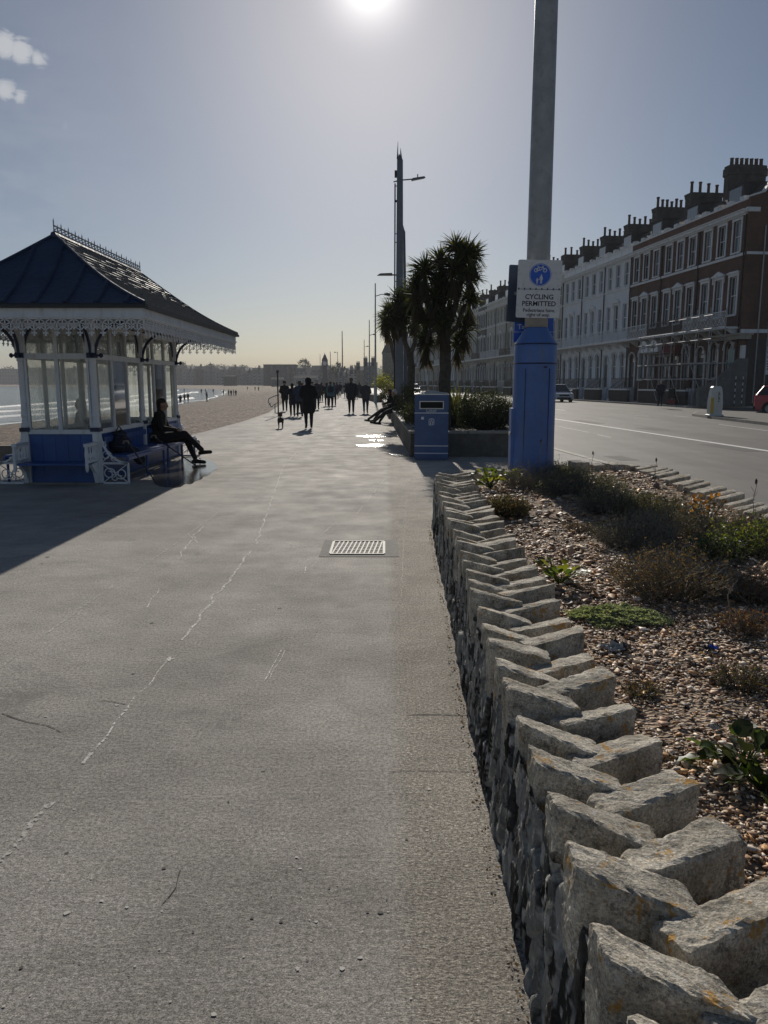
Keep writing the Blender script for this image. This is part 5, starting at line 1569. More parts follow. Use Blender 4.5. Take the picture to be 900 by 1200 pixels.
# corner house: the gable wall facing the camera, with blind windows, raking parapet, lean-on pipes
def gable():
    S = [o for o in COL.objects if o.get('label', '').endswith('scaffolding at the corner')][0]
    g = MB(); y = -.02
    prof = [(-.0,-.1),(9.5,-.1),(9.5,15.0),(7,16.6),(3.2,16.5),(1.7,15.5),(.9,14.35),(0,14.07)]
    g.prism([(x,y-.3,z) for x, z in prof], (0,.3,0)); g.build('gable_wall', HM['brick'], S)
    t = MB()
    for (xa, za), (xb, zb) in zip(prof[2:], prof[3:]): t.bar((xa,y-.17,za+.05), (xb,y-.17,zb+.05), .42, .12)
    t.build('gable_coping', HM['trim'], S)
    for a_, b_, c_, d_, e_ in ((-.05,9.5,.37,10.30,10.48),(-.1,9.5,.42,5.05,5.3),(-.34,.6,.50,13.06,13.34)):
        t = MB(); t.box(a_, b_, y-c_, y-.303, d_, e_); t.build('gable_string_course', HM['trim'], S)
    for z, zz in ((9.85, 7.4), (6.75, 6.35)):
        pass
    b = MB()
    for xc in (3.0, 6.4):
        b.hexa([(xc-.75,y-.36,9.55),(xc+.75,y-.36,9.55),(xc+.75,y-.303,9.55),(xc-.75,y-.303,9.55)], [(xc-.95,y-.36,9.95),(xc+.95,y-.36,9.95),(xc+.95,y-.303,9.95),(xc-.95,y-.303,9.95)])
        b.box(xc-.8, xc+.8, y-.40, y-.303, 7.05, 7.2)
        b.hexa([(xc-.75,y-.36,6.0),(xc+.75,y-.36,6.0),(xc+.75,y-.303,6.0),(xc-.75,y-.303,6.0)], [(xc-.95,y-.36,6.35),(xc+.95,y-.36,6.35),(xc+.95,y-.303,6.35),(xc-.95,y-.303,6.35)])
    b.build('blind_window_trim', HM['trim'], S)
    p = MB()
    for xc in (1.15, 1.9):
        p.tube([(xc,y-.40,.2),(xc,y-.40,12.2 if xc < 1.5 else 13.4)], .05, 6)
    p.build('waste_pipe', M['galv'], S)
    dk = MB(); dk.box(.4, 9.4, y-.36, y-.303, 0, 4.6); dk.build('gable_base', pm('dark_painted_wall', (.075,.062,.058), .2, 1, .85), S)
    # tall round-cornered stack standing on the near party wall
    for o in [q for q in children(S) if q.name.startswith('chimney')]:
        for q in children(o): bpy.data.objects.remove(q)
        bpy.data.objects.remove(o)
    c = MB()
    xs_ = [(1.7,-.3),(1.9,-.52),(2.3,-.6),(4.1,-.6),(4.5,-.52),(4.7,-.3),(4.7,.3),(4.5,.52),(4.1,.6),(2.3,.6),(1.9,.52),(1.7,.3)]
    for z0_, z1_, e in ((13.0,17.0,0),(17.001,17.5,.08),(17.501,17.7,.02)):
        c.prism([(3.2+(x-3.2)*(1+e), HW+y_*(1+e), z0_) for x, y_ in xs_], (0,0,z1_-z0_))
    ch = c.build('chimney', HM['stack'], S)
    for k in range(7):
        pt = MB(); pt.lathe([(.15,17.7),(.13,18.2),(.16,18.28)], (2.05+k*.39,HW,0), 8); pt.build('chimney_pot', HM['pot'], ch)
    an = MB(); an.tube([(5.6,.3,16.4),(5.6,.3,18.4)], .025, 5)
    for z in (17.9, 18.25): an.bar((5.2,.3,z),(6.0,.3,z),.02,.02)
    an.build('aerial', M['galv'], S)
    # corner ground-floor shop bay with teal door and grey rendered stair wall
    rw = MB()
    pr = [(-2.7,0),(-.4,0),(-.4,3.1),(-1.0,3.05),(-1.7,2.1),(-2.2,1.75),(-2.7,1.6)]
    rw.prism([(x, -.85, z) for x, z in [(-3.1,0),(.35,0),(.35,3.3),(-.3,3.3),(-1.0,2.6),(-1.9,1.85),(-2.5,1.45),(-3.1,1.35)]], (0,.3,0))
    rw.build('stair_wall', pm('grey_stair_render', (.17,.165,.15), .2, 1.5, .9, bmp=.5, dirt=(.1,.1,.09)), S)
    tb = MB(); tb.box(-.02, .25, -.6, -.33, 1.3, 4.2); tb.build('corner_pilaster', HM['trim'], S)
    td = MB(); td.box(-.05,.02,.25,1.1,1.5,4.0); td.build('shop_window', pm('teal_glazing', (.07,.22,.26), .2, 2, .15), S)
    cn = MB(); cn.box(-.35, .5, -.75, HW*.6, 4.62, 4.9); cn.box(-.5,.6,-.85,HW*.6,4.901,5.02); cn.build('shopfront_cornice', HM['stone'], S)
    sg = MB(); sg.box(3.35, 4.15, y-.42, y-.37, 1.95, 4.0)
    s_ = empty('wall_sign', (0,0,0)); 
    return S
CORNER = gable()
CL, CM = CORNER.location.copy(), Matrix.Rotation(ROT, 4, 'Z')
def cpt(x, y, z): return CL + (CM @ Vector((x, y, z)))
# sign on the gable
for o in [o for o in COL.objects if o.name.startswith('wall_sign')]:
    o.location = cpt(2.35, -.385, 3.15); o.rotation_euler = (0,0,ROT)
    tag(o, 'tall narrow white sign on the dark gable wall beside the red car', 'sign')
    mb = MB(); mb.box(-.42, .42, 0, .04, -.95, 1.0); mb.build('panel', M['sign_white'], o)
    mb = MB()
    disc(mb, (-.17,.62), .17, -.002, .01, 20, 0, .10); disc(mb, (.15,.62), .17, -.002, .01, 20, 0, .10); disc(mb, (-.17,.28), .15, -.002, .01, 20, 0, .09); disc(mb, (.15,.28), .15, -.002, .01, 20, 0, .09)
    for z in (-.02,-.2,-.38,-.56): mb.box(-.30,.28-abs(z)*.2,-.012,-.002,z-.05,z+.03)
    mb.build('dark_marks', M['sign_black'], o)

# arched white awnings on house two, red awning beside
H2p = hpos(1)
def lpt(i, x, y, z): return hpos(i) + (CM @ Vector((x, y, z)))
for k, (yy, lb) in enumerate(((13.4, 'arched white awning nearer the white terrace'), (11.5, 'arched white awning nearer the scaffolding'))):
    S = empty('arched_awning', lpt(0, -.02, yy, 4.2), ROT, lb+' on the brick front', 'awning', 'pair of white arched awnings')
    mb = MB(); prof = []
    vs = []
    for k2 in range(9):
        a = PI*k2/8; vs.append((-.0, .85*math.cos(a), 1.02*math.sin(a)))
    mb.prism(vs, (-.75, 0, 0)); mb.build('canopy', M['sign_white'], S)
    mb = MB(); mb.box(-.765,-.752,-.4,.4,.32,.40); mb.box(-.765,-.752,-.25,.25,.52,.58); mb.build('dark_marks', M['sign_back'], S)
S = empty('red_awning', lpt(1, -.02, 3.3, 3.75), ROT, 'dark red awning beside the white arched awnings', 'awning')
mb = MB(); mb.prism([(0,-1.3,1.5),(0,-1.3,.1),(-.8,-1.3,.1)], (0,2.6,0)); mb.build('canopy', pm('awning_red', (.16,.02,.018), .15, 3, .8), S)
mb = MB(); mb.box(-.82,-.78,-1.3,1.3,0,.12); mb.build('canopy_rail', M['black_metal'], S)

# scaffolding before the corner house
def scaffold():
    S = empty('scaffolding', lpt(0, 0, 0, 0), ROT, 'steel tube scaffolding with board decks against the corner brick house', 'scaffolding')
    ys = (-.6, 1.2, 3.0, 4.8, 6.6, 8.4, 10.2); 
    for x in (-1.35, -2.5):
        for i, yy in enumerate(ys):
            top = 6.7 if i < 4 else 5.4
            mb = MB(); mb.tube([(x,yy,0),(x,yy,top)], .035, 6); mb.build('standard', M['galv'], S)
    for z in (1.9, 3.0, 4.6, 5.3, 6.2):
        for x in (-1.35, -2.5):
            y1 = 10.4 if z < 5.4 else 5.2
            mb = MB(); mb.tube([(x-.05,-1.0,z),(x-.05,y1,z)], .03, 6); mb.build('ledger', M['galv'], S)
    mb = MB()
    for yy in ys:
        for z in (3.0, 4.6): mb.tube([(-2.7,yy+.06,z-.06),(-1.2,yy+.06,z-.06)], .028, 5)
    mb.build('transom', M['galv'], S)
    for z, y0, y1 in ((4.68, -.9, 6.6), (3.06, 3.0, 10.2), (3.9,6.6,10.2)):
        for k in range(4):
            mb = MB(); x = -2.45+k*.27; mb.box(x, x+.24, y0+random.uniform(-.2,.2), y1+random.uniform(-.2,.2), z, z+.05); mb.build('deck_board', M['wood'], S)
    mb = MB()
    for a, b in (((-2.55,-.6,.2),(-2.55,3.0,4.6)), ((-2.55,3.0,.2),(-2.55,6.6,4.6)), ((-2.55,6.6,.2),(-2.55,10.2,5.2)), ((-1.3,-.6,4.6),(-1.3,3.0,6.6))): mb.tube([a,b], .028, 5)
    mb.build('brace', M['galv'], S)
scaffold()
# tubes and dotted warning posts by the gable: ranging poles
for k, px in enumerate((860, 868.5)):
    p = P(px, 476.5, 0); S = empty('barrier_pole', (p.x, p.y, 0), 0, ('red and white banded pole before the gable, nearer the stair wall', 'red and white banded pole before the gable, nearer the red car')[k], 'pole', 'banded poles before the gable')
    H = HA(441, p.y)
    mb = MB(); mb2 = MB()
    for i in range(10):
        (mb if i % 2 else mb2).tube([(0,0,H*i/10),(0,0,H*(i+1)/10-.002)], .035, 6)
    mb.build('pole', M['sign_white'], S); mb2.build('band', M['black_metal'], S)

# ================================================================== FAR BUILDINGS
def far_mats():
    ms = []
    for nm, c in (('far_pale', (.36,.35,.33)), ('far_buff', (.27,.24,.20)), ('far_brick', (.17,.10,.08)), ('far_grey', (.22,.22,.22)), ('far_dark', (.11,.10,.095))):
        ms.append(pm(nm, c, .1, .15, .85))
    return ms
FM = far_mats()
FW = pm('far_window', (.05,.06,.07), .2, .3, .12, spec=.8)
def far_house(name, c, w, d, h, roofh, floors, bays, wm, label, rz=0.0, cat='building', group='far buildings round the bay', chim=2, flat=False, rnd=None):
    """box building with recessed windows, hipped or gabled roof and stacks, all one small background mesh"""
    S = MB(); 
    fl = h/floors; ops = []
    for f in range(floors):
        for b in range(bays):
            yc = w*(b+.5)/bays; ops.append((yc-w/bays*.2, yc+w/bays*.2, f*fl+fl*.28, f*fl+fl*.78))
    # front faces -y in local space: build in (x along, y depth)
    tmp = MB(); facade(tmp, 0, w, -3.5, h, ops, depth=.35)
    base = len(S.v)
    S.v += [(v[1]-w/2, v[0], v[2]) for v in tmp.v]; S.f += tmp.f; S.m += [0]*len(tmp.f)
    for o in ops: S.quad((o[0]-w/2,.3,o[2]),(o[1]-w/2,.3,o[2]),(o[1]-w/2,.3,o[3]),(o[0]-w/2,.3,o[3]),1)
    S.quad((-w/2,0,-3.5),(-w/2,d,-3.5),(-w/2,d,h),(-w/2,0,h)); S.quad((w/2,0,-3.5),(w/2,0,h),(w/2,d,h),(w/2,d,-3.5)); S.quad((-w/2,d,-3.5),(w/2,d,-3.5),(w/2,d,h),(-w/2,d,h))
    if flat: S.box(-w/2-.2, w/2+.2, -.3, d, h, h+.5, 2)
    else:
        a, b = w/2+.3, -.3
        S.quad((-a,b,h),(a,b,h),(a,d/2,h+roofh),(-a,d/2,h+roofh),2); S.quad((-a,d+.3,h),(a,d+.3,h),(a,d/2,h+roofh),(-a,d/2,h+roofh),2)
        S.add([(-w/2,0,h),(-w/2,d,h),(-w/2,d/2,h+roofh)], [(0,1,2)]); S.add([(w/2,0,h),(w/2,d,h),(w/2,d/2,h+roofh)], [(0,1,2)])
    rr = rnd or random
    for k in range(chim):
        x = -w/2+w*(k+.5)/chim+rr.uniform(-1, 1); S.box(x-.8, x+.8, d/2-.5, d/2+.5, h, h+roofh+1.6, 0)
        for q in (-.5, 0, .5): S.box(x+q-.14, x+q+.14, d/2-.14, d/2+.14, h+roofh+1.6, h+roofh+2.2, 0)
    o = S.build(name, [wm, FW, HM['slate']], recalc=False)
    o.location = c; o.rotation_euler = (0,0,rz)
    return tag(o, label, cat, group)

# landmark domed brick hotel at the end of the terrace
def hotel():
    Y = 262.0; xl, xr = XA(441, Y), XA(466, Y); w = xr-xl
    S = empty('domed_hotel', ((xl+xr)/2+2, Y, 0), 0, 'tall brick hotel with rounded gable and turrets, left of the palms', 'hotel')
    h = HA(414, Y); hr = HA(399, Y)
    ops = [(w*(b+.5)/4-.55, w*(b+.5)/4+.55, f*h/5+.8, f*h/5+.8+1.7) for f in range(5) for b in range(4)]
    t = MB(); facade(t, 0, w, -.2, h, ops, depth=.4); q = MB(); q.v = [(v[1]-w/2, v[0], v[2]) for v in t.v]; q.f = t.f; q.m = t.m
    q.quad((-w/2,0,-.2),(-w/2,14,-.2),(-w/2,14,h),(-w/2,0,h)); q.quad((w/2,0,-.2),(w/2,0,h),(w/2,14,h),(w/2,14,-.2)); q.quad((-w/2,.42,-.2),(w/2,.42,-.2),(w/2,.42,h),(-w/2,.42,h)); wl = q.build('wall', FM[1], S, recalc=False)
    for o in ops:
        pm_ = MB(); pm_.box(o[0]-w/2+.02, o[1]-w/2-.02, .25, .3, o[2]+.02, o[3]-.02); pm_.build('window', FW, S)
    tr = MB()
    for f in range(1, 6): tr.box(-w/2-.15, w/2+.15, -.2, -.003, f*h/5-.1, f*h/5+.1)
    tr.build('string_course', FM[0], S)
    rf = MB(); pr = [(-w/2-.2,h+.1),(-w*.40,h+(hr-h)*.55),(-w*.25,h+(hr-h)*.9),(-w*.05,hr),(w*.05,hr),(w*.25,h+(hr-h)*.9),(w*.40,h+(hr-h)*.55),(w/2+.2,h+.1)]
    rf.prism([(x,-.1,z) for x, z in pr], (0,12,0)); rf.build('roof', FM[4], S)
    for x in (-w*.22, w*.16):
        tt = MB(); zt = HA(393.5, Y); tt.lathe([(.9,hr-1.5),(.9,zt-1.3),(1.25,zt-1.2),(1.2,zt-.9),(.5,zt-.3),(.05,zt+.7)], (x,2,0), 8); tt.build('turret', FM[1], S)
hotel()

rnd = random.Random(12)
# street frontage curving on beyond the hotel, px ranges read off the photograph
fr = [(466,480,420,250,0),(480,492,421,238,0),(428,441,424,300,3),(418,429,429,330,1),(408,419,433,360,0),(396,409,436,395,3),(385,397,437,430,1)]
for k, (a, b, yt, Y, mi) in enumerate(fr):
    xl, xr = XA(a, Y), XA(b, Y); h = HA(yt+5, Y)
    far_house('street_building', ((xl+xr)/2, Y, 0), max(3, xr-xl+.3), 10, h, HA(yt, Y)-h, 4, max(2, int((xr-xl)/2.6)), FM[mi],
      ('cream','pale','grey','buff','pale','grey','buff')[k]+' seafront building '+('between hotel and palm trunk','seen between the palm trunks','directly left of the domed hotel','second left of the domed hotel','third left of the domed hotel','fourth left of the domed hotel, behind the slim lamps','behind the walkers, right of the clock tower')[k], rnd=rnd)
# centre block and town round the bay
town = [(310,346,427,560,4,True),(346,366,431,600,0,False),(366,386,428,540,3,False),(296,312,431,640,0,False),(283,298,434,660,3,False),(268,284,430,690,1,False),(253,269,433,700,0,False),(240,254,431,720,3,False),(228,241,429,735,2,False),(214,229,432,750,0,False),(200,215,428,765,1,False),(186,201,431,790,0,False),
        (160,186,432,830,3,False),(134,160,431,860,0,False),(108,134,432,900,1,False),(82,108,431,930,0,False),(56,82,433,960,3,False),(28,56,431,1000,0,False),(0,28,432,1050,1,False),(-30,0,433,1100,0,False)]
cols_ = {0:'pale',1:'buff',2:'brick red',3:'grey',4:'dark flat-roofed'}
near_ = ['left of the clock tower, behind the promenade post','just left of the clock tower','directly behind the clock tower','beyond the beach handrail','at the right end of the bay','right of the far beach group','behind the far beach crowd','above the beach crowd','above the waterline','above the paddling pair','right of the shelter\'s far post','behind the shelter\'s far post',
         'seen through the shelter side glass','seen through the middle shelter glass','seen past the shelter corner post','seen through the right front pane','seen through the middle front glass','seen through the left front pane','left of the shelter on the far shore','furthest left round the bay']
for k, (a, b, yt, Y, mi, fl) in enumerate(town):
    xl, xr = XA(a, Y), XA(b, Y); H = HA(yt, Y); w = xr-xl+1
    far_house('town_building', ((xl+xr)/2, Y, 0), w, 14, H-(0.5 if fl else 3.0), 3.0, 4, max(3, int(w/3.4)), FM[mi], f"{cols_[mi]} building across the bay, {near_[k]}", flat=fl, chim=0 if fl else max(1, int(w/9)), rnd=rnd)
# lower seafront pavilion and sheds
for k, (a, b, yt, Y, mi) in enumerate(((262,276,440,560,4),(318,332,443,420,3),(345,372,441,440,0))):
    xl, xr = XA(a, Y), XA(b, Y); H = HA(yt, Y)
    far_house('beach_pavilion', ((xl+xr)/2, Y, 0), xr-xl, 6, H-.8, 1.2, 1, 4, FM[mi], ('dark','grey','pale')[k]+' low pavilion '+('on the far sand','near the beach steps','behind the walkers')[k], cat='pavilion', chim=0, rnd=rnd)
# clock tower
Y = 400.0; X = XA(381, Y); H = HA(413, Y)
S = empty('clock_tower', (X, Y, 0), 0, 'slender dark clock tower standing on the promenade beyond the walkers', 'clock tower')
u = H/17.0
mb = MB(); mb.box(-1.7*u,1.7*u,-1.7*u,1.7*u,0,4*u); mb.hexa([(-1.25*u,-1.25*u,4*u),(1.25*u,-1.25*u,4*u),(1.25*u,1.25*u,4*u),(-1.25*u,1.25*u,4*u)], [(-1.0*u,-1.0*u,10*u),(1.0*u,-1.0*u,10*u),(1.0*u,1.0*u,10*u),(-1.0*u,1.0*u,10*u)]); mb.box(-1.4*u,1.4*u,-1.4*u,1.4*u,10*u,13*u)
mb.build('shaft', FM[4], S)
mb = MB(); mb.lathe([(2.2*u,13*u),(2.0*u,13.4*u),(1.2*u,14.6*u),(.9*u,15.3*u),(.2*u,16.2*u),(.03,17*u)], n=4, ang=PI/4); mb.build('roof', HM['slate'], S)
mb = MB(); disc(mb, (0,11.5*u), 1.0*u, -1.42*u, .1, 20); mb.build('clock_face', M['sign_white'], S)
# ================================================================== PLANTS
LM = {
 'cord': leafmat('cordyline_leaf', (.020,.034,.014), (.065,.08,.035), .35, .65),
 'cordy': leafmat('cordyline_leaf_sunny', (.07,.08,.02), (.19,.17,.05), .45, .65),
 'dead': leafmat('dead_leaf', (.06,.045,.028), (.13,.10,.06), .3, .8),
 'dark': leafmat('dark_leaf', (.022,.03,.015), (.08,.09,.045), .3, .5),
 'heath': leafmat('heather_leaf', (.075,.08,.06), (.24,.235,.18), .35, .7),
 'grey': leafmat('grey_leaf', (.13,.135,.11), (.30,.295,.25), .3, .8),
 'olive': leafmat('olive_leaf', (.06,.055,.02), (.14,.12,.045), .4, .7),
 'brown': leafmat('brown_leaf', (.11,.07,.04), (.27,.17,.085), .35, .8),
 'green': leafmat('fresh_leaf', (.05,.085,.018), (.13,.18,.04), .5, .45),
 'mat': leafmat('mat_leaf', (.17,.21,.12), (.44,.50,.34), .35, .6),
 'orange': leafmat('orange_leaf', (.14,.06,.018), (.30,.13,.03), .5, .6),
 'yellow': leafmat('yellow_leaf', (.13,.15,.02), (.28,.28,.05), .5, .5),
 'rust': leafmat('rust_leaf', (.11,.045,.02), (.22,.10,.05), .4, .8),
}
BARK = pm('bark', (.10,.085,.065), .35, 9, .95, bmp=1, bscale=18, bdist=.03)
TWIG = pm('twig', (.26,.225,.18), .35, 30, .9)
TWIGD = pm('dark_twig', (.10,.088,.075), .35, 30, .9)
def rv(r, s=1.0): return Vector((r.gauss(0,s), r.gauss(0,s), r.gauss(0,s)))

def blade(mb, p, d, L, w, droop, r, seg=4, mi=0):
    """long arching strap leaf"""
    d = d.normalized(); side = d.cross(Vector((0,0,1)))
    if side.length < .1: side = Vector((1,0,0))
    side.normalize(); side = (Matrix.Rotation(r.uniform(-.8,.8), 3, d) @ side)
    vs = []
    for i in range(seg+1):
        t = i/seg; c = p+d*L*t+Vector((0,0,-droop*L*t*t)); ww = w*(math.sin(PI*min(1, .25+t*.75))**.8)*.5+.0015
        if i == seg: ww = .001
        vs += [c-side*ww, c+side*ww]
    mb.add(vs, [(2*i,2*i+1,2*i+3,2*i+2) for i in range(seg)], mi)
def leaflet(mb, p, d, L, w, r, mi=0):
    d = d.normalized(); s = d.cross(rv(r)).normalized(); n = s.cross(d)*L*.12
    mb.add([p, p+d*L*.45-s*w/2+n, p+d*L, p+d*L*.45+s*w/2+n], [(0,1,2,3)], mi)

def cordyline(px, Yb, heads, trunk_pts, label, seed, zb=.46, cat='palm tree', group='cabbage palms in the long planter'):
    r = random.Random(seed); X = XA(px, Yb, 1.5)
    S = empty('cabbage_palm', (X, Yb, 0), 0, label, cat, group)
    def w(pxx, pyy, dy=0.0): z = HA(pyy, Yb+dy); return Vector((XA(pxx, Yb+dy, z)-X, dy, z))
    tk = MB()
    for pts, r0, r1 in trunk_pts:
        q = [w(*p) for p in pts]; fine = []
        for a, b in zip(q, q[1:]):
            for k in range(4): fine.append(a.lerp(b, k/4)+rv(r, .008))
        fine.append(q[-1]); tk.tube(fine, [r0+(r1-r0)*i/(len(fine)-1) for i in range(len(fine))], 9)
    tk.build('trunk', BARK, S, smooth=True)
    cr = MB(); dd = MB()
    for (hx, hy_, dy, rad) in heads:
        c = w(hx, hy_, dy)
        n = int(230*min(1.3, rad/.5))
        for i in range(n):
            v = rv(r); v.normalize(); v.z = v.z*.75+.28
            L = rad*r.uniform(.7, 1.3)
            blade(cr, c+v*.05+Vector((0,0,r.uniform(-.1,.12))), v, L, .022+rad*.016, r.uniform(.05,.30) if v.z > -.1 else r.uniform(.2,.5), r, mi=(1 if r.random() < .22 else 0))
        for i in range(int(n*.5)):
            a = r.uniform(0, 2*PI); v = Vector((math.cos(a)*.5, math.sin(a)*.5, -.8))
            blade(dd, c+Vector((0,0,-.12-r.uniform(0,.25))), v, rad*r.uniform(.6,1.2), .028, .2, r)
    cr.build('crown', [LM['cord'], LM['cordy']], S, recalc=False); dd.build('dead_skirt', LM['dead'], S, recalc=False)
    return S
cordyline(520, 19.6, [(545,300,0,.50),(534,292,.3,.40),(516,308,.2,.44),(498,318,-.2,.46),(555,300,.1,.34),(492,346,.2,.44),(530,318,-.3,.46),(551,322,.2,.40),(500,378,.3,.46),(550,352,-.1,.36),(544,384,.1,.40),(499,402,.2,.38),(527,345,.2,.44),(510,350,-.2,.44),(518,378,-.3,.40),(536,402,.1,.34),(487,330,.0,.30),(514,330,0,.44)],
   [([(521,520),(521,455),(522,410),(520,392)], .17, .13), ([(520,395),(508,378),(498,345),(492,340)], .10, .06), ([(520,395),(518,365),(522,335),(516,305)], .11, .06), ([(521,395),(533,360),(541,330),(540,302)], .09, .05), ([(518,392),(512,385),(503,390),(500,402)],.06,.05), ([(523,395),(536,382),(545,356)], .07, .05)],
   'tallest cabbage palm with a many-headed dark crown, rising behind the litter bin', 21)
cordyline(482, 26.5, [(467,352,0,.46),(458,366,.2,.48),(480,345,.3,.46),(472,375,-.1,.40),(486,368,.1,.45),(462,380,0,.36),(452,378,.3,.36),(489,352,.2,.40),(476,362,0,.42)],
   [([(480,500),(481,470),(482,430),(480,415)], .15, .12), ([(480,416),(474,400),(468,380),(467,354)], .09, .06), ([(481,416),(486,402),(487,385),(486,350)], .08, .05)],
   'smaller cabbage palm with forked trunk beside the tall mast', 22)
cordyline(450, 33.0, [(451,372,0,.40),(455,384,.2,.36)], [([(466,480),(464,430),(455,388),(451,374)], .08, .05)], 'leaning cabbage palm head sticking out left of the mast', 23)

def strap_clump(name, x, y, z, n, L, w, mats, label, seed, up=.7, cat='plant', group=None):
    r = random.Random(seed); S = MB(); c = Vector((x, y, z))
    for i in range(n):
        a = r.uniform(0, 2*PI); e = r.uniform(.15, 1.0)
        v = Vector((math.cos(a)*e, math.sin(a)*e, up*r.uniform(.5, 1.4)))
        blade(S, c+Vector((r.gauss(0,L*.07), r.gauss(0,L*.07), 0)), v, L*r.uniform(.6,1.15), w, r.uniform(.15,.6), r, mi=r.randrange(len(mats)))
    return tag(S.build(name, mats, loc=c, recalc=False), label, cat, group)
g = 'spiky clumps in the long planter'
for k, (px, Yb, n, L, ms, lb) in enumerate(((532,21.2,330,1.55,('cord','olive'),'tall spiky clump directly right of the tallest palm trunk'),(548,22.5,240,1.0,('cord','dark'),'spiky clump between the tallest palm and the round bush'),(507,22.6,220,1.35,('dark','olive'),'spiky clump behind the bin, left of the tallest palm'),(541,24,260,1.7,('yellow','cord'),'yellow tipped spiky clump furthest back in the planter'))):
    strap_clump('spiky_shrub', XA(px, Yb, 1), Yb, .45, n, L, .035, [LM[m] for m in ms], lb, 40+k, group=g)

def bush(name, c, rx, ry, rz, n, leaf, mats, label, seed, cat='shrub', group=None, holes=.35, inner=.55, flatb=True):
    """leafy crown: leaves in clumps through the volume over a branching skeleton"""
    r = random.Random(seed); L = Vector(c); S = empty(name, L, 0, label, cat, group)
    lv = MB(); tw = MB(); nc = max(12, n//45)
    cl = []
    for i in range(nc):
        v = rv(r); v.normalize(); k = inner+(1-inner)*r.random()**.5
        if flatb and v.z < -.2: v.z *= .3
        p = Vector((v.x*rx*k, v.y*ry*k, rz+v.z*rz*k)); cl.append((p, v))
        tw.tube([(0,0,0), (p.x*.35, p.y*.35, p.z*.5), (p.x*.95, p.y*.95, p.z*.97)], [max(rx*.02,.003), max(rx*.012,.002), max(.004*rx,.001)], 4, cap=False)
    for p, v in cl:
        m = r.randrange(len(mats)) if r.random() < .7 else 0
        for j in range(n//nc):
            o = rv(r, .16*min(rx, rz)*1.3); q = p+o
            leaflet(lv, q, v*.6+rv(r, .7)+Vector((0,0,.2)), leaf*r.uniform(.6,1.3), leaf*.55, r, m)
    lv.build('foliage', mats, S, recalc=False); tw.build('stems', TWIGD, S)
    return S
# clipped round bush and dark shrubs in the planter
Yb = 18.0; s_ = 63/900*Yb/2
bush('round_bush', (XA(569,Yb,1), Yb+.1, .35), s_*1.02, s_, HA(464,Yb)/2-.17, 17000, .036, [LM['dark'],LM['cord']], 'rounded dense dark bush spilling over the planter right of the bin', 31, group=None, inner=.82)
bush('dark_shrub', (XA(478,20,1), 20.4, .45), .33, .8, .52, 3500, .05, [LM['dark'],LM['olive']], 'dark shrub tumbling over the coping left of the bin', 32)
bush('dark_shrub', (XA(491,18,1), 18.2, .45), .35, .5, .42, 2500, .05, [LM['dark'],LM['cord']], 'dark shrub right behind the litter bin', 33)
bush('dark_shrub', (XA(478,26,1)+.2, 26, .45), .35, 1.0, .42, 2200, .06, [LM['dark'],LM['olive']], 'low dark shrub at the foot of the forked palm', 34)
bush('dark_shrub', (XA(590,18.3,1), 18.6, .35), .35, .5, .42, 2500, .045, [LM['dark'],LM['cord']], 'dark shrub between the round bush and the blue column', 38)
bush('low_shrub', (XA(449,45,1)+.4, 45, .4), .5, 1.5, .45, 1500, .10, [LM['dark'],LM['olive']], 'low shrub in the middle planter beside the seated pair', 35)
bush('low_shrub', (XA(447,75,1)+.3, 75, .5), 1.0, 2.5, 1.05, 1500, .16, [LM['yellow'],LM['dark']], 'yellow green shrub in the far planter beneath the slim lamps', 36)
bush('low_shrub', (XA(452,88,1)+.4, 88, .5), 1.2, 2.5, .8, 1200, .16, [LM['dark'],LM['olive']], 'dark shrub at the back of the far planter', 37)

# ---- the flower bed in the foreground
def twiggy(name, px, py, rad, h, n, label, mats, seed, leafn=6, leaf=.012, twig=None, z=.40, spread=1.0, cat='plant', group=None, stemr=.0016):
    r = random.Random(seed); p0 = P(px, py, z); p0.z = bed_h(p0.x, p0.y)-.005
    leaf *= 1.35; leafn = max(2, int(leafn*.62)); stemr *= 1.25
    S = empty(name, p0, 0, label, cat, group)
    st = MB(); lv = MB()
    for i in range(n):
        a = r.uniform(0, 2*PI); e = math.sqrt(r.random())
        b = Vector((math.cos(a)*rad*e*.45, math.sin(a)*rad*e*.45, 0))
        top = Vector((math.cos(a)*rad*e*spread, math.sin(a)*rad*e*spread, h*.8*(1-.45*e*e)*r.uniform(.45,1.25)))
        mid = b.lerp(top, .5)+rv(r, rad*.07)
        pts = [b, mid, top]; st.tube(pts, [stemr*1.3, stemr, stemr*.5], 3, cap=False)
        for k in range(3):
            t = r.uniform(.35, .95); q = b.lerp(mid, t*2) if t < .5 else mid.lerp(top, t*2-1)
            e2 = q+(top-b).normalized()*h*.15+rv(r, h*.13); st.tube([q, e2], [stemr*.7, stemr*.35], 3, cap=False)
            for j in range(leafn//2):
                leaflet(lv, q.lerp(e2, r.uniform(.2,1)), rv(r)+Vector((0,0,.5)), leaf*r.uniform(.6,1.4), leaf*.45, r, r.randrange(len(mats)))
        for j in range(leafn):
            t = r.uniform(.25, 1); q = b.lerp(mid, t*2) if t < .5 else mid.lerp(top, t*2-1)
            leaflet(lv, q, rv(r)+Vector((0,0,.5)), leaf*r.uniform(.6,1.4), leaf*.45, r, r.randrange(len(mats)))
    st.build('stems', twig or TWIG, S, recalc=False)
    if lv.v: lv.build('foliage', mats, S, recalc=False)
    return S
l = lambda *k: [LM[i] for i in k]
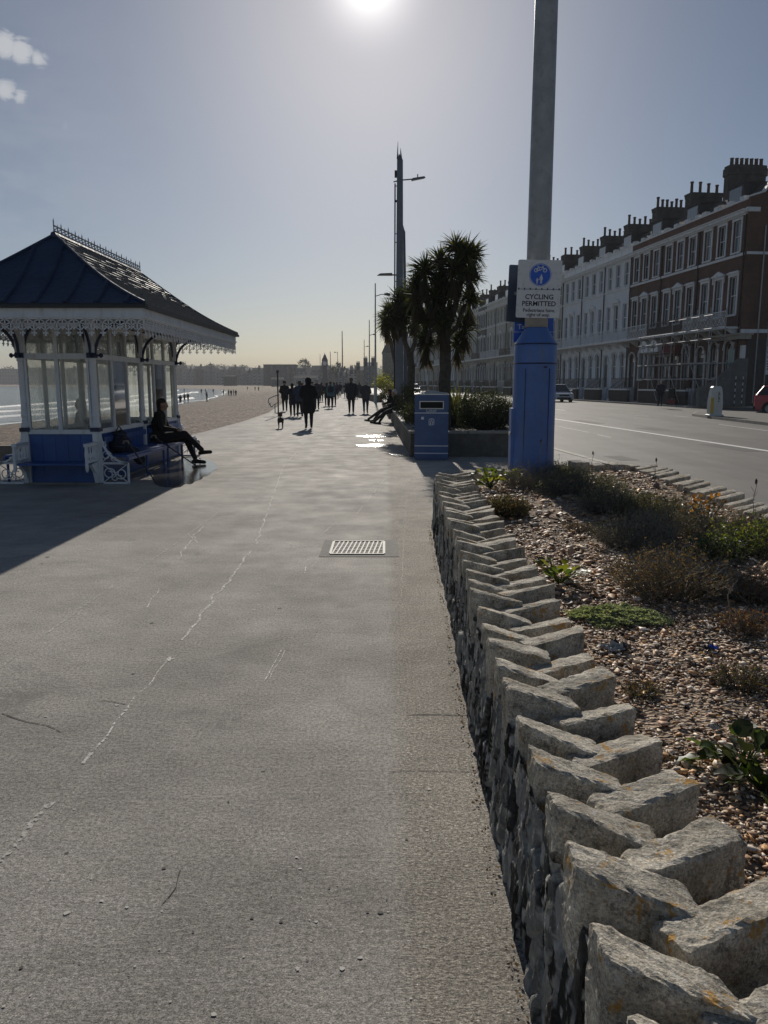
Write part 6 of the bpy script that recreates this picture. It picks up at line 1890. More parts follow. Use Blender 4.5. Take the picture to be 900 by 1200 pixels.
def matplant(px, py, rx, ry, h, n, leaf, mats, label, seed, z=.40):
    r = random.Random(seed); p0 = P(px, py, z); p0.z = bed_h(p0.x, p0.y); S = empty('ground_cover_plant', p0, 0, label, 'plant'); lv = MB()
    for i in range(n):
        a = r.uniform(0, 2*PI); e = math.sqrt(r.random()); x, y = math.cos(a)*rx*e, math.sin(a)*ry*e
        lim = .75+.35*noise.noise(Vector((math.cos(a)*1.6, math.sin(a)*1.6, seed)))
        if e > lim+.1: continue
        zz = h*(1-e*e)*(.55+.6*abs(noise.noise(Vector((x*22, y*22, seed)))))
        c = Vector((x, y, zz)); m = r.randrange(len(mats))
        for k in range(5):
            t = 2*PI*k/5+r.random(); leaflet(lv, c, Vector((math.cos(t), math.sin(t), r.uniform(.2,.9))), leaf*r.uniform(.7,1.3), leaf*.75, r, m)
    lv.build('foliage', mats, S, recalc=False); return S
def broadleaf(px, py, rad, n, leaf, mats, label, seed, z=.40, up=.6):
    r = random.Random(seed); p0 = P(px, py, z); p0.z = bed_h(p0.x, p0.y); S = empty('broad_leaf_plant', p0, 0, label, 'plant'); lv = MB(); st = MB()
    for i in range(n):
        a = r.uniform(0, 2*PI); e = r.uniform(.2, 1); t = Vector((math.cos(a)*rad*e, math.sin(a)*rad*e, rad*up*r.uniform(.4,1.5)*(1.2-e*.6)))
        st.tube([(0,0,0), t*.6+Vector((0,0,.02)), t], [.003,.002,.0015], 4, cap=False)
        d = (t+Vector((0,0,r.uniform(-.3,.35)*rad))).normalized(); s = d.cross(Vector((0,0,1))).normalized()+rv(r,.25); s.normalize(); m = r.randrange(len(mats)); L = leaf*r.uniform(.7,1.3); nn = s.cross(d)
        rows = []
        for k in range(6):
            u = k/5; w = L*.42*math.sin(PI*(u*.9+.06))**.7; c = t+d*L*u-Vector((0,0,L*.25*u*u))
            wv = nn*(L*.06*math.sin(k*2.3+i)); rows += [c-s*w+wv+nn*w*.35, c, c+s*w-wv+nn*w*.35]
        fs = []
        for k in range(5):
            o = k*3; fs += [(o,o+1,o+4,o+3),(o+1,o+2,o+5,o+4)]
        lv.add(rows, fs, m)
    st.build('stems', LM['green'], S); o = lv.build('foliage', mats, S, recalc=False, smooth=True); return S
matplant(722, 722, .30, .22, .075, 1500, .017, l('mat'), 'low mat of pale green ground cover in the middle of the bed', 51)
twiggy('dry_shrub', 785, 695, .36, .33, 300, 'rounded brown and olive dry shrub behind the pale green mat', l('brown','olive','brown'), 52, 9, .014)
twiggy('grey_shrub', 742, 640, .34, .33, 230, 'grey twiggy shrub left of the brown dry shrub', l('grey','dark'), 53, 7, .012)
twiggy('grey_shrub', 800, 628, .40, .32, 230, 'grey twiggy shrub behind the brown dry shrub', l('grey','olive'), 54, 7, .012)
twiggy('dark_heather', 682, 580, .55, .30, 330, 'spreading dark heather in the far middle of the bed', l('heath','grey'), 55, 12, .016, TWIGD)
twiggy('dark_heather', 722, 600, .42, .28, 230, 'dark heather right of the spreading one', l('heath','grey'), 56, 12, .015, TWIGD)
twiggy('dark_heather', 650, 560, .42, .26, 230, 'dark heather against the foot of the blue column', l('heath','grey'), 57, 10, .016, TWIGD)
twiggy('dark_heather', 770, 610, .36, .26, 200, 'dark heather left of the orange leaved plant', l('heath','olive'), 75, 10, .015, TWIGD)
twiggy('grey_shrub', 615, 572, .34, .36, 170, 'grey wiry shrub left of the blue column base', l('grey','olive'), 58, 5, .012)
twiggy('olive_shrub', 590, 605, .28, .20, 220, 'brown green shrub against the zigzag wall, far end', l('olive','dark','brown'), 59, 12, .018, TWIGD)
broadleaf(575, 572, .26, 44, .07, l('yellow','green'), 'bright yellow green leafy plant at the far left corner of the bed', 60)
broadleaf(597, 568, .24, 30, .06, l('yellow','green'), 'small yellow green leafy plant beside the corner one', 76)
broadleaf(656, 684, .13, 22, .075, l('green','yellow','dark'), 'small bright green leafy seedling near the zigzag wall', 61, up=.9)
twiggy('dry_tuft', 680, 622, .16, .10, 70, 'small dry tuft on the gravel behind the seedling', l('brown','dark'), 62, 5, .012)
broadleaf(828, 622, .26, 100, .038, l('orange','brown','orange'), 'plant with large orange autumn leaves by the roadside wall', 63, up=.8)
twiggy('green_shrub', 880, 648, .30, .27, 170, 'upright green shrub by the roadside wall', l('green','yellow','dark'), 64, 9, .022)
twiggy('green_shrub', 838, 655, .22, .2, 110, 'small green shrub below the orange leaved plant', l('green','dark'), 65, 9, .02)
twiggy('dry_shrub', 885, 700, .22, .2, 130, 'brown twiggy shrub at the bed edge below the green shrub', l('brown','rust'), 66, 7, .014)
twiggy('rust_tuft', 878, 738, .16, .12, 110, 'rusty red tuft of stems on the gravel', l('rust','brown'), 67, 6, .013)
twiggy('dry_tuft', 872, 800, .13, .11, 110, 'brown dry tuft above the dark green rosette', l('brown','dark','olive'), 68, 6, .012)
broadleaf(872, 905, .13, 34, .06, l('green','dark','dark'), 'dark green leafy rosette at the near right of the bed', 69, up=.5)
broadleaf(893, 930, .10, 22, .055, l('green','dark'), 'second leafy rosette just below the dark green one', 77, up=.4)
twiggy('dry_tuft', 752, 812, .09, .06, 60, 'small flattened dry tuft beside the zigzag wall', l('brown','dark'), 70, 4, .012)
twiggy('dry_tuft', 840, 690, .3, .12, 120, 'tangle of bare dry stems between the shrubs', l('brown','grey'), 71, 2, .012)
twiggy('low_heather', 880, 625, .3, .2, 130, 'low dark heather beside the road wall behind the green shrub', l('heath','olive'), 72, 10, .015, TWIGD)
# thin dead flower stalks standing up
def stalk(px, py, ytop, label, seed, z=.40):
    r = random.Random(seed); p = P(px, py, z); p.z = bed_h(p.x, p.y); H = HA(ytop, p.y)-p.z
    S = empty('dead_stalk', p, 0, label, 'stalk'); mb = MB()
    pts = [(0,0,0),(.01,0,H*.35),(-.008,.005,H*.7),(.01,0,H)]; mb.tube(pts, [.0035,.003,.0025,.002], 5)
    for k in range(4): t = r.uniform(.5,.9); a = r.uniform(-1,1); mb.tube([(0,0,H*t),(.05*a,.02,H*t+.05)], .0015, 4)
    mb.build('stem', TWIG, S); hd = MB(); hd.lathe([(.002,H-.03),(.008,H-.02),(.009,H),(.002,H+.015)], n=6); hd.build('seed_head', TWIGD, S)
stalk(880, 640, 563, 'tall dead stalk rising beside the green shrub', 1); stalk(632, 575, 516, 'thin forked dead stalk against the blue column', 2)
stalk(766, 590, 538, 'thin leaning dead stalk near the roadside wall', 3); stalk(693, 572, 530, 'thin dead stalk in the dark heather', 4); stalk(852, 740, 680, 'short pale dead stalk above the rust coloured tuft', 5)
# fallen twigs and leaf litter: countless debris
def litter():
    r = random.Random(8); mb = MB()
    n = 0
    while n < 1500:
        y = r.uniform(1.6, 9.5); x = r.uniform(.75, 3.5)
        if not in_bed(x, y): continue
        n += 1; z = bed_h(x, y)+.014; a = r.uniform(0, 2*PI); L = r.uniform(.015,.09)
        if r.random() < .55:
            mb.tube([(x,y,z),(x+L*.5*math.cos(a),y+L*.5*math.sin(a),z+.008),(x+L*math.cos(a+.3),y+L*math.sin(a+.3),z+r.uniform(0,.02))], .0012, 3, mi=0, cap=False)
        else: leaflet(mb, Vector((x,y,z)), Vector((math.cos(a),math.sin(a),r.uniform(-.1,.4))), r.uniform(.012,.03), .012, r, 1)
    tag(mb.build('debris', [TWIG, LM['brown']], recalc=False), 'fallen twigs and dead leaves strewn over the bed gravel', 'debris', kind='stuff')
litter()
# fallen leaves gathered at the foot of the wall
def edge_litter():
    r = random.Random(18); mb = MB()
    for i in range(420):
        y = r.uniform(.9, 8.5); x = poly_interp(WT, y)-.045-abs(r.gauss(0,.018)); a = r.uniform(0, 2*PI)
        if r.random() < .5: leaflet(mb, Vector((x,y,.004+r.random()*.01)), Vector((math.cos(a),math.sin(a),r.uniform(0,.4))), r.uniform(.008,.02), .010, r, 0)
        else:
            leaflet(mb, Vector((x,y,.003)), Vector((math.cos(a),math.sin(a),r.uniform(0,.2))), r.uniform(.005,.012), .006, r, 1)
    tag(mb.build('debris', [LM['brown'], BARK], recalc=False), 'dead leaves and grit along the foot of the zigzag wall', 'debris', kind='stuff')
edge_litter()
# crumpled litter lying on the gravel
def crumple(px, py, sx, sy, h, mats, label, seed, cat='litter'):
    p = P(px, py, .42); p.z = bed_h(p.x, p.y)+.012; r = random.Random(seed); mb = MB(); n = 12
    for i in range(n+1):
        for j in range(n+1):
            u, v = i/n*2-1, j/n*2-1; k = 1+.3*noise.noise(Vector((u*2, v*2, seed)))
            mb.v.append((u*sx*k, v*sy*k, abs(noise.noise(Vector((u*3.1, v*3.1, seed))))*h*1.6))
    for i in range(n):
        for j in range(n):
            a = i*(n+1)+j; mb.f.append((a, a+n+1, a+n+2, a+1)); mb.m.append(1 if (i > n*.55 and noise.noise(Vector((i*.4, j*.4, seed))) > -.2) else 0)
    o = mb.build('crumpled_wrapper', mats, recalc=False); o.location = p; o.rotation_euler = (0,0,.4); return tag(o, label, cat)
crumple(722, 757, .065, .045, .035, [pm('plastic_grey', (.35,.36,.36), .3, 30, .4), pm('plastic_black', (.02,.02,.022), .2, 20, .3)], 'crumpled grey and black plastic wrapper lying on the gravel below the green mat', 3)
crumple(833, 755, .03, .02, .02, [bpy.data.materials['plastic_black'], M['sign_blue']], 'tiny black wrapper scrap lying on the gravel near the rusty tuft', 5)
crumple(838, 850, .018, .016, .016, [bpy.data.materials['plastic_grey'], bpy.data.materials['plastic_black']], 'small grey pebble-like scrap on the near gravel', 6)

# ---- hills and woods behind the far town
def hills():
    mb = MB(); xs = np.arange(-1800, 420, 14)
    pr = []
    for x in xs:
        y = 1150-.35*max(0, x+300) + (0 if x < -300 else 0); y = max(620, y)
        h = 20.0+3.2*noise.noise(Vector((x*.006, 0, 1)))+1.6*noise.noise(Vector((x*.03, 4, 1)))+3.5*math.exp(-((x+330)/120)**2)
        h *= y/950
        pr.append((x, y, h))
    vs = []
    for x, y, h in pr: vs += [(x, y-30, -1), (x, y+10, h*.75), (x, y+60, h), (x, y+260, -1)]
    fs = []
    for i in range(len(pr)-1):
        for k in range(3): a = 4*i+k; fs.append((a, a+4, a+5, a+1))
    mb.add(vs, fs); tag(mb.build('hills', pm('hill_cover', (.055,.06,.035), .35, .03, .95), smooth=True), kind='structure')
    # far-off wood on the ridge: reads as one uneven mass
    r = random.Random(4); wd = MB()
    for x, y, h in pr:
        for k in range(3):
            cx_, cz, cy_ = x+r.uniform(-7,7), h-1.0, y+r.uniform(5,60); s = r.uniform(1.6,3.6)
            if noise.noise(Vector((x*.02, k, 9))) < -.15: continue
            for j in range(16):
                v = rv(r); v.normalize(); leaflet(wd, Vector((cx_+v.x*s*1.5, cy_+v.y*s, cz+v.z*s*.9)), rv(r), s*.9, s*.7, r)
    tag(wd.build('woods', LM['dark'], recalc=False), 'distant dark woods along the ridge behind the town', 'woods', kind='stuff')
hills()
def far_tree(px, ytop, Y, w, label, seed):
    z = HA(ytop, Y); X = XA(px, Y); r = random.Random(seed); S = empty('far_tree', (X, Y, 0), 0, label, 'tree', 'trees rising among the far roofs')
    t = MB(); t.tube([(0,0,0),(0,0,z*.6),(.4,0,z*.85)], [.5,.35,.15], 6)
    for k in range(5): a = k*1.3; t.tube([(0,0,z*.5),(math.cos(a)*w*.3,math.sin(a)*w*.3,z*.8)], [.25,.1], 5)
    t.build('trunk', BARK, S)
    c = MB()
    for k in range(34):
        v = rv(r); v.normalize(); q = Vector((v.x*w*.5, v.y*w*.5, z*.74+v.z*z*.24))*1.0
        for j in range(26): leaflet(c, q+rv(r, w*.07), rv(r), w*.10, w*.07, r)
    c.build('crown', [LM['dark']], S, recalc=False)
far_tree(357, 421, 620, 9, 'round crowned tree above the roofs left of the clock tower', 1)
far_tree(396, 426, 430, 7, 'dark tree between the clock tower and the slim lamps', 2)
far_tree(212, 424, 800, 12, 'spreading tree on the skyline right of the shelter', 3)
far_tree(248, 427, 760, 11, 'low spreading tree on the skyline above the waterline', 4)
# ================================================================== PEOPLE, DOG, CARS
def capsule(mb, p0, r0, p1, r1, n=10, sy=1.0):
    p0, p1 = Vector(p0), Vector(p1); d = p1-p0; L = d.length
    if L < 1e-5: d = Vector((0,0,1)); L = 1e-5
    d = d/L; a = d.cross(Vector((0,1,0.01)))
    if a.length < .05: a = d.cross(Vector((1,0,0)))
    a.normalize(); b = d.cross(a)
    prof = []
    for k in range(5): t = -PI/2+PI/2*k/4; prof.append((r0*math.cos(t), r0*math.sin(t)))
    for k in range(5): t = PI/2*k/4; prof.append((r1*math.cos(t), L+r1*math.sin(t)))
    vs = []; fs = []
    for r, h in prof:
        for k in range(n): t = 2*PI*k/n; vs.append(p0+d*h+(a*math.cos(t)+b*math.sin(t))*max(r, .0004))
    m = len(prof)
    for i in range(m-1):
        for k in range(n): k2 = (k+1) % n; fs.append((i*n+k, i*n+k2, (i+1)*n+k2, (i+1)*n+k))
    fs.append(tuple(range(n))[::-1]); fs.append(tuple((m-1)*n+k for k in range(n))); mb.add(vs, fs)
def fuse(name, caps, voxel, mat, parent=None, smooth_it=3, loc=None):
    """tapered limbs fused into one continuous surface"""
    mb = MB()
    for c in caps: capsule(mb, *c)
    o = mb.build(name, mat, parent, smooth=True)
    md = o.modifiers.new('r', 'REMESH'); md.mode = 'VOXEL'; md.voxel_size = voxel; md.use_smooth_shade = True
    if smooth_it: s = o.modifiers.new('s', 'SMOOTH'); s.iterations = smooth_it; s.factor = .5
    dg = bpy.context.evaluated_depsgraph_get(); me = bpy.data.meshes.new_from_object(o.evaluated_get(dg)); old = o.data
    o.modifiers.clear(); o.data = me; me.name = name; bpy.data.meshes.remove(old)
    if not me.materials: me.materials.append(mat)
    return o
CL_ = M['cloth']
def hand(wr, d, side, s=1.0, curl=.5):
    """palm, four bent fingers and a thumb; wr wrist, d direction, side = vector across the palm toward the thumb"""
    wr, d, side = Vector(wr), Vector(d).normalized(), Vector(side).normalized(); nrm = d.cross(side).normalized()
    c = [(wr, .024*s, wr+d*.05*s, .026*s), (wr+d*.05*s+side*.018*s, .018*s, wr+d*.085*s+side*.02*s, .015*s), (wr+d*.05*s-side*.018*s, .018*s, wr+d*.08*s-side*.022*s, .014*s)]
    for k, (off, L) in enumerate(((.030,.066),(.010,.075),(-.010,.070),(-.030,.055))):
        b = wr+d*.085*s+side*off*s; m = b+(d*(1-.3*curl)+nrm*.45*curl)*L*.5*s; e = m+(d*(1-.9*curl)+nrm*.9*curl)*L*.5*s
        c += [(b, .0095*s, m, .009*s), (m, .009*s, e, .008*s)]
    t0 = wr+d*.03*s+side*.024*s; t1 = t0+(d*.6+side*.7)*.035*s; t2 = t1+(d*.9+side*.15+nrm*.3)*.03*s
    c += [(t0, .013*s, t1, .011*s), (t1, .011*s, t2, .009*s)]
    return c
def head_caps(h, f, u=Vector((0,0,1))):
    """h centre of the skull, f facing direction"""
    f = Vector(f).normalized(); s = f.cross(u).normalized(); h = Vector(h)
    c = [(h+u*.02-f*.012, .088, h+u*.03-f*.02, .085), (h-u*.03+f*.02, .072, h-u*.075+f*.035, .048), (h+u*.005+f*.088, .010, h-u*.030+f*.104, .014),
         (h-u*.055+f*.085, .016, h-u*.058+f*.082, .016), (h+u*.03+f*.078-s*.03, .014, h+u*.03+f*.078+s*.03, .014)]
    for k in (-1, 1): c += [(h+s*k*.084+u*.015, .014, h+s*k*.088-u*.02, .012), (h+f*.07+s*k*.045-u*.02, .02, h+f*.055+s*k*.05-u*.03, .02)]
    return c

def person(J, label, top, legs, hair, voxel=.016, coat_len=.12, hood=False, hat=None, fat=1.0, bag=None, hands=True, shoes=(.015,.015,.016), group=None, skirt=False, longhair=False, f=None):
    """J: joints in metres, forward = +Y unless f given"""
    f = Vector(f or (0,1,0)); S = empty('person', (0,0,0), 0, label, 'person', group)
    g = {k: Vector(v) for k, v in J.items()}; u = Vector((0,0,1))
    body = head_caps(g['head'], g.get('look', f))
    body += [(g['neck']-u*.03, .055, g['head']-u*.06, .05), (g['chest'], .075, g['neck']-u*.05, .06), (g['pelvis'], .08, g['chest'], .075)]
    for s in 'LR':
        body += [(g['sh'+s], .05, g['el'+s], .038), (g['el'+s], .036, g['wr'+s], .024), (g['chest'], .09, g['sh'+s], .055)]
        body += [(g['hip'+s], .085, g['kn'+s], .055), (g['kn'+s], .053, g['an'+s], .034), (g['pelvis'], .11, g['hip'+s], .09), (g['an'+s], .036, g['toe'+s], .025)]
        if hands:
            d = (g['wr'+s]-g['el'+s]).normalized(); body += hand(g['wr'+s], g.get('hd'+s, d), g.get('th'+s, f), 1.0, .5)
        else: d = (g['wr'+s]-g['el'+s]).normalized(); body += [(g['wr'+s], .026, g['wr'+s]+d*.07, .03)]
    fuse('body', body, voxel, M['skin'], S, 2)
    side = (g['shL']-g['shR']).normalized()
    def coat():
        c = []
        w = .07*fat
        for k in (-1, 1):
            c += [(g['chest']+side*k*w, .115*fat, g['neck']-u*.07+side*k*w*.8, .085*fat), (g['pelvis']+side*k*w*.9, .118*fat, g['chest']+side*k*w, .12*fat)]
        c += [(g['pelvis'], .12*fat, g['chest'], .125*fat), (g['chest'], .125*fat, g['neck']-u*.07, .095*fat)]
        hem = g['pelvis']-u*coat_len
        if coat_len > 0:
            for k in (-1, 1): c += [(g['pelvis']+side*k*w, .12*fat, hem+side*k*w*1.15, .12*fat)]
        c += [(g['neck']-u*.05, .075, g['neck']+u*.015, .066)]
        for s in 'LR': c += [(g['sh'+s], .070*fat, g['el'+s], .056*fat), (g['el'+s], .054*fat, g['wr'+s]-(g['wr'+s]-g['el'+s]).normalized()*.01, .042), (g['neck']-u*.08, .09*fat, g['sh'+s], .072*fat)]
        if hood: c += [(g['head']-f*.02+u*.015, .115, g['head']-f*.035-u*.06, .10)]
        return c
    o = fuse('coat', coat(), max(voxel, .014), CL_, S, 3); o.color = (*top, 1)
    t = []
    for s in 'LR':
        t += [(g['pelvis'], .118*fat, g['hip'+s], .105*fat), (g['hip'+s], .100*fat, g['kn'+s], .073), (g['kn'+s], .070, g['an'+s]+u*.03, .050)]
    if skirt: t += [(g['pelvis'], .14, (g['knL']+g['knR'])/2, .15)]
    o = fuse('trousers', t, max(voxel, .014), CL_, S, 2); o.color = (*legs, 1)
    sh = []
    for s in 'LR':
        a, te = g['an'+s], g['toe'+s]; d = (te-a); d = Vector((d.x, d.y, 0)).normalized() if Vector((d.x,d.y,0)).length > .02 else f
        sh += [(a-u*.025, .046, te, .038), (a-d*.035-u*.04, .038, te, .036)]
    o = fuse('shoes', sh, max(.012, voxel*.8), CL_, S, 1); o.color = (*shoes, 1)
    hc = []
    h = g['head']; fl = g.get('look', f).normalized() if 'look' in g else f
    if not hood:
        hc = [(h+u*.04-fl*.022, .094, h+u*.03-fl*.035, .092), (h-fl*.05-u*.02, .078, h-fl*.055-u*.05, .06)]
        if longhair: hc += [(h-fl*.05-u*.03, .085, h-fl*.06-u*.17, .07)]
        if hat: hc = [(h+u*.055-fl*.012, .098, h+u*.07-fl*.012, .09), (h+u*.045+fl*.0, .102, h+u*.05, .102)]
        o = fuse('hat' if hat else 'hair', hc, max(voxel, .014), CL_, S, 2); o.color = (*(hat or hair), 1)
    if bag == 'pack':
        b = g['chest']-f*.17; o = fuse('backpack', [(b-u*.16+side*.07, .09, b+u*.10+side*.06, .08), (b-u*.16-side*.07, .09, b+u*.10-side*.06, .08)], .02, CL_, S, 3); o.color = (.03,.03,.04,1)
    if bag == 'side':
        b = g['hipR']+Vector((.13,0,-.02)); o = fuse('shoulder_bag', [(b, .06, b+Vector((0,.15,0)), .06), (b-u*.12, .06, b-u*.12+Vector((0,.15,0)), .06)], .02, CL_, S, 3); o.color = (.05,.03,.02,1)
    return S

def walkJ(ph=1, arms='swing', stride=1.0, lean=0.0):
    k = stride
    J = dict(pelvis=(0,0,.94), chest=(0,.02+lean,1.24), neck=(0,.03+lean,1.46), head=(0,.05+lean,1.60), shL=(-.18,.02+lean,1.385), shR=(.18,.02+lean,1.385),
             hipL=(-.09,0,.90), hipR=(.09,0,.90))
    fr, bk = ('R', 'L') if ph > 0 else ('L', 'R'); sx = {'L': -1, 'R': 1}
    J['kn'+fr] = (sx[fr]*.095, .17*k, .50); J['an'+fr] = (sx[fr]*.09, .26*k, .095); J['toe'+fr] = (sx[fr]*.10, .26*k+.16, .05)
    J['kn'+bk] = (sx[bk]*.095, .03*k, .48); J['an'+bk] = (sx[bk]*.09, -.27*k, .16); J['toe'+bk] = (sx[bk]*.10, -.27*k+.14, .045)
    if arms == 'swing':
        J['el'+bk] = (sx[bk]*.25, .06, 1.12); J['wr'+bk] = (sx[bk]*.23, .24, .95); J['el'+fr] = (sx[fr]*.25, -.10, 1.12); J['wr'+fr] = (sx[fr]*.25, -.12, .87)
    else:
        for s in 'LR': J['el'+s] = (sx[s]*.27, -.06, 1.12); J['wr'+s] = (sx[s]*.17, .13, 1.0)
    return J
DK = (.018,.019,.024)
# prototypes
PR = {}
PR['hood'] = person(walkJ(1, 'pocket', .6), 'x', (.012,.012,.015), (.02,.022,.03), DK, hood=True, coat_len=.32, fat=1.12)
PR['man'] = person(walkJ(1, 'swing', .55), 'x', (.04,.055,.10), (.02,.02,.025), (.12,.10,.08), coat_len=.10, fat=1.08)
PR['man2'] = person(walkJ(-1, 'pocket', .45), 'x', (.06,.06,.07), (.03,.035,.06), (.45,.42,.36), coat_len=.06, fat=1.15)
PR['woman'] = person(walkJ(-1, 'swing', .5), 'x', (.03,.03,.05), (.015,.015,.018), (.05,.035,.02), coat_len=.26, fat=.98, bag='side', longhair=True)
PR['pack'] = person(walkJ(1, 'swing', .45), 'x', (.06,.15,.20), (.02,.02,.03), (.1,.08,.06), coat_len=.08, fat=1.05, bag='pack')
PR['hat'] = person(walkJ(-1, 'pocket', .5), 'x', (.03,.03,.03), (.03,.03,.03), DK, coat_len=.12, fat=1.1, hat=(.03,.03,.04))
PT = {k: tree_of(v) for k, v in PR.items()}
usedp = set()
def put(kind, px, yf, label, rz=0.0, scale=1.0, coat=None, group='people walking along the promenade', z=0.0):
    p = P(px, yf, z)
    if kind in usedp: o = place(PT[kind], p, rz, label, group)
    else: usedp.add(kind); o = PR[kind]; o.location = p; o.rotation_euler = (0,0,rz); o['label'] = label; o['group'] = group
    o.scale = (scale,)*3
    if coat:
        for c in COL.objects:
            if c.parent == o and c.name.startswith('coat'): c.color = (*coat, 1)
    return o
put('hood', 362, 502.5, 'person in long black hooded coat walking alone nearest on the promenade', 0.12, 1.05)
put('man', 351.5, 488.5, 'person in dark jacket striding just left of the hooded walker', 0.0, 1.0)
put('woman', 343, 488, 'person with long hair in navy coat behind the dog', .1, .93)
put('hat', 334, 482, 'person in dark hat and coat at the left edge of the walkers', 0.15, 1.0, (.02,.02,.022))
put('man2', 371.5, 480, 'person in dark coat directly right of the hooded walker', 0.0, 1.06)
put('woman', 354, 483, 'person in brown coat half hidden behind the striding jacket', -.1, .95, (.05,.03,.02))
put('woman', 383, 476, 'person in black coat, left one of the distant trio', 0.0, .95, (.02,.02,.02))
put('pack', 387.5, 478.5, 'person with backpack and teal jacket in the middle of the distant trio', 0.0, 1.0)
put('man', 391.5, 475.5, 'person in blue grey jacket, right one of the distant trio', 0.0, .97, (.05,.06,.08))
put('man', 411.8, 484.5, 'tall person in dark jacket and slim trousers walking right of centre', 0.03, 1.10, (.025,.03,.04))
put('man2', 428.5, 484.5, 'person with fair hair in dark coat walking beside the tall walker', -.02, 1.0)
put('hat', 398.5, 465, 'small distant person in hat beyond the trio', .0, 1.0)
put('woman', 405, 466.5, 'distant person in long dark coat left of the tall walker', .0, .97)
put('man', 408, 468.5, 'distant person half hidden behind the tall walker', 0.0, 1.0, (.04,.04,.05))
put('man2', 417.5, 468, 'distant person between the tall walker and the fair haired one', 0.0, 1.0)
put('pack', 421, 466, 'distant person with backpack near the slim lamps', 0.0, 1.0, (.03,.03,.04))
put('woman', 377, 471, 'distant person in dark coat between the hooded walker and the trio', 0.0, .96, (.03,.02,.02))
put('hat', 366, 474, 'distant person in dark hat mostly hidden behind the hooded walker', 0.0, .98)
put('man', 395, 467, 'distant person in navy jacket right of the trio', 0.0, 1.0, (.02,.03,.06))
put('man2', 773, 476.5, 'person in navy coat crossing the road beside the mobility scooter', R(-10), 1.03, (.012,.018,.04), None)
put('man', 571, 460.5, 'lone person in dark clothes standing on the far pavement before the pale terrace', R(90), 1.05, DK, None, 0)

# seated man on the shelter side bench, legs crossed, facing the promenade
def sit_person():
    J = dict(pelvis=(0,-.02,.56), chest=(0,.01,.86), neck=(0,.04,1.05), head=(0,.09,1.19), shL=(-.18,.02,.99), shR=(.18,.02,.99),
             elL=(-.25,.10,.74), wrL=(-.10,.32,.68), elR=(.25,.10,.74), wrR=(.08,.34,.70), hdL=(.6,.6,-.2), hdR=(-.7,.5,-.2), thL=(0,.3,1), thR=(0,.3,1),
             hipL=(-.09,.03,.53), hipR=(.09,.03,.53), knR=(.06,.50,.62), anR=(-.06,.80,.27), toeR=(-.07,.97,.25), knL=(-.09,.50,.52), anL=(-.08,.66,.10), toeL=(-.09,.84,.045))
    S = person(J, 'person in dark coat sitting with legs crossed on the shelter bench facing the promenade', (.009,.009,.010), (.010,.010,.014), (.035,.028,.022), voxel=.012, coat_len=0.02, fat=1.1, group=None)
    S.location = (-4.42, 15.15, 0); S.rotation_euler = (0,0,R(-86)); S['label'] = 'person in dark coat sitting with legs crossed on the shelter bench facing the promenade'
sit_person()
def sit_back(loc, rz, label, coat, hair, legs=(.02,.02,.03), scale=1.0, seat=.44, group=None, long_=True):
    d = seat-.44
    J = dict(pelvis=(0,-.02,.56+d), chest=(0,0,.86+d), neck=(0,.03,1.05+d), head=(0,.07,1.19+d), shL=(-.18,.01,.99+d), shR=(.18,.01,.99+d),
             elL=(-.24,.05,.74+d), wrL=(-.10,.27,.68+d), elR=(.24,.05,.74+d), wrR=(.10,.27,.68+d), hdL=(.5,.8,-.1), hdR=(-.5,.8,-.1), thL=(0,.3,1), thR=(0,.3,1),
             hipL=(-.09,.03,.53+d), hipR=(.09,.03,.53+d), knR=(.11,.46,.54+d), anR=(.11,.60,.10), toeR=(.12,.78,.045), knL=(-.11,.44,.54+d), anL=(-.11,.50,.10), toeL=(-.12,.68,.045))
    S = person(J, label, coat, legs, hair, voxel=.015, coat_len=.03, fat=1.15, longhair=long_, group=group)
    S.location = loc; S.rotation_euler = (0,0,rz); S.scale = (scale,)*3; S['label'] = label
sit_back((XA(94.5,15.3,1.1)+.06, 15.3, 0), R(88), 'person with brown hair and brown coat seen through the front glass, facing the sea', (.075,.04,.025), (.035,.02,.014))
# pair sitting on the planter edge, legs stretched to the left
def sit_planter(px, Y, label, coat, hair, s, stretch):
    J = dict(pelvis=(0,-.05,.64), chest=(0,.00,.93), neck=(0,.05,1.12), head=(0,.11,1.26), shL=(-.18,.03,1.06), shR=(.18,.03,1.06),
             elL=(-.24,.12,.82), wrL=(-.08,.34,.76), elR=(.24,.12,.82), wrR=(.08,.34,.78), hdL=(.6,.6,-.2), hdR=(-.7,.5,-.2), thL=(0,.3,1), thR=(0,.3,1),
             hipL=(-.09,.02,.60), hipR=(.09,.02,.60), knR=(.10,.46,.50), anR=(.08,.46+stretch,.09), toeR=(.08,.62+stretch,.07), knL=(-.10,.44,.47), anL=(-.10,.40+stretch*.6,.09), toeL=(-.11,.57+stretch*.6,.045))
    S = person(J, label, coat, (.02,.02,.026), hair, voxel=.016, coat_len=.02, fat=1.12, group='pair sitting on the planter edge')
    S.location = (XA(px, Y, .6), Y, -.02); S.rotation_euler = (0,0,R(80)); S['label'] = label; S.scale = (s,)*3
sit_planter(465, 30.6, 'white haired person in dark coat sitting on the planter edge beside the mast', (.015,.017,.022), (.55,.53,.5), 1.0, .45)
sit_planter(459, 32.6, 'dark clothed person with legs stretched out on the planter edge, further from the bin', (.02,.022,.026), (.04,.03,.025), 1.0, .55)

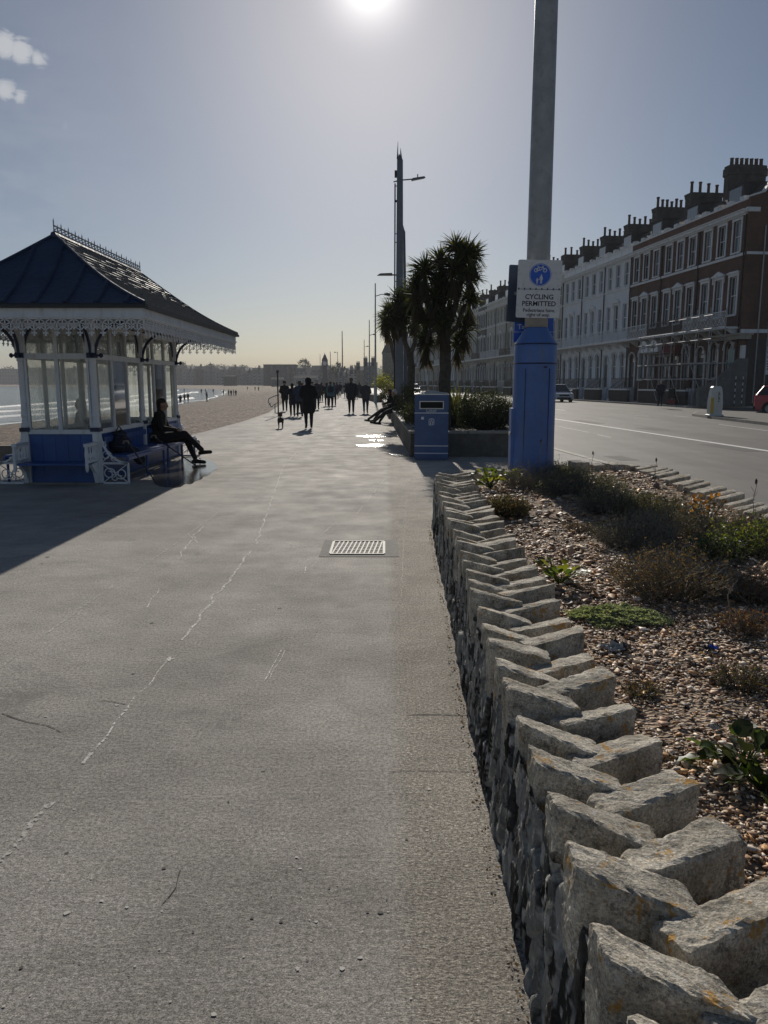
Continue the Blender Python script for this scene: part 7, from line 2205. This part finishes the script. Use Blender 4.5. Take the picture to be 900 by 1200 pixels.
# people on the beach and at the water's edge: one small standing body, copied
def beach_person():
    J = walkJ(1, 'pocket', .25); S = person(J, 'x', (.03,.03,.035), (.02,.02,.025), DK, voxel=.03, fat=1.1, hands=False, coat_len=.05)
    return S
bp = beach_person(); bt = tree_of(bp); first = True
bl = [(171,474,-2,'second from the shelter at the waterline'),(152,475,-1.9,'nearest the shelter post at the waterline'),(202.5,471.5,-2,'left one of the close pair at the waterline'),(207,471,-2,'right one of the close pair at the waterline'),(227,473.5,-1.6,'person alone on the shingle above the waterline'),
      (236,461.5,-2,'left walker of the sparse line on the wet sand'),(241,461.5,-2,'second walker of the sparse line on the wet sand'),(250,461,-2,'third walker of the sparse line on the wet sand'),(262,463.5,-1.9,'person left of the beach crowd'),(268,464,-1.8,'left person of the beach crowd'),(271,464.5,-1.8,'second person of the beach crowd'),(274,464,-1.8,'third person of the beach crowd'),(276.5,464.5,-1.8,'right person of the beach crowd'),
      (290,457.5,-1.5,'left of the distant group near the steps'),(299,458,-1.4,'middle of the distant group near the steps'),(303,458.5,-1.4,'right of the distant group near the steps'),(216,460,-2,'far wader left of the sparse line'),(205,457,-2,'faintest wader out on the far sand')]
offs = {152: 190, 171: 204-0}
for k, (px, y, z, lb) in enumerate(bl):
    px2 = {171:210.5, 152:206.5, 202.5:216, 207:220, 227:243, 216:234, 205:230}.get(px, px) if False else px
    pp = P(px2 if px2 > 205 or k > 4 else px2, y, z)
    o = bp if k == 0 else place(bt, pp, 0, None)
    o.location = pp; o['label'] = 'dark figure on the beach, '+lb; o['category'] = 'person'; o['group'] = 'people on the beach'; o.rotation_euler = (0,0,k*1.3)
# true pixel positions of the nearest group (right of the shelter post)
near = {0:(211.5,474.5), 1:(206,475), 2:(216.5,471.3), 3:(220.5,471), 4:(242.5,470.8)}
for o in COL.objects:
    if o.get('group') == 'people on the beach':
        for k, (a, b) in near.items():
            if o['label'].endswith(bl[k][3]):
                z = -2.0 if k != 4 else -1.5; o.location = P(a, b, z)
# figure on the shingle glimpsed through the side glass
o = place(bt, P(183, 486.5, -.9), 0, 'grey figure on the shingle seen through the shelter side glass', 'people on the beach'); o['category'] = 'person'

# ---- dog
def dog():
    p = P(329, 502.2, 0); S = empty('dog', p, R(-12), 'small dark dog trotting ahead of the hooded walker', 'dog')
    S.rotation_euler = (0,0,R(8))
    c = [((0,-.16,.33),.085,(0,.14,.335),.105), ((0,.14,.34),.10,(0,.25,.43),.062), ((0,.25,.43),.058,(0,.31,.50),.058), ((0,.31,.50),.062,(0,.35,.50),.055), ((0,.37,.485),.036,(0,.45,.47),.026), ((0,-.05,.30),.085,(0,.10,.30),.10),
         ((0,-.22,.36),.03,(0,-.30,.44),.018), ((0,-.30,.44),.016,(0,-.33,.52),.009)]
    for s in (-1, 1):
        c += [((s*.06,.15,.30),.048,(s*.065,.17,.19),.028), ((s*.065,.17,.19),.026,(s*.065,.14+.05*s,.06),.019), ((s*.065,.14+.05*s,.05),.02,(s*.065,.18+.05*s,.025),.022)]
        c += [((s*.055,-.16,.31),.065,(s*.07,-.10+.03*s,.20),.036), ((s*.07,-.10+.03*s,.20),.032,(s*.07,-.20+.04*s,.12),.021), ((s*.07,-.20+.04*s,.12),.02,(s*.07,-.17+.05*s,.04),.018), ((s*.07,-.17+.05*s,.03),.02,(s*.07,-.12+.05*s,.024),.021)]
        c += [((s*.045,.31,.54),.022,(s*.07,.30,.50),.014)]
    o = fuse('body', c, .011, pm('dog_fur', (.025,.02,.016), .3, 30, .8, bmp=.6, bscale=60), S, 2)
    mb = MB(); mb.tube([(math.cos(a)*.066, .262+math.sin(a)*.05, .455-math.sin(a)*.045) for a in [2*PI*k/12 for k in range(13)]], .009, 5, cap=False); mb.build('collar', M['lamp_red'], S)
dog()
# ---- things by the bench
def backpack():
    S = empty('backpack', (-4.42, 12.95, .45), 0, 'dark navy quilted bag slumped on the shelter bench by the lacy end plate', 'bag')
    o = fuse('bag_body', [((-.05,-.1,.14),.14,(-.03,.16,.14),.14), ((-.04,-.05,.22),.13,(-.04,.12,.28),.10), ((.06,0,.05),.10,(.16,.15,-.02),.10), ((.16,.2,-.05),.10,(.2,.32,-.16),.09)], .016, CL_, S, 5); o.color = (.012,.016,.032,1)
    mb = MB()
    for k in range(5): mb.tube([(-.17+.03*k,-.14,.10+.05*k),(-.02,-.245+.02*k,.12+.05*k),(.1,-.14+.03*k,.10+.05*k)], .006, 5)
    mb.build('quilting', M['sign_back'], o)
    mb = MB(); mb.tube([(-.08,.0,.36),(-.04,.03,.44),(0,.06,.36)], .012, 6); mb.build('carry_loop', M['rubber'], S)
backpack()
for a, b, lb in (((-4.16,12.55,.62), (-3.72,12.42,.012), 'thin walking stick leaning on the bench near the lacy end plate'), ((-4.20,14.2,.60), (-3.60,14.75,.012), 'thin walking stick leaning by the seated person')):
    a, b = Vector(a), Vector(b); S = empty('walking_stick', b, 0, lb, 'walking stick', 'walking sticks by the bench')
    mb = MB(); mb.tube([a-b, Vector((0,0,0))], .012, 6); mb.build('shaft', M['black_metal'], S)
    mb = MB(); mb.tube([a-b, a-b+Vector((-.02,0,.05)), a-b+Vector((-.08,0,.05)), a-b+Vector((-.10,0,.01))], .013, 6); mb.build('handle', M['wood'], S)

# ---- cars
def car(name, L, W, H, paint, label, hatch=True, van=False):
    """faces +Y (front at +Y) in local space; centre at origin"""
    S = empty(name, (0,0,0), 0, label, 'car'); hw = W/2
    # side profile (y, z) lower body and greenhouse
    low = [(-L/2+.02,.42),(-L/2,.62),(-L/2+.06,.95),(-L/2+.16,1.0),(L*.18,.98),(L*.36,.90),(L/2-.12,.78),(L/2-.02,.62),(L/2,.42),(L/2-.06,.24),(-L/2+.08,.24)]
    mb = MB()
    def ringp(y):
        pass
    n = len(low)
    def layer(x, k): return [(x, yy*(1-.02*k), z-.0*k) for yy, z in low]
    secs = [(-hw, 1.6), (-hw+.05, .4), (-hw*.4, 0), (hw*.4, 0), (hw-.05, .4), (hw, 1.6)]
    # section layers give rounded shoulders and nose
    lay = []
    for x, k in secs: lay.append([(x, yy*(1-.022*k), (.24+(z-.24)*(1-.05*k)) if z > .5 else z) for yy, z in low])
    vs = [p for l_ in lay for p in l_]; fs = []
    for i in range(len(lay)-1):
        for j in range(n): j2 = (j+1) % n; fs.append((i*n+j, i*n+j2, (i+1)*n+j2, (i+1)*n+j))
    fs.append(tuple(range(n))); fs.append(tuple((len(lay)-1)*n+j for j in range(n))[::-1])
    mb.add(vs, fs); b = mb.build('body', CLP, S, smooth=False); b.color = (*paint, 1)
    bv = b.modifiers.new('b', 'BEVEL'); bv.width = .05; bv.segments = 3; bv.limit_method = 'ANGLE'
    # greenhouse
    y0, y1, y2, y3 = -L/2+.10, -L/2+.42, L*.06, L*.27
    wr = hw*.74; g = MB()
    bot = [(-hw*.93,y0,.97),(hw*.93,y0,.97),(hw*.93,y3,.95),(-hw*.93,y3,.95)]; top_ = [(-wr,y1,H-.03),(wr,y1,H-.03),(wr,y2,H-.03),(-wr,y2,H-.03)]
    g.hexa(bot, top_); gl = g.build('windows', M['darkglass'], S)
    r = MB(); r.hexa([(-wr-.01,y1-.02,H-.035),(wr+.01,y1-.02,H-.035),(wr+.01,y2+.03,H-.035),(-wr-.01,y2+.03,H-.035)], [(-wr+.06,y1+.05,H),(wr-.06,y1+.05,H),(wr-.06,y2-.1,H),(-wr+.06,y2-.1,H)])
    for s in (-1, 1):
        for (a, c) in (((s*hw*.935,y0,.97),(s*(wr+.006),y1,H-.03)), ((s*hw*.935,y3,.95),(s*(wr+.006),y2,H-.03)), ((s*hw*.94,(y0+y3)/2-.1,.97),(s*(wr+.012),(y1+y2)/2-.1,H-.03))): r.bar(a, c, .07, .05)
        r.bar((s*(wr+.005),y1,H-.03),(s*(wr+.005),y2,H-.03),.05,.05)
    o = r.build('roof', CLP, S); o.color = (*paint, 1)
    for s in (-1, 1):
        for yy in (-L*.30, L*.31):
            w = MB(); x0 = s*(hw-.10)
            def wl(prof):
                vs = []; fs = []; N = 20
                for rr, xx in prof:
                    for k in range(N): a = 2*PI*k/N; vs.append((x0+s*xx, yy+rr*math.cos(a), .31+rr*math.sin(a)))
                for i in range(len(prof)-1):
                    for k in range(N): k2 = (k+1) % N; fs.append((i*N+k, i*N+k2, (i+1)*N+k2, (i+1)*N+k))
                fs.append(tuple(range(N))); fs.append(tuple((len(prof)-1)*N+k for k in range(N))[::-1]); return vs, fs
            w.add(*wl([(.20,-.12),(.30,-.11),(.31,-.08),(.31,.08),(.30,.11),(.20,.115)])); wh = w.build('wheel', M['rubber'], S)
            rm = MB(); rm.add(*wl([(.05,.10),(.19,.118),(.205,.122),(.19,.124),(.17,.119),(.05,.127),(.01,.13)]));
            for k in range(5):
                a = 2*PI*k/5; rm.bar((x0+s*.127, yy+.04*math.cos(a), .31+.04*math.sin(a)), (x0+s*.127, yy+.18*math.cos(a), .31+.18*math.sin(a)), .012, .05, up=(1,0,0))
            rm.build('rim', M['galv'], wh)
            ar = MB(); ar.add(*wl([(.33,.02),(.37,.04),(.37,.105),(.33,.105)])); ar.build('wheel_arch', M['rubber'], S)
        mi = MB(); mi.hexa([(s*(hw-.02),L*.2,.98),(s*(hw+.16),L*.2,1.0),(s*(hw+.16),L*.25,1.0),(s*(hw-.02),L*.25,.98)], [(s*(hw-.02),L*.2,1.08),(s*(hw+.16),L*.2,1.12),(s*(hw+.16),L*.25,1.12),(s*(hw-.02),L*.25,1.08)]); o = mi.build('wing_mirror', CLP, S); o.color = (*paint, 1)
        hl = MB(); hl.hexa([(s*hw*.55,L/2-.10,.62),(s*hw*.93,L/2-.16,.62),(s*hw*.93,L/2-.02,.62),(s*hw*.55,L/2+.012,.62)], [(s*hw*.6,L/2-.12,.76),(s*hw*.93,L/2-.2,.79),(s*hw*.93,L/2-.1,.79),(s*hw*.6,L/2-.045,.76)]); hl.build('headlight', M['lamp_clear'], S)
        tl = MB(); tl.hexa([(s*hw*.66,-L/2-.012,.68),(s*hw*.95,-L/2+.02,.68),(s*hw*.95,-L/2+.14,.68),(s*hw*.66,-L/2+.1,.68)], [(s*hw*.7,-L/2+.02,.98),(s*hw*.93,-L/2+.06,.98),(s*hw*.93,-L/2+.16,.98),(s*hw*.7,-L/2+.12,.98)]); tl.build('tail_light', M['lamp_red'], S)
    gr = MB(); gr.box(-hw*.5,hw*.5,L/2-.03,L/2+.014,.56,.68); gr.box(-hw*.7,hw*.7,L/2-.04,L/2+.01,.28,.44); gr.build('grille', M['rubber'], S)
    pl = MB(); pl.box(-.26,.26,L/2+.0141,L/2+.022,.45,.55); pl.build('number_plate', M['sign_white'], S)
    pl = MB(); pl.box(-.26,.26,-L/2-.018,-L/2-.004,.50,.60); pl.build('number_plate', M['yellow'], S)
    bm_ = MB(); bm_.box(-hw*.96,hw*.96,-L/2-.015,-L/2+.1,.26,.46); bm_.build('rear_bumper', M['rubber'], S)
    return S
CLP = M['carpaint']
Yc_ = P(659, 468.2, -.12).y
c1 = car('parked_car', 4.4, 1.85, 1.62, (.72,.76,.82), 'silver white sport utility car driving towards us beyond the blue column')
Yc_ = 71.0; c1.location = (XA(659.5, Yc_, .5), Yc_+2.2, -.12); c1.rotation_euler = (0,0,PI+R(4)); c1['category'] = 'car'
Yr = P(890, 487, -.12).y
c2 = car('parked_car', 3.7, 1.66, 1.45, (.48,.06,.08), 'red hatchback at the right edge waiting by the traffic island')
c2.location = (XA(882.5, Yr, .5)+2.75, Yr+.9, -.12); c2.scale = (1.1,)*3; c2.rotation_euler = (0,0,R(-118)); c2['category'] = 'car'
ct = tree_of(c1)
for k, (px, yb, dY, col, lb, rz) in enumerate(((449.5,453.2,0,(.02,.02,.022),'black car far down the road, right of the slim lamp posts',0),(455.5,454,0,(.25,.02,.02),'red car far down the road beside the domed hotel',0),(444,452.6,0,(.3,.3,.32),'silver car furthest down the road',0),
     (485,460.2,0,(.35,.36,.38),'silver car on the road seen between the palm trunks',PI))):
    p = P(px, yb, -.12); o = place(ct, p, R(5)+rz, lb, 'cars far down the road')
    for c in COL.objects:
        if c.parent == o and (c.name.startswith('body') or c.name.startswith('roof') or c.name.startswith('wing')): c.color = (*col, 1)

# ---- mobility scooter beside the crossing person
def scooter():
    p = P(787.5, 476.2, -.12); S = empty('mobility_scooter', p, R(-28), 'black and red mobility scooter beside the crossing person', 'mobility scooter')
    mb = MB(); mb.hexa([(-.26,-.5,.16),(.26,-.5,.16),(.24,.55,.16),(-.24,.55,.16)], [(-.24,-.48,.26),(.24,-.48,.26),(.2,.5,.24),(-.2,.5,.24)]); mb.hexa([(-.27,-.58,.2),(.27,-.58,.2),(.27,-.05,.26),(-.27,-.05,.26)], [(-.24,-.52,.52),(.24,-.52,.52),(.2,-.12,.5),(-.2,-.12,.5)]); mb.build('chassis', pm('scooter_red', (.22,.02,.02), .1, 4, .3), S)
    mb = MB(); mb.hexa([(-.24,-.40,.62),(.24,-.40,.62),(.24,.06,.62),(-.24,.06,.62)], [(-.25,-.40,.74),(.25,-.40,.74),(.24,.08,.71),(-.24,.08,.71)]); mb.build('seat', M['rubber'], S)
    mb = MB(); mb.hexa([(-.23,-.44,.76),(.23,-.44,.76),(.23,-.35,.76),(-.23,-.35,.76)], [(-.24,-.56,1.30),(.24,-.56,1.30),(.22,-.46,1.32),(-.22,-.46,1.32)]); mb.build('backrest', M['rubber'], S)
    mb = MB(); mb.tube([(0,-.18,.5),(0,-.18,.64)], .05, 8); mb.build('seat_post', M['galv'], S)
    mb = MB(); mb.tube([(0,.5,.28),(0,.42,.95)], .04, 8); mb.tube([(-.26,.36,1.0),(0,.42,.97),(.26,.36,1.0)], .02, 6); mb.build('tiller', M['black_metal'], S)
    mb = MB(); mb.box(-.17,.17,.5,.75,.62,.64)
    for x in (-.17,.155): mb.box(x,x+.015,.5,.75,.641,.85)
    mb.box(-.154,.154,.735,.75,.641,.85); mb.box(-.154,.154,.5,.515,.641,.85); mb.build('basket', M['black_metal'], S)
    mb = MB(); mb.box(-.22,.22,-.80,-.57,.62,1.0); mb.build('rear_bag', M['rubber'], S)
    for x, y in ((-.28,-.38),(.28,-.38),(-.25,.48),(.25,.48)):
        mb = MB(); mb.tube([(x-.05,y,.17),(x+.05,y,.17)], .17, 14); w = mb.build('wheel', M['rubber'], S); mb = MB(); mb.tube([(x-.055,y,.17),(x+.055,y,.17)], .08, 10); mb.build('hub', M['galv'], w)
    for s in (-1,1): mb = MB(); mb.box(s*.2-.05,s*.2+.05,-.605,-.585,.36,.46); mb.build('tail_light', M['lamp_red'], S)
scooter()
# ================================================================== LIGHT, SKY, AIR, CAMERA
SUN_EL, SUN_AZ = 25.2, -1.0      # azimuth measured from +Y towards +X
w = bpy.data.worlds.new('World'); SC.world = w; w.use_nodes = True
nt = w.node_tree; bg = nt.nodes['Background']
sky = nd(nt, 'ShaderNodeTexSky', sky_type='NISHITA'); sky.sun_disc = False
sky.sun_elevation = R(SUN_EL); sky.sun_rotation = R(SUN_AZ); sky.air_density = .8; sky.dust_density = .42; sky.ozone_density = 1.8; sky.altitude = 0
# thin broken cloud, by direction
tc = nd(nt, 'ShaderNodeTexCoord'); v = tc.outputs['Generated']
def spot(vec, r0, r1):
    d = nd(nt, 'ShaderNodeVectorMath', operation='DISTANCE'); nt.links.new(v, d.inputs[0]); d.inputs[1].default_value = vec
    mr = nd(nt, 'ShaderNodeMapRange'); mr.inputs['From Min'].default_value = r0; mr.inputs['From Max'].default_value = r1; mr.inputs['To Min'].default_value = 1; mr.inputs['To Max'].default_value = 0
    nt.links.new(d.outputs['Value'], mr.inputs['Value']); return mr.outputs[0]
def dirv(px, py):
    q = Vector((px-450, F*CT+(600-py)*ST, (600-py)*CT-F*ST)).normalized(); return tuple(q)
mp = nd(nt, 'ShaderNodeMapping'); mp.inputs['Scale'].default_value = (1,1,2.6); mp.inputs['Rotation'].default_value = (0, R(-14), 0); nt.links.new(v, mp.inputs['Vector'])
nz = noise_n(nt, mp.outputs['Vector'], 26, 9, .72, .8)
nz2 = noise_n(nt, mp.outputs['Vector'], 5, 5, .6, .3)
def math_n(op, a, b=None):
    m_ = nd(nt, 'ShaderNodeMath', operation=op)
    for i, x in enumerate((a, b)):
        if x is None: continue
        if hasattr(x, 'node'): nt.links.new(x, m_.inputs[i])
        else: m_.inputs[i].default_value = x
    m_.use_clamp = (op != 'SUBTRACT' and op != 'ADD'); return m_.outputs[0]
cov = None
for px, py, r0, r1, amt in ((6,53,.006,.026,1.0),(24,60,.006,.024,1.0),(44,69,.002,.018,.95),(6,106,.004,.022,.95),(24,114,.002,.018,.9),(156,56,.0,.020,.52),(164,66,.0,.014,.5),(76,147,.0,.024,.5)):
    s_ = math_n('MULTIPLY', spot(dirv(px,py), r0, r1), amt); cov = s_ if cov is None else math_n('MAXIMUM', cov, s_)
cl = math_n('MULTIPLY', ramp(nt, math_n('ADD', math_n('MULTIPLY', nz, 1.0), math_n('MULTIPLY', cov, .55)), [(.74, 0), (.9, 1)]), cov)
veil = math_n('MULTIPLY', spot(dirv(0,205), .0, .22), ramp(nt, nz2, [(.35, .08), (.65, .36)]))
tot = math_n('MAXIMUM', math_n('MULTIPLY', cl, .8), veil)
c = mix(nt, tot, sky.outputs['Color'], (13,13.2,13.6))
# sun glare painted into the sky colour as two soft lobes
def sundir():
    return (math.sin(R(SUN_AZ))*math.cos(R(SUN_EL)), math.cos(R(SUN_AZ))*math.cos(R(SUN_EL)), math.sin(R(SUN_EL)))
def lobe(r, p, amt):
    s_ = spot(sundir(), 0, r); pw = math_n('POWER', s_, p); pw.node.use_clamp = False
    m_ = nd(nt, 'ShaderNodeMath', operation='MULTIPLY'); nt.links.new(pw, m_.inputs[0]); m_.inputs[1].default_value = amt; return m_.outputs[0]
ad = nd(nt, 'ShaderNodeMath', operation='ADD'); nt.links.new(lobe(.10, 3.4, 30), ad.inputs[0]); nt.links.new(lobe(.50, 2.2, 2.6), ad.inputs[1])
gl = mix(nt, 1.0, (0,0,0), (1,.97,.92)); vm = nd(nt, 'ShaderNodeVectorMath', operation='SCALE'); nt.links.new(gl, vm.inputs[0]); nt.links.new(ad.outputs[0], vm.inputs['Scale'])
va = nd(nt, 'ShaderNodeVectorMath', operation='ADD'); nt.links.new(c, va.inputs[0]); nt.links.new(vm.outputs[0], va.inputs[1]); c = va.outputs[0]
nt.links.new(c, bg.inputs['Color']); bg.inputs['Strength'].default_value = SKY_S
L = bpy.data.lights.new('sun', 'SUN'); L.energy = SUN_S; L.angle = R(.53); L.color = (1.0,.93,.83)
lo = bpy.data.objects.new('sun', L); COL.objects.link(lo)
d = Vector((math.sin(R(SUN_AZ))*math.cos(R(SUN_EL)), math.cos(R(SUN_AZ))*math.cos(R(SUN_EL)), math.sin(R(SUN_EL))))
lo.rotation_euler = (-d).to_track_quat('-Z', 'Y').to_euler(); lo.location = (0,0,40)
# air
if HAZE > 0:
    mb = MB(); mb.box(-3600, 3600, -500, 3900, -9.0, 60)
    m = bpy.data.materials.new('sea_haze'); m.use_nodes = True; nt = m.node_tree; nt.nodes.clear()
    pv = nd(nt, 'ShaderNodeVolumePrincipled'); pv.inputs['Density'].default_value = HAZE; pv.inputs['Color'].default_value = (.94,.95,.97,1); pv.inputs['Anisotropy'].default_value = .0
    out = nd(nt, 'ShaderNodeOutputMaterial'); nt.links.new(pv.outputs[0], out.inputs['Volume'])
    tag(mb.build('haze', m), 'thin pale sea haze lying over the bay', 'haze', kind='stuff')
cam = bpy.data.cameras.new('camera'); co = bpy.data.objects.new('camera', cam); COL.objects.link(co)
co.location = (0,0,CAM_H); co.rotation_euler = (PI/2-TH, 0, 0)
cam.sensor_fit = 'VERTICAL'; cam.sensor_height = 32; cam.sensor_width = 24; cam.lens = 24; cam.clip_start = .05; cam.clip_end = 9000
SC.camera = co
SC.render.engine = 'CYCLES'
SC.view_settings.view_transform = 'Standard'; SC.view_settings.look = 'None'; SC.view_settings.gamma = 1; SC.view_settings.exposure = EXPO
cy = SC.cycles
cy.use_denoising = True; cy.max_bounces = 6; cy.diffuse_bounces = 3; cy.glossy_bounces = 3; cy.transparent_max_bounces = 16; cy.transmission_bounces = 4; cy.volume_bounces = 0
cy.sample_clamp_indirect = 4.0; cy.caustics_reflective = False; cy.caustics_refractive = False
try: cy.denoiser = 'OPENIMAGEDENOISE'
except Exception: pass
